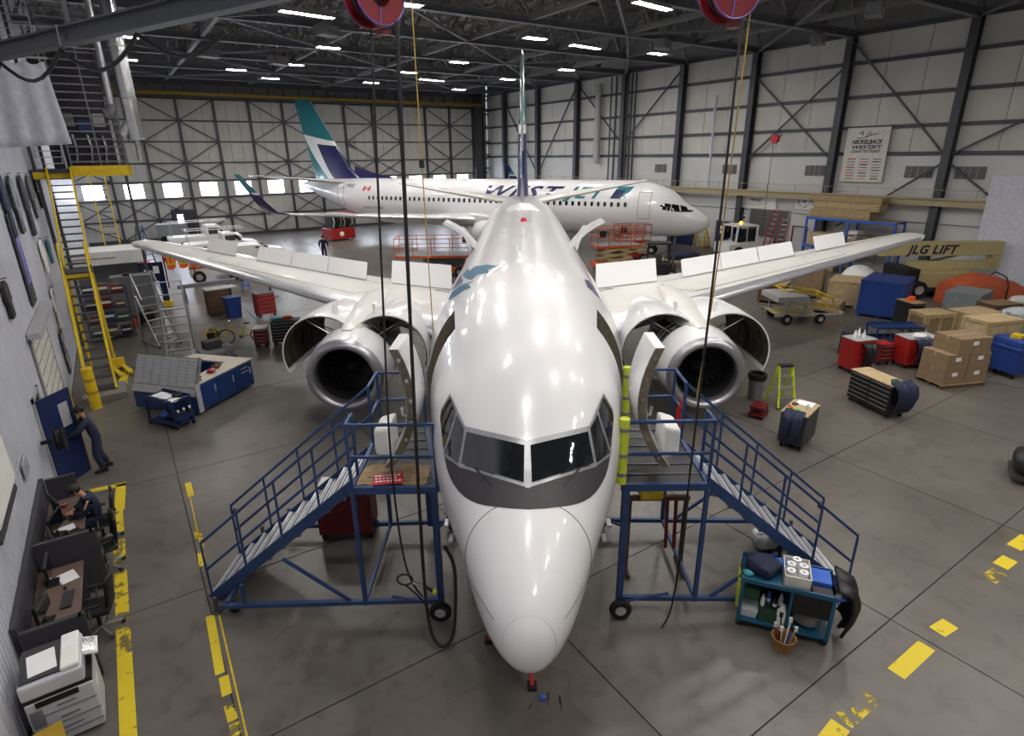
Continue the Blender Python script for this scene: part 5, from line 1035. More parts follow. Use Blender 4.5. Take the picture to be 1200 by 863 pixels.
# ------------------------------------------------------------------ kit of workshop furniture
def caster(t, x, y, r=.06, m='rubber'):
    c = MB().lathe([(.005, -.02), (r, -.02), (r, .02), (.005, .02)], (x, y, r), (0, 1, 0), 12).build('caster', m, t); MB().bar((x, y, r), (x, y, r * 2 + .03), .04).build('caster_fork', 'steel_dark', c)
def tool_chest(p, rz, d, body, face, rows, label, top='wood', cols=1, pull='alu', name='tool_chest'):
    """rolling chest; drawers on the -y face"""
    w, l, h = d; t = thing(name, label, 'tool chest', (p[0], p[1], 0), rz); z0 = .14
    MB().b2((-w / 2, -l / 2, z0), (w / 2, l / 2, h - .03)).build('carcass', body, t, bevel=.01); MB().b2((-w / 2 - .01, -l / 2 - .01, h - .03), (w / 2 + .01, l / 2 + .01, h)).build('worktop', top, t)
    zz = z0 + .02; dh = (h - .06 - zz) / rows
    for r in range(rows):
        for c in range(cols):
            a, b = -w / 2 + .02 + (w - .04) * c / cols, -w / 2 + .02 + (w - .04) * (c + 1) / cols
            q = MB().b2((a + .005, -l / 2 - .015, zz + dh * r + .008), (b - .005, -l / 2 + .01, zz + dh * (r + 1) - .004)).build('drawer', face, t); MB().b2((a + .03, -l / 2 - .032, zz + dh * (r + 1) - .03), (b - .03, -l / 2 - .015, zz + dh * (r + 1) - .01)).build('pull', pull, q)
    for x in (-w / 2 + .08, w / 2 - .08):
        for y in (-l / 2 + .08, l / 2 - .08): caster(t, x, y)
    MB().tube([(w / 2, -l / 4, h - .12), (w / 2 + .07, -l / 4, h - .1), (w / 2 + .07, l / 4, h - .1), (w / 2, l / 4, h - .12)], .014, 6).build('push_handle', 'alu', t)
    return t
def draped(p, rz, w, h, z, m, label, seed, cat='jacket', name='jacket'):
    """coat draped over an end: a hanging, folded sheet with thickness"""
    R = []; rr = random.Random(seed); ph = rr.uniform(0, 6)
    for j in range(9):
        f = j / 8; R.append([(-w / 2 * (1 + .12 * math.sin(3 * f + ph)) + w * i / 10 * (1 + .12 * math.sin(3 * f + ph)), -.06 - .1 * math.sin(math.pi * f) - .05 * math.sin(i * 1.3 + ph + 2 * f) if j else .12, z - h * f * (1 + .1 * math.sin(i * .9 + ph))) for i in range(11)])
    o = MB().rings(R, False, False).build(name, m, None, smooth=60, loc=(p[0], p[1], 0), rz=rz); o.modifiers.new('thick', 'SOLIDIFY').thickness = .05; o.modifiers['thick'].offset = 1
    return tag(o, label, cat)
def crate(p, rz, d, m, label, batten=None, z=0.0, lid=None, name='crate', n=3, skids=True, cat='crate'):
    w, l, h = d; t = thing(name, label, cat, (p[0], p[1], z), rz); s = .1 if skids else 0
    MB().b2((-w / 2, -l / 2, s), (w / 2, l / 2, h)).build('body', m, t, bevel=.008); bt = batten or m
    if skids:
        for y in (-l / 2 + .1, 0, l / 2 - .1): MB().b2((-w / 2, y - .06, 0), (w / 2, y + .06, s)).build('skid', bt, t)
    if batten:
        for x in [-w / 2 + .06 + (w - .12) * k / (n - 1) for k in range(n)]:
            for y in (-l / 2 - .012, l / 2 + .012): MB().b2((x - .05, y - .012, s), (x + .05, y + .012, h)).build('batten', bt, t)
        for y in (-l / 2 + .06, l / 2 - .06):
            for x in (-w / 2 - .012, w / 2 + .012): MB().b2((x - .012, y - .05, s), (x + .012, y + .05, h)).build('batten', bt, t)
        for a in (s + .06, h - .06):
            for y in (-l / 2 - .02, l / 2 + .02): MB().b2((-w / 2, y - .012, a - .05), (w / 2, y + .012, a + .05)).build('batten', bt, t)
            for x in (-w / 2 - .02, w / 2 + .02): MB().b2((x - .012, -l / 2, a - .05), (x + .012, l / 2, a + .05)).build('batten', bt, t)
    if lid: MB().b2((-w / 2 - .03, -l / 2 - .03, h), (w / 2 + .03, l / 2 + .03, h + .04)).build('lid', lid, t)
    return t
def carton(p, rz, d, z, label, m='cardboard', group=None):
    w, l, h = d; t = thing('cardboard_box', label, 'box', (p[0], p[1], z), rz, group)
    MB().b2((-w / 2, -l / 2, 0), (w / 2, l / 2, h)).build('carton', m, t, bevel=.012); MB().b2((-w / 2 - .002, -.03, h * .75), (w / 2 + .002, .03, h + .003)).build('tape', 'kraft', t); MB().b2((-.1, -l / 2 - .004, h * .55), (.1, -l / 2, h * .8)).build('label', 'paper', t)
    return t
def pallet(p, rz, w, l, label, z=0.0):
    t = thing('pallet', label, 'pallet', (p[0], p[1], z), rz)
    for k in range(7): MB().b2((-w / 2 + w * k / 7 + .01, -l / 2, .11), (-w / 2 + w * (k + 1) / 7 - .02, l / 2, .135)).build('deck_board', 'wood', t)
    for y in (-l / 2 + .05, 0, l / 2 - .05): MB().b2((-w / 2, y - .045, 0), (w / 2, y + .045, .11)).build('stringer', 'brown', t)
    return t
def shelf_cart(p, rz, w, l, h, m, label, shelves=(.15,), lip=True, name='service_cart'):
    t = thing(name, label, 'cart', (p[0], p[1], 0), rz)
    for z in tuple(shelves) + (h,):
        s = MB().b2((-w / 2, -l / 2, z - .03), (w / 2, l / 2, z)).build('shelf', m, t)
        if lip:
            for y in (-l / 2, l / 2): MB().b2((-w / 2, y - .012, z), (w / 2, y + .012, z + .06)).build('lip', m, s)
    for x in (-w / 2 + .03, w / 2 - .03):
        for y in (-l / 2 + .03, l / 2 - .03): MB().bar((x, y, .12), (x, y, h), .05).build('post', m, t); caster(t, x, y)
    MB().tube([(w / 2, -l / 2 + .06, h), (w / 2 + .12, -l / 2 + .06, h + .08), (w / 2 + .12, l / 2 - .06, h + .08), (w / 2, l / 2 - .06, h)], .016, 6).build('push_handle', m, t)
    return t

# ------------------------------------------------------------------ parts bench and its cart
BZ_ = math.radians(41.8); K = Vector((1.02, 18.5, 0))
def kl(x, y): c, s = math.cos(BZ_), math.sin(BZ_); return Vector((K.x + x * c - y * s, K.y + x * s + y * c, 0))
bn = thing('parts_bench', 'blue workbench island with sloped wall of grey parts bins', 'workbench', K, BZ_)
MB().b2((0, 0, .08), (2.45, .55, .92)).build('front_cabinet', 'blue_deep', bn, bevel=.01); MB().b2((0, 1.65, .08), (2.45, 2.2, .92)).build('rear_cabinet', 'blue_deep', bn, bevel=.01); MB().b2((-.02, -.03, .92), (2.48, .6, .96)).build('front_worktop', 'bench_top', bn); MB().b2((-.02, 1.6, .92), (2.48, 2.23, .96)).build('rear_worktop', 'bench_top', bn); MB().b2((1.95, .6, .92), (2.48, 1.6, .96)).build('end_worktop', 'bench_top', bn); MB().b2((1.9, .55, .08), (2.42, 1.65, .9)).build('end_cabinet', 'blue_deep', bn)
MB().b2((.6, .6, .3), (1.9, 1.6, .33)).build('inner_shelf', 'steel_dark', bn)
for a, b in ((.05, .8), (.82, 1.6), (1.62, 2.4)):
    q = MB().b2((a, -.015, .12), (b, .01, .88)).build('cabinet_door', 'blue_deep', bn); MB().b2((b - .12, -.035, .5), (b - .08, -.015, .72)).build('door_pull', 'light_grey', q)
for z in (.62, .75): MB().b2((1.9, -.03, z), (2.2, -.015, z + .02)).build('label_strip', 'light_grey', bn)
MB().b2((-.1, -.02, .08), (.0, 2.25, .62)).build('rack_base', 'blue_deep', bn); MB().b2((-.06, -.03, .08), (.12, .0, .95)).build('rack_end', 'bins', bn)
Rk = Matrix.Rotation(math.radians(24), 3, 'Y')
def rk(x, y, z): v = Rk @ Vector((x, 0, z)); return Vector((-.14 + v.x, y, .62 + v.z))
MB().add([rk(0, 0, 0), rk(0, 2.25, 0), rk(0, 2.25, 1.15), rk(0, 0, 1.15), rk(.12, 0, 0), rk(.12, 2.25, 0), rk(.12, 2.25, 1.15), rk(.12, 0, 1.15)], [(0, 1, 2, 3), (4, 7, 6, 5), (0, 4, 5, 1), (1, 5, 6, 2), (2, 6, 7, 3), (3, 7, 4, 0)]).build('rack_panel', 'mid_grey', bn)
for i in range(7):
    for j in range(9):
        y0, z0 = .04 + .312 * i, .27 + .096 * j; P = [rk(-.02, y0, z0), rk(-.02, y0 + .29, z0), rk(-.02, y0 + .29, z0 + .085), rk(-.02, y0, z0 + .085)]
        MB().slab(P, rk(.03, 0, 0) - rk(0, 0, 0)).build('parts_bin', 'bins', bn, fix=True)
MB().slab([rk(-.015, 0, .02), rk(-.015, 2.25, .02), rk(-.015, 2.25, .24), rk(-.015, 0, .24)], rk(.02, 0, 0) - rk(0, 0, 0)).build('rack_apron', 'light_grey', bn)
MB().tube([rk(-.0, -.02, .75), rk(-.04, -.06, .78), rk(-.04, -.06, .9), rk(0, -.02, .93)], .012, 6).build('rack_handle', 'black', bn)
def on_bench(nm, x, y, mb, m, label, cat, smooth=0): p = kl(x, y); return tag(mb.build(nm, m, None, smooth=smooth, loc=(p.x, p.y, .961), rz=BZ_), label, cat)
on_bench('paint_tub', .45, 1.9, MB().lathe([(.005, 0), (.1, 0), (.11, .2), (.1, .2), (.095, .02)], (0, 0, 0), (0, 0, 1), 18), 'white', 'white tub standing on the blue parts bench', 'tub', 40)
for k, (x, y, lb) in enumerate(((.8, 1.95, 'blue-edged document on the rear of the parts bench'), (1.15, 1.85, 'white document on the rear of the parts bench'))): p = kl(x, y); sheet(p.x, p.y, .961, BZ_ + .3 * k, lb, .3, .42, m=('paper', 'paper')[k])
for k, (x, y, s, m, lb) in enumerate(((1.75, 1.5, .3, 'brown', 'brown gasket bundle with red caps at the bench end'), (1.45, .45, .34, 'brown', 'brown bracket assembly with red caps on the bench front'), (1.0, .3, .3, 'red', 'flat red tray of fittings on the bench front'), (.35, .25, .28, 'kraft', 'cream tangle of fittings near the parts bins'))):
    p = kl(x, y); t = thing('aircraft_fitting', lb, 'fitting', (p.x, p.y, .961), BZ_ + .5 * k); MB().lump((0, 0, .05), (s, s * .6, .1), k, .2).build('body', m, t, smooth=40)
    for q in range(3): MB().cyl((s * .3 * math.cos(2 * q), s * .3 * math.sin(2 * q), .06), (s * .45 * math.cos(2 * q), s * .45 * math.sin(2 * q), .1), .025, n=8).build('cap', 'red', t)
cz = math.atan2(-1.32, .84); cc = Vector((.24, 18.3, 0)); ct = shelf_cart(cc, cz, 1.15, .6, .85, 'navy_door', 'navy two-shelf cart with papers in front of the parts bins')
def on_cart(x, y): c, s = math.cos(cz), math.sin(cz); return Vector((cc.x + x * c - y * s, cc.y + x * s + y * c, 0))
for k, (x, y, lb) in enumerate(((-.3, .02, 'white sheet at the outer end of the navy cart'), (.02, .0, 'two white forms in the middle of the navy cart'), (.42, -.12, 'white form at the handle end of the navy cart'))): p = on_cart(x, y); sheet(p.x, p.y, .853, cz + .2 * k, lb, .3, .34)
p = on_cart(.3, .1); tag(MB().lump((0, 0, .05), (.28, .2, .1), 5).build('glove_pair', 'black', None, smooth=60, loc=(p.x, p.y, .852)), 'black work gloves on the navy cart', 'gloves')
for k, (x, m, lb) in enumerate(((-.28, 'blue_bright', 'blue rag bundle on the lower cart shelf'), (.0, 'black', 'black tool pouch on the lower cart shelf'), (.28, 'dark_grey', 'grey pouch on the lower cart shelf'))): p = on_cart(x, 0); tag(MB().lump((0, 0, .08), (.2, .26, .15), k).build('bundle', m, None, smooth=60, loc=(p.x, p.y, .152)), lb, 'bundle')
for k in range(3): p = on_cart(.62, -.18 + .18 * k); t = thing('spray_bottle', 'white-capped bottle in the rack on the navy cart end', 'bottle', (p.x, p.y, .34), 0, 'bottles on the cart end'); MB().cyl((0, 0, 0), (0, 0, .2), .045, n=12).build('bottle', 'dark_grey', t, smooth=40); MB().cyl((0, 0, .2), (0, 0, .26), .03, n=10).build('cap', 'white', t)
p = on_cart(.62, 0); tag(MB().b2((-.05, -.28, .3), (.06, .28, .33)).b2((.05, -.28, .33), (.06, .28, .45)).build('bottle_rack', 'navy_door', None, loc=(p.x, p.y, 0), rz=cz), 'narrow navy bottle rack on the cart end', 'rack')

# ------------------------------------------------------------------ left middle ground
def at2(px, py): p = fl(px, py); return (p.x, p.y)
yp = thing('pallet_jack', 'small yellow pallet jack beside the stair foot', 'pallet jack', (*at2(143, 436), 0), .2)
for x in (-.16, .16): MB().b2((x - .07, -.7, .08), (x + .07, .4, .14)).build('fork', 'yellow', yp)
MB().b2((-.24, .4, .06), (.24, .6, .4)).build('pump', 'yellow', yp, bevel=.02); MB().tube([(0, .55, .35), (0, .75, 1.05), (-.12, .78, 1.15), (.12, .78, 1.15)], .02, 8).build('handle', 'yellow', yp)
for x in (-.12, .12): MB().lathe([(.005, -.03), (.08, -.03), (.08, .03), (.005, .03)], (x, .5, .08), (1, 0, 0), 12).build('wheel', 'rubber', yp)
# aluminium warehouse steps
al = thing('platform_ladder', 'silver aluminium rolling platform steps beyond the parts bench', 'ladder', (*at2(214, 420), 0), math.radians(-8))
for s in (-.42, .42):
    MB().bar((s, -.75, .08), (s, .5, 2.0), .05, .09).build('side_rail', 'alu', al); MB().bar((s, .75, .06), (s, .5, 2.9), .05, .06).build('rear_rail', 'alu', al); MB().bar((s, -.05, 1.9), (s, .5, 2.9), .04).build('hand_rail', 'alu', al); MB().bar((s, -.75, .08), (s, .75, .1), .05).build('base_rail', 'alu', al)
    for y in (-.75, .75): MB().lathe([(.005, -.02), (.06, -.02), (.06, .02), (.005, .02)], (s, y, .06), (1, 0, 0), 12).build('wheel', 'rubber', al)
for k in range(7): f = (k + .5) / 7; MB().b2((-.4, -.75 + 1.25 * f - .11, .08 + 1.92 * f - .02), (.4, -.75 + 1.25 * f + .11, .08 + 1.92 * f + .02)).build('tread', 'alu', al)
for z in (2.4, 2.88): MB().bar((-.42, .5, z), (.42, .5, z), .04).build('top_rail', 'alu', al)
al2 = dup(al, (*at2(190, 402), 0), math.radians(20), 'second aluminium platform steps half hidden behind the first')
# yellow cargo tricycle
tr = thing('cargo_tricycle', 'yellow cargo bicycle with front basket frame', 'bicycle', (*at2(286, 402), 0), math.radians(-20))
for x, y in ((.62, 0), (-.62, 0)):
    w = MB().tube([(x + .3 * math.cos(a), y, .31 + .3 * math.sin(a)) for a in np.linspace(0, 6.283, 28)], .022, 6).build('tyre', 'rubber', tr, smooth=50)
    for k in range(8): a = k * .785; MB().bar((x, y, .31), (x + .29 * math.cos(a), y, .31 + .29 * math.sin(a)), .006).build('spoke', 'alu', w)
for a, b in (((-.62, 0, .31), (-.45, 0, .8)), ((-.45, 0, .75), (.25, 0, .62)), ((-.42, 0, .65), (-.05, 0, .3)), ((-.05, 0, .3), (.2, 0, .78)), ((-.05, 0, .3), (.62, 0, .31)), ((.2, 0, .62), (.62, 0, .31))): MB().cyl(a, b, .025, n=10).build('frame_tube', 'yellow', tr, smooth=40)
MB().box((.22, 0, .84), (.24, .16, .06)).build('saddle', 'black', tr, bevel=.02); MB().tube([(-.45, 0, .8), (-.42, 0, 1.0), (-.36, -.28, 1.02)], .014, 6).tube([(-.42, 0, 1.0), (-.36, .28, 1.02)], .014, 6).build('handlebar', 'chrome', tr); MB().lathe([(.005, -.01), (.09, -.01), (.09, .01), (.005, .01)], (-.05, 0, .3), (0, 1, 0), 16).build('chainwheel', 'dark_grey', tr)
for z in (.3, .62): MB().bar((-1.3, -.28, z), (-.95, -.28, z), .03).bar((-1.3, .28, z), (-.95, .28, z), .03).bar((-1.3, -.28, z), (-1.3, .28, z), .03).bar((-.95, -.28, z), (-.95, .28, z), .03).build('basket_rail', 'yellow', tr)
for x in (-1.3, -.95):
    for y in (-.28, .28): MB().bar((x, y, .0), (x, y, .64), .03).build('basket_post', 'yellow', tr)
MB().b2((-1.28, -.26, .32), (-.97, .26, .6)).build('basket_liner', 'black', tr); MB().bar((-.95, 0, .35), (-.6, 0, .35), .04).build('coupling_bar', 'yellow', tr)
# tall grey cabinet, white tool crib, shelves of parts
gc = thing('steel_cabinet', 'tall grey steel cabinet in front of the white tool crib', 'cabinet', (.1, 33.4, 0), -.1); MB().b2((-.85, -.35, .05), (.85, .35, 2.0)).build('carcass', 'mid_grey', gc, bevel=.01); MB().b2((-.84, -.37, .1), (-.01, -.35, 1.95)).build('door', 'mid_grey', gc); MB().b2((.01, -.37, .1), (.84, -.35, 1.95)).build('door', 'mid_grey', gc); MB().box((.08, -.39, 1.0), (.03, .03, .16)).build('handle', 'chrome', gc); MB().b2((-.3, -.2, 2.0), (.1, .1, 2.1)).build('tray', 'black', gc)
cb = thing('tool_crib', 'low white-roofed tool crib beyond the tall stairs', 'booth', (-.75, 36.6, 0)); MB().b2((-1.5, -1.2, 2.3), (1.55, 1.2, 2.95)).build('roof_fascia', 'white', cb, bevel=.02); MB().b2((-1.45, .9, 0), (1.4, 1.1, 2.3)).build('back_wall', 'light_grey', cb); MB().b2((1.3, -1.1, 0), (1.4, 1.1, 2.3)).build('side_wall', 'light_grey', cb); MB().b2((-1.5, -1.22, 2.6), (.4, -1.19, 2.66)).build('trim', 'kraft', cb)
sh = thing('parts_shelving', 'dark shelving crammed with red and blue parts behind the stairs', 'shelving', (-1.0, 29.6, 0), .05)
for x in (-.8, .8):
    for y in (-.3, .3): MB().bar((x, y, 0), (x, y, 2.2), .05).build('upright', 'steel_dark', sh)
for z in (.15, .75, 1.35, 1.95): MB().b2((-.82, -.32, z - .03), (.82, .32, z)).build('shelf', 'navy_door', sh)
rr = random.Random(11)
for k, z in enumerate((.15, .75, 1.35, 1.95)):
    for q in range(3):
        w, h = rr.uniform(.35, .48), rr.uniform(.2, .45); cl = ('blue_deep', 'red_dark', 'black', 'brown', 'kraft', 'navy', 'dark_grey', 'green_dark')[rr.randrange(8)]
        p = (-1.0 - .5 + .5 * q, 29.6, z + .002); t = thing('parts_box', '%s parts box on the %s dark shelf, %s' % ({'blue_deep': 'blue', 'red_dark': 'dark red', 'black': 'black', 'brown': 'brown', 'kraft': 'tan', 'navy': 'navy', 'dark_grey': 'grey', 'green_dark': 'green'}[cl], ('bottom', 'second', 'third', 'top')[k], ('by the wall', 'in the middle', 'at the open end')[q]), 'box', p, .05)
        MB().b2((-w / 2, -.24, 0), (w / 2, .24, h)).build('box', cl, t, bevel=.01); MB().b2((-w / 2 + .03, -.25, h * .5), (w / 2 - .03, -.24, h * .75)).build('label', 'offwhite', t)
# info stand, vests, red frame
ip = at2(197, 359); inf = thing('notice_stand', 'navy notice stand with white sheets and yellow foot', 'sign', (*ip, 0), -.15); MB().bar((0, 0, .3), (0, 0, 2.2), .3, .06).build('column', 'navy_door', inf); MB().b2((-.95, -.03, 1.35), (.15, .03, 2.3)).build('board', 'navy', inf)
for x, z in ((-.72, 1.6), (-.3, 1.75)): MB().b2((x, -.04, z), (x + .25, -.03, z + .36)).build('sheet', 'paper', inf)
MB().b2((-.25, -.25, 0), (.25, .25, .3)).build('foot', 'yellow', inf, bevel=.02)
vp = at2(214, 336); rk_ = thing('coat_rack', 'red steel rack carrying orange vests', 'rack', (*vp, 0), -.1)
for x in (-.7, .8): MB().bar((x, 0, 0), (x, 0, 2.3), .07).build('post', 'red_dark', rk_)
MB().bar((-.7, 0, 2.2), (3.2, 0, 2.2), .07).build('top_rail', 'red_dark', rk_); MB().bar((-.7, 0, 1.7), (3.2, 0, 1.7), .3, .2).build('shelf', 'red', rk_); MB().bar((3.2, 0, 0), (3.2, 0, 2.2), .07).build('post', 'red_dark', rk_)
for k, x in enumerate((-.35, .28, .85)):
    t = thing('safety_vest', ('orange safety vest at the post end of the red rack', 'middle orange safety vest with yellow stripes', 'orange safety vest overlapping its neighbour on the rack')[k], 'vest', (vp[0] + x, vp[1] - .16, 0), -.1)
    MB().slab([(-.22, 0, 1.15), (0, .02, 1.1), (.2, 0, 1.2), (.28, 0, 1.75), (.22, 0, 1.95), (.1, 0, 2.12), (0, 0, 1.85), (-.1, 0, 2.12), (-.24, 0, 1.95), (-.26, 0, 1.7)], (0, -.1, 0)).build('cloth', 'hi_vis', t, bevel=.03); MB().b2((-.22, -.115, 1.38), (.22, -.1, 1.45)).build('stripe', 'lime', t); MB().b2((-.16, -.115, 1.45), (-.1, -.1, 1.95)).build('stripe', 'lime', t); MB().b2((.1, -.115, 1.45), (.16, -.1, 1.95)).build('stripe', 'lime', t)
def wheel4(t, L, W, r, tw=.22, m='rubber', hub='light_grey'):
    for x in (-L / 2, L / 2):
        for y in (-W / 2, W / 2):
            w = MB().lathe([(r * .5, -tw / 2), (r * .92, -tw / 2), (r, -tw / 3), (r, tw / 3), (r * .92, tw / 2), (r * .5, tw / 2)], (x, y, r), (0, 1, 0), 20).build('wheel', m, t, smooth=40); MB().lathe([(.01, -tw * .4), (r * .52, -tw * .45), (r * .52, tw * .45), (.01, tw * .4)], (x, y, r), (0, 1, 0), 14).build('hub', hub, w, smooth=40)
bt = thing('baggage_tractor', 'low white tow tractor with orange trim behind the vests', 'tow tractor', (*at2(256, 328), 0), -.12); wheel4(bt, 2.0, 1.3, .38); MB().b2((-1.5, -.7, .4), (1.6, .7, .95)).build('body', 'white', bt, bevel=.05); MB().b2((-1.5, -.71, .9), (1.6, -.69, 1.0)).build('trim', 'orange', bt); MB().b2((-.2, -.5, .95), (.6, .5, 1.25)).build('seat', 'black', bt, bevel=.05); MB().b2((-1.45, -.6, .95), (-.5, .6, 1.25)).build('bonnet', 'white', bt, bevel=.06); MB().tube([(-.4, 0, 1.2), (-.15, 0, 1.5)], .025, 6).build('steering_column', 'black', bt)
bm_ = thing('long_beam', 'long grey steel bar lying on low trestles', 'beam', (*at2(236, 352), 0), .12); MB().b2((-1.0, -.1, .75), (1.9, .1, .95)).build('bar', 'mid_grey', bm_)
for x in (-.7, 1.5): MB().bar((x, -.25, 0), (x, 0, .75), .05).bar((x, .25, 0), (x, 0, .75), .05).build('trestle', 'steel_dark', bm_)
br = thing('cabinet', 'brown wooden cabinet with silver top', 'cabinet', (*at2(258, 368), 0), .1); MB().b2((-.5, -.35, .02), (.5, .35, 1.25)).build('carcass', 'brown', br, bevel=.01); MB().b2((-.53, -.38, 1.25), (.9, .38, 1.3)).build('top', 'light_grey', br); MB().b2((-.48, -.365, .1), (.48, -.35, 1.2)).build('door', 'brown', br)
MB().b2((.6, -.2, 0), (.65, .2, 1.25)).build('leg', 'steel_dark', br)
bb_ = thing('waste_bin', 'square blue bin beside the brown cabinet', 'bin', (*at2(275, 372), 0), .2); MB().rings([[(-.26, -.26, 0), (.26, -.26, 0), (.26, .26, 0), (-.26, .26, 0)], [(-.32, -.32, .95), (.32, -.32, .95), (.32, .32, .95), (-.32, .32, .95)]]).build('tub', 'blue_crate', bb_); MB().b2((-.34, -.34, .95), (.34, .34, 1.02)).build('lid', 'blue_deep', bb_)
tool_chest(at2(312, 370), .15, (.85, .6, 1.15), 'red', 'red', 5, 'bright red tool chest beneath the wing tip', 'dark_grey')
tb = tool_chest(at2(338, 402), -.35, (1.1, .6, 1.0), 'black', 'black', 6, 'black tool chest with cluttered top beneath the wing', 'dark_grey')
q = at2(338, 402); tag(MB().lump((0, 0, .08), (.4, .3, .16), 3).build('cloth', 'orange', None, smooth=60, loc=(q[0] + .1, q[1], 1.0)), 'orange cloth heaped on the black tool chest', 'cloth'); tag(MB().b2((-.2, -.15, 0), (.2, .15, .1)).build('parts_tray', 'aqua', None, loc=(q[0] - .3, q[1] + .1, 1.0)), 'turquoise tray on the black tool chest', 'tray'); tool_chest((q[0] - .95, q[1] + .2), -.35, (.5, .6, .8), 'red_dark', 'red_dark', 4, 'small dark red chest beside the black tool chest', 'offwhite')
gt = thing('work_table', 'round green-topped table beneath the wing', 'table', (*at2(318, 348), 0)); MB().lathe([(.01, .92), (.85, .92), (.85, .98), (.01, .98)], (0, 0, 0), (0, 0, 1), 32).build('top', 'green', gt, smooth=30); MB().cyl((0, 0, 0), (0, 0, .92), .06).build('pedestal', 'steel_dark', gt); MB().lathe([(.01, 0), (.4, 0), (.4, .03), (.01, .05)], (0, 0, 0), (0, 0, 1), 20).build('base', 'steel_dark', gt)
bs = thing('stool_rack', 'blue wire stool stack near the green table', 'stool', (*at2(289, 342), 0))
for k in range(4): a = k * 1.57 + .4; MB().bar((.3 * math.cos(a), .3 * math.sin(a), 0), (.2 * math.cos(a), .2 * math.sin(a), 1.1), .03).build('leg', 'blue_bright', bs)
for z in (.35, .7, 1.08): MB().lathe([(.01, z), (.26, z), (.26, z + .04), (.01, z + .04)], (0, 0, 0), (0, 0, 1), 16).build('seat', 'blue_bright', bs)
mc = thing('air_compressor', 'grey compressor with silver cylinders by the aluminium steps', 'compressor', (*at2(252, 424), 0), .3); MB().cyl((-.5, 0, .35), (.4, 0, .35), .22, n=18).build('tank', 'mid_grey', mc, smooth=40); MB().b2((-.3, -.2, .55), (.3, .2, .85)).build('motor', 'dark_grey', mc, bevel=.03)
for k in range(3): MB().cyl((.45 + .12 * k, -.25, .2 + .12 * k), (.45 + .12 * k, .35, .2 + .12 * k), .09, n=14).build('cylinder', 'alu', mc, smooth=40)
MB().b2((-.55, -.25, 0), (.75, .3, .12)).build('skid', 'steel_dark', mc)
wl = thing('welding_cart', 'black welding cart with coiled cable before the grey cabinet', 'cart', (*at2(173, 381), 0), .3); MB().b2((-.3, -.25, .15), (.3, .25, .7)).build('case', 'black', wl, bevel=.03); MB().tube([(.1 + .25 * math.cos(a), -.3, .5 + .25 * math.sin(a)) for a in np.linspace(0, 6, 24)], .03, 6).build('cable_coil', 'hose', wl); MB().b2((-.6, -.1, .1), (-.35, .2, .4)).build('tool_box', 'orange', wl)
for x in (-.2, .2): caster(wl, x, .2, .1)
# by the far corner: stacked bundle, teal ladder, cone
gs = crate((-.6, 47.5), .1, (1.5, 1.0, 1.0), 'mid_grey', 'grey bin of rolled tan material by the far wall', None, 0, None); MB().lump((0, 0, 1.05), (1.4, .9, .5), 3, .1).build('contents', 'kraft', gs, smooth=50)
tl = thing('step_ladder', 'tall teal stepladder near the hangar doors', 'ladder', (1.3, 49, 0), .5)
for s in (-.35, .35): MB().bar((s, -.6, 0), (s * .6, 0, 2.9), .06).build('rail', 'teal_cart', tl); MB().bar((s, .6, 0), (s * .6, 0, 2.9), .05).build('rear_rail', 'teal_cart', tl)
for k in range(8): f = (k + .5) / 8; MB().b2((-.33 + .12 * f, -.6 * (1 - f) - .05, 2.9 * f - .02), (.33 - .12 * f, -.6 * (1 - f) + .05, 2.9 * f + .02)).build('step', 'teal_cart', tl)
oc = thing('cloth_heap', 'orange cloth heap on a red dolly by the teal ladder', 'cloth', (1.0, 46.5, 0)); MB().lump((0, 0, .55), (.9, .7, .7), 8).build('cloth', 'tarp_orange', oc, smooth=50); MB().b2((-.6, -.4, .08), (.8, .4, .2)).build('dolly', 'red', oc)
for x in (-.45, .6): caster(oc, x, 0, .05)
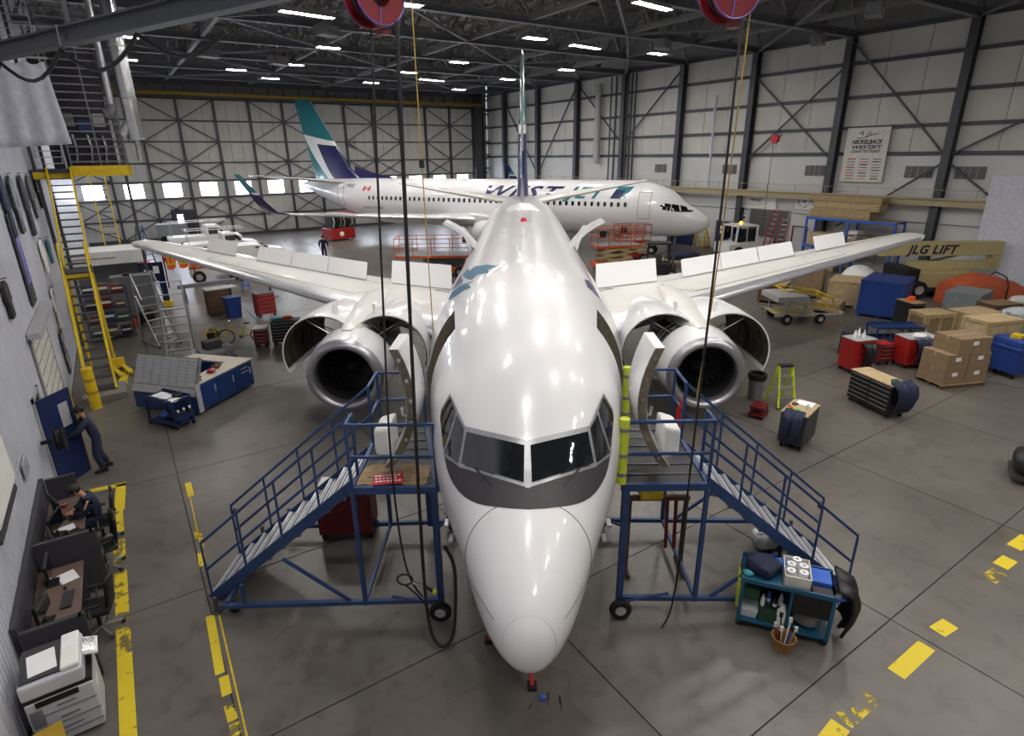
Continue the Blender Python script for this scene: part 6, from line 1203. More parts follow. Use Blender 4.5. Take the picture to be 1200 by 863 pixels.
# white service vehicles
def vehicle(p, rz, L, label, rack, tall=1.95, box=None):
    t = thing('service_truck', label, 'truck', (*p, 0), rz); W = 1.9
    prof = [(-L / 2, .45), (-L / 2, 1.1), (-L / 2 + .1, 1.15), (-L / 2 + L * .5, 1.15) if box is None else (-L / 2 + .1, tall), (-L / 2 + L * .5, tall), (L / 2 - 1.75, tall), (L / 2 - 1.15, 1.2), (L / 2 - .1, 1.05), (L / 2, .85), (L / 2, .45)]
    MB().slab([(x, -W / 2, z) for x, z in prof], (0, W, 0)).build('body', 'white', t, bevel=.05); wheel4(t, L * .6, W - .1, .4)
    for y in (-W / 2 - .006, W / 2 + .006):
        x0 = -L / 2 + L * .52; MB().slab([(x0 + .1, y, 1.25), (x0 + .85, y, 1.25), (x0 + .85, y, tall - .15), (x0 + .1, y, tall - .15)], (0, .004, 0)).build('side_window', 'glass_dark', t); MB().slab([(x0 + .95, y, 1.25), (L / 2 - 1.25, y, 1.25), (L / 2 - 1.75, y, tall - .15), (x0 + .95, y, tall - .15)], (0, .004, 0)).build('side_window', 'glass_dark', t)
        MB().tube([(L / 2 - 1.4, y, 1.25), (L / 2 - 1.35, y * 1.15, 1.3)], .06, 6).build('mirror', 'black', t)
    MB().slab([(L / 2 - 1.17, -.8, 1.24), (L / 2 - 1.17, .8, 1.24), (L / 2 - 1.72, .72, tall - .04), (L / 2 - 1.72, -.72, tall - .04)], (.03, 0, .02)).build('windscreen', 'glass_dark', t); MB().b2((L / 2 - .02, -.7, .6), (L / 2 + .03, .7, .85)).build('grille', 'black', t); MB().b2((L / 2 - .05, -.95, .4), (L / 2 + .08, .95, .55)).build('bumper', 'dark_grey', t)
    for y in (-.75, .75): MB().b2((L / 2 - .02, y - .15, .78), (L / 2 + .02, y + .15, .92)).build('headlight', 'glass_dark', t)
    if rack:
        for y in (-.75, .75): MB().bar((-L / 2 + .1, y, tall + .35), (L / 2 - .9, y, tall + .35), .06).build('roof_rack_rail', 'white', t)
        for x in (-L / 2 + .3, 0, L / 2 - 1.9): MB().bar((x, -.75, tall + .33), (x, .75, tall + .33), .05).build('roof_rack_bar', 'light_grey', t); MB().bar((x, -.75, 1.15), (x, -.75, tall + .35), .05).bar((x, .75, 1.15), (x, .75, tall + .35), .05).build('roof_rack_post', 'light_grey', t)
    return t
v1 = vehicle(at2(243, 291), 0, 5.6, 'white pickup truck with long ladder rack by the hangar doors', True, 1.95); v2 = vehicle(at2(262, 300), .0, 5.2, 'white pickup truck parked alongside the ladder-rack truck', True, 1.8); v3 = vehicle(at2(296, 310), .0, 4.6, 'white estate car nosing past the wing', False, 1.5, box=1)
q = at2(205, 284); dk = crate(q, 0, (2.4, 1.6, 1.3), 'grey_crate', 'grey covered trailer behind the white pickup trucks', None, .35, 'light_grey', 'trailer', cat='trailer'); 
for x in (-.8, .8):
    for y in (-.8, .8): MB().lathe([(.05, -.1), (.34, -.1), (.34, .1), (.05, .1)], (x, y, 0), (0, 1, 0), 16).build('wheel', 'rubber', dk)
sx = at2(222, 282); ky = thing('equipment_kiosk', 'blue booth with small lit screen by the hangar doors', 'kiosk', (sx[0], sx[1] + 1.5, 0)); MB().b2((-.9, -.4, 0), (.9, .4, 2.7)).build('cabinet', 'partition', ky, bevel=.02); MB().b2((-.5, -.42, 1.6), (-.05, -.4, 2.3)).build('lit_screen', 'window_glow', ky); MB().b2((-.2, -.2, 2.7), (.2, .2, 3.1)).build('vent_hood', 'mid_grey', ky)

# ------------------------------------------------------------------ far middle: lifts, forklift, tug
def scissor(p, rz, L, W, z, label, m='orange', arm='steel_dark', ext=1.2):
    t = thing('scissor_lift', label, 'scissor lift', (*p, 0), rz); wheel4(t, L * .62, W - .1, .32, .24); MB().b2((-L / 2, -W / 2, .32), (L / 2, W / 2, .62)).build('chassis', m, t, bevel=.03)
    n = 3; dz = (z - .75) / n
    for k in range(n):
        for y in (-W / 2 + .15, W / 2 - .15):
            MB().bar((-L * .4, y, .65 + dz * k), (L * .4, y, .65 + dz * (k + 1)), .06, .12).build('scissor_arm', arm, t); MB().bar((L * .4, y * .85, .65 + dz * k), (-L * .4, y * .85, .65 + dz * (k + 1)), .06, .12).build('scissor_arm', arm, t)
    MB().b2((-L / 2, -W / 2, z - .12), (L / 2 + ext, W / 2, z)).build('platform', m, t); MB().b2((-L / 2 + .05, -W / 2 + .05, z), (L / 2 + ext - .05, W / 2 - .05, z + .01)).build('platform_floor', 'mid_grey', t)
    for h in (.5, 1.05):
        for y in (-W / 2 + .04, W / 2 - .04): MB().bar((-L / 2, y, z + h), (L / 2 + ext, y, z + h), .04).build('guard_rail', m, t)
        for x in (-L / 2, L / 2 + ext): MB().bar((x, -W / 2 + .04, z + h), (x, W / 2 - .04, z + h), .04).build('guard_rail', m, t)
    for x in np.linspace(-L / 2, L / 2 + ext, 5):
        for y in (-W / 2 + .04, W / 2 - .04): MB().bar((x, y, z), (x, y, z + 1.07), .04).build('guard_post', m, t)
    MB().b2((-L / 2 + .1, -W / 2 - .05, z + .55), (-L / 2 + .5, -W / 2 + .1, z + .95)).build('control_box', 'black', t, bevel=.02)
    return t
q = at2(522, 322); scissor(q, HEAD + math.pi, 3.2, 1.9, 1.35, 'orange rough-terrain scissor lift under the far airliner wing', 'orange', 'steel_dark', 1.4)
q = at2(718, 318); scissor(q, HEAD + .15, 2.6, 1.6, 1.75, 'orange scissor lift with tan stacked arms beside the fuselage', 'orange', 'tan', .3)
q = at2(748, 312); scissor((q[0] + .8, q[1] + 1.6), HEAD + .15, 2.2, 1.2, 1.55, 'red-railed scissor lift close to the far airliner nose wheel', 'red', 'tan', .1)
q = at2(398, 281); rl = thing('maintenance_lift', 'red maintenance dock loaded with dark machinery under the far tail', 'lift', (*q, 0), .2); MB().b2((-1.2, -.9, .15), (1.2, .9, 1.1)).build('base', 'red', rl, bevel=.04); MB().b2((-.9, -.7, 1.1), (1.1, .7, 2.3)).build('engine_stand', 'engine_core', rl, bevel=.05); MB().b2((-1.2, -.9, 2.3), (1.3, .9, 2.45)).build('deck', 'red', rl); MB().ball((-.2, -.92, .6), .22, 12, 8, (1, .2, 1)).build('decal', 'white', rl)
for k in range(6): MB().tube([(-.9 + .35 * k, -.75, 1.2), (-.8 + .35 * k, -.85, 1.7), (-.85 + .33 * k, -.72, 2.25)], .06, 6).build('pipe', ('alu', 'black', 'mid_grey')[k % 3], rl)
for x in (-.9, .9): caster(rl, x, -.7, .08); caster(rl, x, .7, .08)
fk = thing('forklift', 'black forklift between the wing spoilers and the scissor lifts', 'forklift', (*at2(772, 326), 0), HEAD - .2); wheel4(fk, 1.4, 1.0, .32); MB().b2((-1.0, -.55, .3), (.6, .55, 1.0)).build('body', 'black', fk, bevel=.06); MB().b2((-1.1, -.5, .4), (-.7, .5, 1.25)).build('counterweight', 'dark_grey', fk, bevel=.08)
for x in (-.8, .55):
    for y in (-.5, .5): MB().bar((x, y, 1.0), (x * .9, y, 2.15), .07).build('roof_post', 'black', fk)
MB().b2((-.85, -.55, 2.1), (.6, .55, 2.18)).build('overhead_guard', 'black', fk); MB().b2((-.35, -.25, 1.0), (.1, .25, 1.5)).build('seat', 'dark_grey', fk, bevel=.05); MB().tube([(.35, 0, 1.0), (.2, 0, 1.35)], .03, 6).build('steering_column', 'black', fk)
for y in (-.35, .35): MB().bar((.75, y, .1), (.75, y, 2.3), .1).build('mast', 'steel_dark', fk); MB().b2((.8, y - .06, .06), (1.9, y + .06, .11)).build('fork', 'steel_dark', fk)
cs = thing('covered_cart', 'flat cart under a dark navy cover by the nose wheel', 'cart', (*at2(800, 312), 0), HEAD + .1); MB().b2((-1.3, -.6, .35), (1.3, .6, .45)).build('deck', 'tan', cs); MB().lump((0, 0, .7), (2.4, 1.1, .55), 12, .06).build('cover', 'navy', cs, smooth=50); wheel4(cs, 1.8, 1.1, .17, .12)
tg = thing('tow_tug', 'white aircraft tug with open cab near the wall', 'tug', (*at2(872, 302), 0), HEAD + .25); wheel4(tg, 2.4, 1.7, .48, .32); MB().slab([(-2.0, -.95, .45), (-2.0, -.95, 1.15), (.2, -.95, 1.2), (1.8, -.95, 1.05), (1.95, -.95, .45)], (0, 1.9, 0)).build('body', 'white', tg, bevel=.06); MB().b2((-1.5, -.9, 2.3), (.3, .9, 2.4)).build('cab_roof', 'white', tg, bevel=.03)
for x in (-1.45, .2):
    for y in (-.85, .85): MB().bar((x, y, 1.15), (x * .95, y, 2.3), .1).build('cab_post', 'white', tg)
for y in (-.9, .9): MB().b2((-1.35, y - .01, 1.3), (-.7, y + .01, 2.2)).build('cab_window', 'glass_dark', tg); MB().b2((-.55, y - .01, 1.3), (.05, y + .01, 2.2)).build('cab_window', 'glass_dark', tg)
MB().b2((.4, -.8, 1.15), (1.7, .8, 1.4)).build('bonnet', 'white', tg, bevel=.08); MB().lathe([(.01, 2.4), (.12, 2.4), (.1, 2.6), (.01, 2.62)], (-.6, 0, 0), (0, 0, 1), 12).build('beacon', 'amber_glow', tg); MB().b2((-.9, -.4, 1.1), (-.4, .4, 1.6)).build('seat', 'black', tg, bevel=.05)
ys = thing('step_stool', 'yellow steel steps against the wall beside the airliner nose', 'steps', (38.9, 31.3, 0), math.radians(90))
for s in (-.5, .5): MB().bar((s, -.5, 0), (s, .2, 1.6), .07).build('rail', 'yellow', ys); MB().bar((s, .4, 0), (s, .2, 1.6), .07).build('rear_rail', 'yellow', ys)
for k in range(5): f = (k + .7) / 5; MB().b2((-.5, -.5 + .7 * f - .1, 1.6 * f - .03), (.5, -.5 + .7 * f + .1, 1.6 * f + .01)).build('step', 'yellow', ys)

# ------------------------------------------------------------------ along the right-hand wall
RU = U1 - .02
def wall_door(n, a, b, m, top=None):
    p, q = on_u(*a, RU), on_u(*b, RU); y0, y1 = min(p.y, q.y), max(p.y, q.y); z = top or max(p.z, q.z)
    d = struct(MB().b2((RU - .03, y0, 0), (RU + .02, y1, z)).build('door_%d' % n, m)); MB().b2((RU - .05, y0 - .08, 0), (RU + .02, y0, z + .08)).b2((RU - .05, y1, 0), (RU + .02, y1 + .08, z + .08)).b2((RU - .05, y0, z), (RU + .02, y1, z + .08)).build('door_frame', 'light_grey', d); return d, y0, y1, z
d, y0, y1, z = wall_door(3, (840, 262), (855, 264), 'navy_door', 2.2)
for zz in (1.25, 1.6): MB().b2((RU - .045, (y0 + y1) / 2 - .25, zz), (RU - .03, (y0 + y1) / 2 + .25, zz + .25)).build('notice', 'paper', d)
d, y0, y1, z = wall_door(4, (879, 256), (924, 258), 'rollup', 3.3)
for k in range(14): MB().b2((RU - .042, y0 + .05, .12 + .23 * k), (RU - .03, y1 - .05, .15 + .23 * k)).build('slat_line', 'dark_grey', d)
wall_door(5, (793, 275), (816, 276), 'navy_door', 2.2)
def board(name, a, b, z0, z1, m, label):
    p, q = on_u(*a, RU - .1), on_u(*b, RU - .1); y0, y1 = max(p.y, q.y), min(p.y, q.y)
    t = thing(name, label, 'sign', (RU - (.2 if name == 'tour_banner' else .06), 0, 0)); MB().b2((-.02, y1, z0), (.02, y0, z1)).build('board', m, t); return t, y0, y1       # y0: viewer's left
def wtext(t, txt, y, z, size, m, shear=0, align='CENTER', bold=0.0, width=None):
    o = text_mesh(txt, size, m, 'lettering', t, .004, shear, 1.0, bold, align)
    if width: w = max(v.co.x for v in o.data.vertices) - min(v.co.x for v in o.data.vertices); o.scale.x = width / w
    o.rotation_euler = (math.radians(90), 0, math.radians(-90)); o.location = (-.027, y, z); return o
t, y0, y1 = board('tour_banner', (995, 152), (1046, 150), 5.4, 8.55, 'offwhite', 'tall white banner with band lettering hung on wall girts'); yc = (y0 + y1) / 2; w = y0 - y1
wtext(t, 'NICKELBACK', yc, 7.62, .34, 'black', .3, bold=.012, width=w * .72); wtext(t, 'WESTJET', yc, 7.34, .28, 'navy_livery', .3, bold=.01, width=w * .7); wtext(t, 'COAST TO COAST', yc, 7.12, .2, 'black', .3, bold=.006, width=w * .68)
m = MB(); m.tube([(-.03, yc + .6, 7.95), (-.03, yc + .2, 7.98), (-.03, yc - .25, 8.12), (-.03, yc - .6, 8.2)], .02, 6).tube([(-.03, yc + .1, 8.0), (-.03, yc - .1, 8.3), (-.03, yc - .2, 8.12)], .018, 6).tube([(-.03, yc + .5, 8.2), (-.03, yc + .35, 8.35), (-.03, yc + .3, 8.1)], .025, 6); m.build('bird_emblem', 'black', t)
for r in range(8):
    for c in range(3): yy = y0 - w * (.2 + .3 * c); k = (r + c) % 3; MB().b2((-.028, yy - .28, 6.72 - .165 * r), (-.02, yy + .2, 6.76 - .165 * r + .02 * (k == 0))).build('sponsor_mark', ('flag_red', 'black', 'dark_grey')[(r + 2 * c) % 3], t)
t, y0, y1 = board('company_sign', (864, 230), (910, 233), 3.35, 4.2, 'white', 'white company sign over the roll-up door'); yc = (y0 + y1) / 2; wtext(t, 'WESTJET', yc, 3.86, .26, 'navy_livery', .3, bold=.01)
for k in range(3): MB().b2((-.028, yc - 1.0 + .3 * k, 3.72 - .1 * k), (-.02, yc + 1.1, 3.75 - .1 * k)).build('text_line', 'light_grey', t)
t, y0, y1 = board('wall_map', (933, 233), (959, 235), 3.5, 4.25, 'white', 'pale map board on the wall beside the blue racking'); rr = random.Random(5)
for k in range(14): yy = y1 + .15 + (y0 - y1 - .3) * rr.random(); zz = 3.6 + .5 * rr.random(); MB().b2((-.026, yy - .12, zz), (-.02, yy + .12, zz + rr.uniform(.03, .1))).build('map_patch', ('purple', 'light_grey', 'mid_grey')[k % 3], t)
for k, zz in enumerate((2.0, 2.45)):
    p = on_u(870, 270, RU); t = thing('safety_sign', ('lower small white safety sign beside the roll-up door', 'upper small white safety sign beside the roll-up door')[k], 'sign', (RU - .04, p.y, zz)); MB().b2((0, -.25, 0), (.02, .25, .36)).build('plate', 'white', t); MB().b2((-.006, -.15, .1), (0, .15, .24)).build('pictogram', 'black', t)
wp_ = MB().b2((U1 - .95, 4.0, 0), (U1 - .8, 12.9, 5.95)).build('sliding_screen', 'tarp_white', None); tag(wp_, 'large plain pale screen panel standing against the wall', 'panel')
hk = thing('wall_reel', 'small red cable reel hanging off the wall steel on a dark cord', 'cable reel', (U1 - 1.0, on_u(919, 160, U1).y, 0)); MB().lathe([(.05, -.12), (.28, -.12), (.3, 0), (.28, .12), (.05, .12)], (0, 0, 8.05), (1, 0, 0), 20).build('drum', 'flag_red', hk, smooth=40); MB().bar((0, 0, 8.1), (.75, 0, 8.3), .05).build('bracket', 'steel_dark', hk); MB().tube([(0, .1, 7.8), (.05, .1, 4), (.05, .1, 1.4)], .018, 6).build('cord', 'hose', hk)
# red ladders
def fire_ladder(v, rz, h, label):
    t = thing('extension_ladder', label, 'ladder', (U1 - 1.3, v, 0), rz)
    for s in (-.22, .22): MB().bar((s, -.5, 0), (s, .55, h), .05, .09).build('rail', 'red', t)
    for k in range(int(h / .32)): f = (k + .7) / (h / .32); MB().cyl((-.22, -.5 + 1.05 * f, h * f), (.22, -.5 + 1.05 * f, h * f), .02, n=8).build('rung', 'alu', t)
    return t
fire_ladder(25.0, math.radians(-90), 3.4, 'long red extension ladder leaning by the roll-up door'); fire_ladder(24.1, math.radians(-80), 2.9, 'shorter red ladder leaning beside the long red ladder')
rf = thing('red_gantry', 'red door-shaped frame standing by the ladders', 'frame', (U1 - .6, 23.2, 0)); MB().bar((0, -.5, 0), (0, -.5, 2.4), .08).bar((0, .5, 0), (0, .5, 2.4), .08).bar((0, -.54, 2.4), (0, .54, 2.4), .08).build('frame', 'red_dark', rf)
# blue pallet racking with crates
R0, R1 = on_u(946, 290, 38).y, on_u(1050, 290, 38).y; RX = 38.0; pr = thing('pallet_racking', 'blue pallet racking holding wooden crates by the wall', 'racking', (RX, 0, 0))
for y in (R0, (R0 + R1) / 2, R1):
    for x in (-.55, .55): MB().bar((x, y, 0), (x, y, 3.3), .1).build('upright', 'blue_bright', pr)
    MB().bar((-.55, y, .4), (.55, y, 1.6), .04).build('brace', 'blue_bright', pr)
for z in (1.45, 3.2):
    for x in (-.55, .55): MB().bar((x, R0, z), (x, R1, z), .06, .16).build('beam', 'blue_bright', pr)
    MB().b2((-.55, R1, z + .06), (.55, R0, z + .085)).build('decking', 'wood', pr)
S_ = R0 - R1; yb_ = lambda f: R0 - S_ * f
for k, (f, ln, z, h, m, lb) in enumerate(((.36, .68, 3.285, .5, 'wood', 'long wooden crate lying on top of the blue racking'), (.42, .74, 3.8, .42, 'plywood', 'weathered crate second in the stack on the racking'), (.40, .8, 4.24, .36, 'wood', 'topmost long wooden crate of the racking stack'), (.2, .3, 1.54, .75, 'plywood', 'wooden crate on the racking shelf by the ladders'), (.52, .16, 1.54, .6, 'kraft', 'small tan crate in the middle of the racking shelf'), (.77, .28, 1.54, .85, 'cardboard', 'brown crate at the far end of the racking shelf'))):
    crate((RX, yb_(f)), math.pi / 2, (S_ * ln, .95, h), m, lb, m, z, None, 'wooden_crate', 4, k < 3)
c = crate((RX, yb_(.25)), math.pi / 2, (S_ * .3, .95, .8), 'wood', 'wooden crate on the floor under the blue racking', 'wood', 0, None, 'wooden_crate', 3); carton((RX, yb_(.53)), 1.57, (.7, .7, .45), 2.145, 'white box on the small tan crate in the racking', 'white')
# boom lift
pb, pe = Vector((33.2, 16.1, 0)), Vector((37.4, 11.6, 0)); bd = (pe - pb).normalized(); brz = math.atan2(bd.y, bd.x); bl = thing('boom_lift', 'tan boom lift with dark lettering on its folded boom', 'boom lift', (35.4, 13.5, 0), math.radians(-35))
MB().b2((-3.4, -.25, 2.05), (3.3, .25, 2.75)).build('boom', 'tan', bl, bevel=.03); MB().b2((-1.2, -.2, 1.3), (3.2, .2, 1.75)).build('lower_boom', 'tan', bl, bevel=.03); MB().bar((3.05, 0, 1.4), (3.05, 0, 2.5), .5, .4).build('knuckle', 'tan', bl); MB().b2((-1.6, -1.0, .5), (1.8, 1.0, 1.3)).build('turntable', 'tan', bl, bevel=.06); MB().b2((-1.9, -1.05, .55), (-1.2, 1.05, 1.5)).build('engine_cover', 'black', bl, bevel=.05); wheel4(bl, 2.4, 2.2, .45, .35); MB().b2((-1.5, -1.0, .35), (1.5, 1.0, .55)).build('chassis', 'dark_grey', bl); MB().cyl((-.6, 0, 1.6), (1.4, 0, 2.1), .08).build('lift_cylinder', 'chrome', bl)
o = text_mesh('JLG LIFT', .62, 'navy', 'lettering', bl, .006, .25, 1.1, .02); o.rotation_euler = (math.radians(90), 0, 0); o.location = (-1.55, -.256, 2.16)
bk_ = MB(); 
for x in (-4.3, -3.5):
    for y in (-.8, .8): bk_.bar((x, y, 1.9), (x, y, 3.0), .05)
for z in (1.9, 2.5, 3.0): bk_.bar((-4.3, -.8, z), (-4.3, .8, z), .05).bar((-3.5, -.8, z), (-3.5, .8, z), .05).bar((-4.3, -.8, z), (-3.5, -.8, z), .05).bar((-4.3, .8, z), (-3.5, .8, z), .05)
bk_.build('basket', 'dark_grey', bl)
ot = thing('covered_machine', 'long machine wrapped in an orange tarpaulin with straps', 'tarpaulin', (35.1, 10.9, 0), math.radians(-32)); R = []
for k in range(13):
    f = k / 12; x = -1.9 + 3.8 * f; h = 1.0 + .35 * math.sin(math.pi * min(f * 1.4, 1)) - .25 * (f > .85); R.append([(x, y * (1 + .04 * math.sin(k * 2 + y * 5)), z * h) for y, z in ((-.75, .02), (-.72, .8), (-.5, 1.05), (-.15, 1.15 + .05 * math.sin(k)), (.2, 1.14), (.5, 1.05), (.72, .8), (.75, .02))])
MB().rings(R).build('tarpaulin', 'tarp_orange', ot, smooth=50); MB().tube([(.5, -.78, .05), (.5, -.76, 1.05), (.5, -.5, 1.42), (.5, .2, 1.55), (.5, .76, 1.0), (.5, .78, .05)], .035, 6).build('strap', 'black', ot)
# crates and machines in the middle of the right-hand floor
crate((29.2, 12.75), .25, (2.1, 1.7, 1.65), 'blue_crate', 'large blue steel shipping crate', 'blue_crate', 0, 'blue_crate', 'steel_crate', 2)
crate((31.8, 10.4), .1, (1.9, 1.3, 1.15), 'grey_crate', 'plain grey crate between the blue crate and orange tarpaulin', 'grey_crate', 0, 'grey_crate', 'steel_crate', 2)
crate((29.9, 14.9), .35, (1.9, 1.4, 1.2), 'plywood', 'large tan plywood crate beside the white dome', None, 0, 'plywood', 'plywood_crate')
dm = thing('radome_cover', 'white dome-shaped radome cover behind the tan crate', 'radome', (32.3, 15.6, 0)); MB().lathe([(.95, .25), (.95, .5), (.85, .95), (.6, 1.35), (.3, 1.52), (.01, 1.58)], (0, 0, 0), (0, 0, 1), 28).build('dome', 'white', dm, smooth=60); MB().lathe([(.98, .2), (.98, .3), (.01, .3)], (0, 0, 0), (0, 0, 1), 28).build('ring', 'mid_grey', dm); MB().b2((-1, -1, 0), (1, 1, .2)).build('base', 'wood', dm)
p1_ = pallet((27.75, 14.45), .3, 1.4, 1.1, 'pallet carrying a flat tan board in front of the trailer'); c = (27.75, 14.45); tag(MB().b2((-.68, -.52, 0), (.68, .52, .35)).build('board_stack', 'kraft', None, loc=(c[0], c[1], .137), rz=.3, bevel=.01), 'flat stack of tan boards on the pallet', 'boards')
for k, (px, py, d_, lb) in enumerate(((905, 352, (1.6, 1.2, .9), 'brown crate under the wing beside the trailer'), (948, 346, (1.4, 1.2, 1.5), 'tall brown carton stack behind the yellow trailer bars'), (914, 338, (.8, .8, 1.2), 'small brown crate behind the pallet'))): crate(at2(px, py), .4, d_, ('brown', 'cardboard', 'cardboard')[k], lb, None, 0, 'kraft' if k == 0 else None, 'wooden_crate')
tw = thing('engine_trailer', 'grey engine trailer with yellow A-frame bars', 'trailer', (25.0, 14.5, 0), math.radians(-32)); wheel4(tw, 1.5, 1.5, .22, .16)
for y in (-.75, .75): MB().bar((-1.3, y, .38), (1.9, y * .5, .34), .09).build('side_rail', 'light_grey', tw); MB().bar((-.9, y, .4), (-.9, y, 1.0), .06).build('post', 'light_grey', tw); MB().bar((.0, y, .4), (.0, y, .95), .06).build('post', 'light_grey', tw); MB().bar((-.2, y, .95), (1.7, y * .5, .42), .05).build('a_frame_bar', 'yellow', tw); MB().bar((-.9, y, 1.5), (1.1, y, 1.2), .05).build('a_frame_bar', 'yellow', tw); MB().bar((1.1, y, 1.2), (1.7, y * .5, .42), .05).build('a_frame_bar', 'yellow', tw)
MB().b2((-1.3, -.85, 1.0), (.1, .85, 1.25)).build('cradle', 'light_grey', tw); MB().bar((-.9, -.75, 1.5), (-.9, .75, 1.5), .05).bar((1.1, -.75, 1.2), (1.1, .75, 1.2), .05).bar((-.9, -.75, 1.5), (1.1, .75, 1.2), .05).build('a_frame_cross', 'yellow', tw); MB().b2((-1.2, -.6, .4), (.6, .6, .46)).build('floor', 'tan', tw); MB().tube([(1.9, -.37, .34), (2.2, 0, .3), (1.9, .37, .34)], .04, 8).build('drawbar', 'light_grey', tw)
# tool chests and carts
r1 = at2(1000, 434); tool_chest(r1, math.radians(-20), (.85, .65, 1.2), 'red', 'red', 5, 'red rolling tool chest with white bottles on top', 'light_grey', pull='red'); draped((r1[0] - .1, r1[1] - .36), math.radians(-20), .4, .75, 1.1, 'black', 'black jacket hanging on the red chest with bottles', 3)
for k, (dx, dy) in enumerate(((-.15, .1), (.05, -.1), (.2, .15))): tag(MB().lathe([(.005, 0), (.05, 0), (.05, .15), (.02, .2), (.02, .26), (.005, .27)], (0, 0, 0), (0, 0, 1), 12).build('spray_bottle', 'white', None, smooth=40, loc=(r1[0] + dx, r1[1] + dy, 1.2)), 'white spray bottle standing on the red tool chest', 'bottle', 'bottles on the red chest')
q = at2(1000, 421); crate((q[0] + .6, q[1] + .5), .3, (.9, .6, .9), 'dark_grey', 'grey bin of cleaning bottles behind the red chest', None, .0, None, 'supply_bin', skids=False)
r2 = at2(1068, 428); tool_chest(r2, math.radians(-25), (1.2, .7, 1.1), 'red', 'red', 4, 'red tool chest with papers beside the cardboard boxes', 'light_grey', pull='red'); draped((r2[0] - .25, r2[1] - .3), math.radians(-25), .55, .8, 1.08, 'navy', 'navy jacket hanging on the red chest with papers', 8); sheet(r2[0] + .1, r2[1], 1.103, .2, 'white paper on the red tool chest', .5, .35)
q = (r2[0] - .75, r2[1] + .75); tool_chest(q, math.radians(-25), (.5, .5, .8), 'red_dark', 'red_dark', 4, 'small open red chest behind the chest with papers', 'red')
b1 = at2(1045, 402); bc = shelf_cart(b1, math.radians(-35), 1.8, .8, .7, 'blue_deep', 'blue flat cart with pipe hoops behind the red chests', (.2,)); 
for k in range(3): MB().tube([(-.6 + .5 * k, -.3, .2), (-.6 + .5 * k, -.35, .5), (-.45 + .5 * k, -.35, .62), (-.3 + .5 * k, -.35, .5), (-.3 + .5 * k, -.3, .2)], .025, 6).build('hoop', 'steel_dark', bc)
q = at2(1086, 397); crate(q, math.radians(-25), (1.3, .9, 1.1), 'cardboard', 'long wooden box with red handle in front of the blue crate', 'wood', 0, 'wood', 'wooden_crate', 3); q2 = at2(1060, 386); tool_chest(q2, math.radians(-25), (.6, .9, 1.25), 'black', 'black', 5, 'black tool chest behind the blue cart', 'kraft'); tag(MB().b2((-.12, -.1, 0), (.12, .1, .18)).build('tool_box', 'hi_vis', None, loc=(q2[0], q2[1], 1.25)), 'small orange box on the black tool chest', 'box')
q = at2(1134, 397); crate(q, math.radians(-20), (1.5, .95, 1.15), 'plywood', 'long pale plywood box behind the tall open crate', None, 0, 'plywood', 'plywood_crate'); q = at2(1152, 392); crate((q[0] + 1.6, q[1] + .2), math.radians(-20), (1.3, .9, 1.1), 'cardboard', 'weathered brown crate behind the pale plywood box', 'brown', 0, None, 'wooden_crate')
q = at2(1150, 428); crate(q, math.radians(-22), (1.5, .95, 1.75), 'plywood', 'tall plywood crate with open framed top behind the boxes', 'wood', 0, None, 'plywood_crate', 3)
bx = at2(1112, 448); brz2 = math.radians(-22); pallet(bx, brz2, 1.65, 1.0, 'pallet under the shrink-wrapped cardboard boxes')
cB, sB = math.cos(brz2), math.sin(brz2); k = 0
for lvl, zz in enumerate((.137, .64, 1.14)):
    for i, xx in enumerate((-.42, .42)) if lvl < 2 else ((0, .1),):
        carton((bx[0] + xx * cB, bx[1] + xx * sB), brz2, (.8 if lvl < 2 else 1.2, .95, .5), zz, ('bottom cardboard box at the chest end of the pallet', 'bottom cardboard box at the crate end of the pallet', 'middle cardboard box at the chest end of the pallet', 'middle cardboard box at the crate end of the pallet', 'wide top cardboard box on the wrapped stack')[k]); k += 1
wr = MB().box((0, 0, .25), (1.3, 1.0, .5)).build('shrink_wrap', 'clear_bag', None, loc=(bx[0] + .1 * cB, bx[1] + .1 * sB, 1.641), rz=brz2); bpy.data.objects.remove(wr)
q = at2(1186, 440); bb2 = thing('tilt_bin', 'blue wheeled tilt bin at the end of the box pallet', 'bin', (q[0], q[1], 0), brz2); MB().rings([[(-.5, -.4, .2), (.5, -.4, .2), (.5, .4, .2), (-.5, .4, .2)], [(-.6, -.5, 1.0), (.6, -.5, 1.0), (.6, .5, 1.0), (-.6, .5, 1.0)]]).build('tub', 'blue_crate', bb2); MB().b2((-.64, -.54, 1.0), (.64, .54, 1.12)).build('rim', 'blue_crate', bb2, bevel=.03); MB().b2((-.6, -.5, 1.12), (.6, .5, 1.35)).build('lid', 'blue_crate', bb2, bevel=.04)
for x in (-.4, .4):
    for y in (-.3, .3): caster(bb2, x, y, .08)
tag(MB().b2((-.2, -.15, 0), (.2, .15, .1)).build('yellow_tray', 'yellow', None, loc=(q[0] - .2, q[1] + .1, 1.352)), 'yellow tray on the lid of the blue tilt bin', 'tray')
for k, (px, py, d_, m_, lb) in enumerate(((1185, 395, (1.6, 1.0, .9), 'grey_crate', 'grey bin heaped with plastic at the edge of the crates'), (1188, 376, (1.2, .9, .8), 'cardboard', 'brown box behind the heaped grey bin'))): q = at2(px, py); t = crate(q, -.3, d_, m_, lb, None, 0, None, 'supply_bin'); MB().lump((0, 0, d_[2] + .1), (d_[0] * .9, d_[1] * .8, .45), k + 20, .15).build('contents', ('clear_bag', 'offwhite')[k], t, smooth=50)
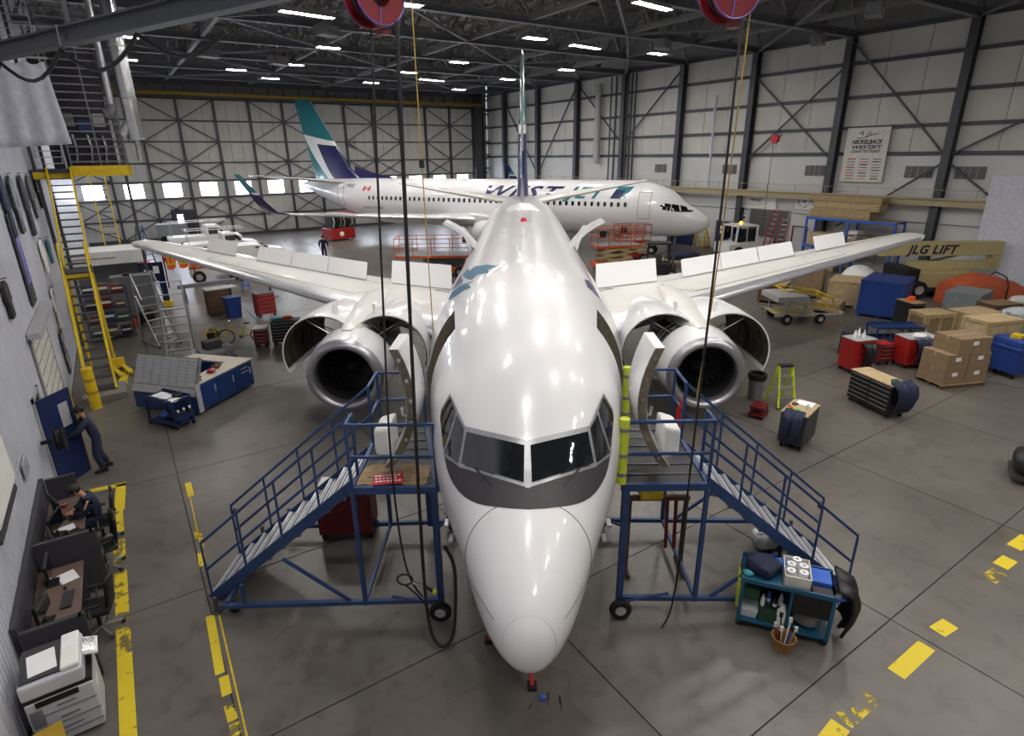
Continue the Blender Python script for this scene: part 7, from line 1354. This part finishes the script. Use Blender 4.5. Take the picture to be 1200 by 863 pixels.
# black chest and grey chest with jackets
a, b = fl(992, 470), fl(1034, 491); ch = (a + b) / 2; crz = math.atan2(b.y - a.y, b.x - a.x); n_ = Vector((-math.sin(crz), math.cos(crz), 0))
p = ch + n_ * .35; tool_chest(p, crz, (1.5, .62, 1.02), 'black', 'black', 6, 'wide black tool chest with silver drawer pulls and wooden top', 'plywood', 2)
e = p + Vector((math.cos(crz), math.sin(crz), 0)) * .8; draped(e, crz + 1.57, .6, .75, 1.08, 'navy', 'navy jacket hanging off the wide black chest', 21)
tag(MB().lump((0, 0, .04), (.3, .2, .08), 9).build('rag', 'green_dark', None, smooth=50, loc=(p.x + .5 * math.cos(crz), p.y + .5 * math.sin(crz), 1.022)), 'green rag on the wooden top of the black chest', 'rag')
ga, gb, gc_ = fl(939, 531), fl(962, 506), fl(922, 524); grz = math.atan2(ga.y - gb.y, ga.x - gb.x); gn = Vector((math.sin(grz), -math.cos(grz), 0)); gn = gn if gn.dot(gc_ - ga) > 0 else -gn; gm = ga - (ga - gb).normalized() * .5 + gn * .31; g = (gm.x, gm.y); tool_chest(g, grz, (1.0, .62, 1.0), 'dark_grey', 'dark_grey', 1, 'grey tool chest with wooden top and scattered tools', 'plywood')
nf = Vector((math.cos(grz), math.sin(grz), 0)); draped((g[0] + nf.x * .54, g[1] + nf.y * .54), grz + 1.57, .5, .8, 1.04, 'navy', 'navy jacket draped over the end of the grey chest', 33)
sheet(g[0] - nf.x * .35, g[1] - nf.y * .35, 1.002, grz, 'white sheets at the back of the grey chest', .35, .42); tag(MB().lump((0, 0, .03), (.16, .12, .06), 2).build('tape_measure', 'green', None, smooth=50, loc=(g[0] + nf.x * .3, g[1] + nf.y * .3, 1.002)), 'green tool case on the grey chest', 'tool case'); tag(MB().cyl((-.12, 0, .03), (.12, 0, .03), .03, n=10).build('torch', 'orange', None, smooth=40, loc=(g[0] + nf.x * .2 + gn.x * .2, g[1] + nf.y * .2 + gn.y * .2, 1.002), rz=.8), 'orange cylinder lying on the grey chest', 'torch'); tag(MB().tube([(.08 * math.cos(a), .06 * math.sin(a), .02) for a in np.linspace(0, 6.28, 20)], .015, 6).build('tape_roll', 'black', None, smooth=50, loc=(g[0] - nf.x * .1 + gn.x * .18, g[1] - nf.y * .1 + gn.y * .18, 1.003)), 'black tape loop on the grey chest', 'tape'); tag(MB().lathe([(.005, 0), (.035, 0), (.035, .1), (.015, .13), (.005, .14)], (0, 0, 0), (0, 0, 1), 12).build('bottle', 'clear_bag', None, smooth=40, loc=(g[0] - gn.x * .15, g[1] - gn.y * .15, 1.002)), 'small clear bottle on the grey chest', 'bottle')
# stepladder, waste bin and creeper by the engine
sl_ = thing('step_ladder', 'lime fibreglass stepladder beside the open engine cowl', 'ladder', (*at2(914, 474), 0), math.radians(-28))
for s in (-.26, .26): MB().bar((s, -.35, 0), (s * .75, 0, 1.25), .05, .08).build('rail', 'lime', sl_); MB().bar((s, .4, 0), (s * .75, .04, 1.22), .04, .06).build('rear_rail', 'lime', sl_); MB().b2((s - .05, -.39, 0), (s + .05, -.31, .04)).build('foot', 'black', sl_)
for k in range(3): f = .25 + .25 * k; MB().b2((-.26 + .06 * f, -.35 * (1 - f) - .05, 1.25 * f - .015), (.26 - .06 * f, -.35 * (1 - f) + .05, 1.25 * f + .015)).build('step', 'alu', sl_)
for f in (.3, .7): MB().bar((-.23, .4 * (1 - f), 1.22 * f), (.23, .4 * (1 - f), 1.22 * f), .03).build('rear_brace', 'alu', sl_)
MB().b2((-.2, -.08, 1.22), (.2, .1, 1.28)).build('top_cap', 'black', sl_)
wbn = thing('waste_bin', 'grey round waste bin with black liner by the engine', 'bin', (*at2(884, 468), 0)); MB().lathe([(.005, .01), (.2, .01), (.24, .8), (.26, .8), (.26, .84), (.22, .84), (.19, .05)], (0, 0, 0), (0, 0, 1), 22).build('tub', 'mid_grey', wbn, smooth=40); MB().lathe([(.27, .68), (.285, .78), (.275, .87), (.22, .86), (.2, .6)], (0, 0, 0), (0, 0, 1), 22).build('liner', 'black', wbn, smooth=40)
cr = thing('creeper_seat', 'low red rolling work seat on the floor', 'seat', (*at2(888, 488), 0), .3); MB().b2((-.25, -.2, .3), (.25, .2, .38)).build('cushion', 'red_dark', cr, bevel=.03); MB().b2((-.28, -.22, .1), (.28, .22, .14)).build('tray', 'red_dark', cr)
for x in (-.22, .22):
    for y in (-.16, .16): MB().bar((x, y, .08), (x, y, .3), .03).build('leg', 'red_dark', cr); MB().ball((x, y, .045), .045, 10, 6).build('caster', 'black', cr)
# service cart full of supplies by the stairs
trz = math.radians(-54.8); tc = Vector((7.74, 3.94, 0)); cx_, sx_ = math.cos(trz), math.sin(trz)
def tl_(x, y): return (tc.x + x * cx_ - y * sx_, tc.y + x * sx_ + y * cx_)
sv = thing('service_cart', 'teal two-level service cart packed with rags and supplies', 'cart', tc, trz)
for z in (.16, .9): MB().b2((-.66, -.34, z - .03), (.66, .34, z)).build('shelf', 'teal_cart', sv)
for z in (.9,):
    for y in (-.34, .34): MB().b2((-.66, y - .015, z), (.66, y + .015, z + .06)).build('rim', 'teal_cart', sv)
MB().b2((-.66, .3, .16), (.66, .34, .9)).build('back_panel', 'dark_grey', sv)
for x in (-.64, .64):
    for y in (-.32, .32): MB().bar((x, y, .1), (x, y, .96), .05).build('post', 'teal_cart', sv); caster(sv, x * .95, y * .9, .055)
MB().b2((.05, -.33, .16), (.09, .33, .87)).build('divider', 'teal_cart', sv); MB().b2((.1, -.33, .5), (.66, .33, .9)).build('drawer_box', 'black', sv); MB().b2((-.7, -.25, .3), (-.66, .25, .7)).build('side_pad', 'lime_pad', sv); MB().tube([(.66, -.2, .82), (.8, -.2, .84), (.84, 0, .84), (.8, .2, .84), (.66, .2, .82)], .018, 6).build('push_handle', 'blue_bright', sv)
def sup(nm, x, y, z, mb, m, label, cat, smooth=50): p = tl_(x, y); return tag(mb.build(nm, m, None, smooth=smooth, loc=(p[0], p[1], z), rz=trz), label, cat)
sup('jacket', -.36, .02, .905, MB().lump((0, 0, .11), (.5, .5, .22), 41, .12), 'navy', 'navy jacket heaped on top of the teal cart', 'jacket'); sup('glove', -.58, -.2, .905, MB().lump((0, 0, .04), (.16, .14, .09), 42), 'aqua', 'turquoise glove at the edge of the teal cart', 'glove'); sup('rag', -.1, .18, .905, MB().lump((0, 0, .07), (.2, .22, .16), 43), 'blue_bright', 'bright blue rag beside the box of rolls', 'rag')
rb = thing('supply_box', 'white open box packed with paper rolls on the teal cart', 'box', (*tl_(.12, 0), .905), trz); MB().b2((-.19, -.26, 0), (.19, .26, .02)).b2((-.19, -.26, 0), (-.175, .26, .2)).b2((.175, -.26, 0), (.19, .26, .2)).b2((-.19, -.26, 0), (.19, -.245, .2)).b2((-.19, .245, 0), (.19, .26, .2)).build('box', 'offwhite', rb)
for k in range(5):
    x, y = (-.1, .08, -.09, .09, 0)[k], (-.15, -.14, .02, .03, .17)[k]; p = tl_(.12 + x, y); t = thing('paper_roll', 'white paper roll standing in the supply box on the cart', 'roll', (p[0], p[1], .928), trz, 'paper rolls in the box'); MB().lathe([(.025, 0), (.065, 0), (.065, .22), (.025, .22), (.022, .0)], (0, 0, 0), (0, 0, 1), 16).build('roll', 'paper', t, smooth=40)
sup('folded_towels', .48, .1, .905, MB().box((0, 0, .035), (.28, .34, .07)), 'blue_bright', 'folded blue towels at the handle end of the cart', 'towels', 0); sup('mat', .48, -.21, .905, MB().box((0, 0, .012), (.28, .18, .024)), 'partition', 'dark mat on the handle end of the cart', 'mat', 0)
sup('plastic_tub', -.5, .0, .165, MB().rings([[(-.12, -.25, 0), (.12, -.25, 0), (.12, .25, 0), (-.12, .25, 0)], [(-.14, -.28, .16), (.14, -.28, .16), (.14, .28, .16), (-.14, .28, .16)]]), 'clear_bag', 'clear plastic tub on the lower cart shelf', 'tub', 0); sup('storage_tray', -.5, .0, .5, MB().box((0, 0, .1), (.26, .5, .2)), 'green_dark', 'olive tray wedged above the plastic tub', 'tray', 0); sup('storage_tray', -.2, -.08, .165, MB().box((0, 0, .09), (.3, .4, .18)), 'green_dark', 'green tray on the lower cart shelf', 'tray', 0)
for k in range(5): p = tl_(-.3 + .09 * k, -.12 + .1 * (k % 2)); t = thing('bottle', 'white-labelled bottle standing in the green cart tray', 'bottle', (p[0], p[1], .347), 0, 'bottles in the green tray'); MB().lathe([(.005, 0), (.035, 0), (.035, .14), (.015, .18), (.015, .22), (.005, .22)], (0, 0, 0), (0, 0, 1), 12).build('bottle', ('white', 'blue_bright', 'black', 'white', 'dark_grey')[k], t, smooth=40); MB().lathe([(.036, .04), (.036, .1)], (0, 0, 0), (0, 0, 1), 12).build('label', 'paper', t)
sup('canister', -.02, -.25, .165, MB().lathe([(.005, 0), (.07, 0), (.07, .26), (.03, .33), (.03, .38), (.005, .38)], (0, 0, 0), (0, 0, 1), 16), 'white', 'white squeeze canister at the front of the cart', 'canister'); sup('waste_bag', .36, -.05, .165, MB().lump((0, 0, .15), (.4, .44, .3), 51), 'mid_grey', 'grey plastic bag on the lower cart shelf', 'bag')
draped((tl_(.8, .05)), trz + 1.57, .6, .8, 1.0, 'black', 'black jacket hanging on the handle of the teal cart', 61)
bk = thing('tool_basket', 'wicker basket of brushes on the floor by the teal cart', 'basket', (*tl_(.02, -.58), 0), trz); MB().lathe([(.005, .01), (.13, .01), (.17, .22), (.18, .24), (.16, .24), (.12, .03)], (0, 0, 0), (0, 0, 1), 20).build('basket', 'wicker', bk, smooth=40)
for k in range(6):
    a = k * 1.05; e = (.14 * math.cos(a), .14 * math.sin(a), .42 + .05 * (k % 3)); h = MB().cyl((.07 * math.cos(a), .07 * math.sin(a), .05), e, .012, n=8).build('brush_handle', ('wood', 'white', 'black', 'red', 'offwhite', 'blue_bright')[k], bk); MB().box(e, (.05, .03, .08)).build('bristles', ('offwhite', 'white', 'black')[k % 3], h)
p = fl(897, 640); bg = thing('rag_bag', 'clear plastic bag of white and blue rags on the floor', 'bag', (p.x, p.y, 0)); MB().lump((0, 0, .2), (.6, .5, .4), 71, .14).build('bag', 'clear_bag', bg, smooth=50); MB().lump((.28, -.12, .12), (.3, .25, .24), 72).build('blue_rags', 'blue_bright', bg, smooth=50); MB().lump((-.15, .05, .34), (.25, .2, .14), 73).build('white_rags', 'paper', bg, smooth=50)
p = fl(912, 652); bt_ = thing('bottle', 'dark bottle standing beside the bag of rags', 'bottle', (p.x, p.y, 0)); MB().lathe([(.005, 0), (.05, 0), (.05, .2), (.02, .26), (.02, .32), (.005, .32)], (0, 0, 0), (0, 0, 1), 14).build('body', 'black', bt_, smooth=40); MB().cyl((0, 0, .3), (0, 0, .34), .024, n=10).build('cap', 'dark_grey', bt_)
p = fl(1204, 562); sbk = thing('tow_dolly', 'black wheeled dolly just inside the frame edge', 'dolly', (p.x, p.y, 0), .4); MB().lump((0, 0, .45), (1.0, .8, .6), 81, .08).build('cover', 'black', sbk, smooth=50); MB().b2((-.45, -.35, .1), (.45, .35, .2)).build('deck', 'dark_grey', sbk)
for x in (-.35, .35): caster(sbk, x, -.25, .05)
# red chest and rack under the stairs
q = fl(408, 634); tool_chest((q.x + .15, q.y + .3), HEAD + .05, (1.05, .65, 1.08), 'red_dark', 'red_dark', 1, 'dark red rolling cabinet with cream top under the access stairs', 'offwhite', pull='dark_grey'); q = head(2.55, 8.9); rkk = thing('pump_rack', 'dark rusty steel frame carrying a yellow pump under the padded stairs', 'frame', (q.x, q.y, 0), HEAD)
for x in (-.5, .5): MB().bar((x, 0, 0), (x, 0, 1.5), .07).build('post', 'brown', rkk)
MB().bar((-.55, 0, 1.5), (.55, 0, 1.5), .08).bar((-.5, -.3, .03), (-.5, .3, .03), .06).bar((.5, -.3, .03), (.5, .3, .03), .06).build('frame_bar', 'brown', rkk); MB().b2((-.35, -.15, 1.54), (.05, .15, 1.78)).build('pump', 'yellow', rkk, bevel=.03); MB().tube([(-.35, 0, 1.65), (-.48, -.05, 1.8), (-.45, -.05, 2.0)], .015, 6).build('pump_hose', 'black', rkk)
for x in (.15, .3): MB().bar((x, -.06, 1.48), (x + .03, -.08, .5), .06, .02).build('strap', 'red_dark', rkk)
p = head(2.9, 9.4, 2.45); fg = thing('warning_flag', 'red triangular flag hanging on the padded stair gate', 'flag', p, HEAD + .4); MB().slab([(0, 0, .02), (.12, 0, .1), (.1, 0, .75), (-.02, 0, .5)], (0, .012, 0)).build('cloth', 'flag_red', fg); MB().cyl((.1, 0, 0), (.1, 0, .8), .012).build('pole', 'alu', fg)
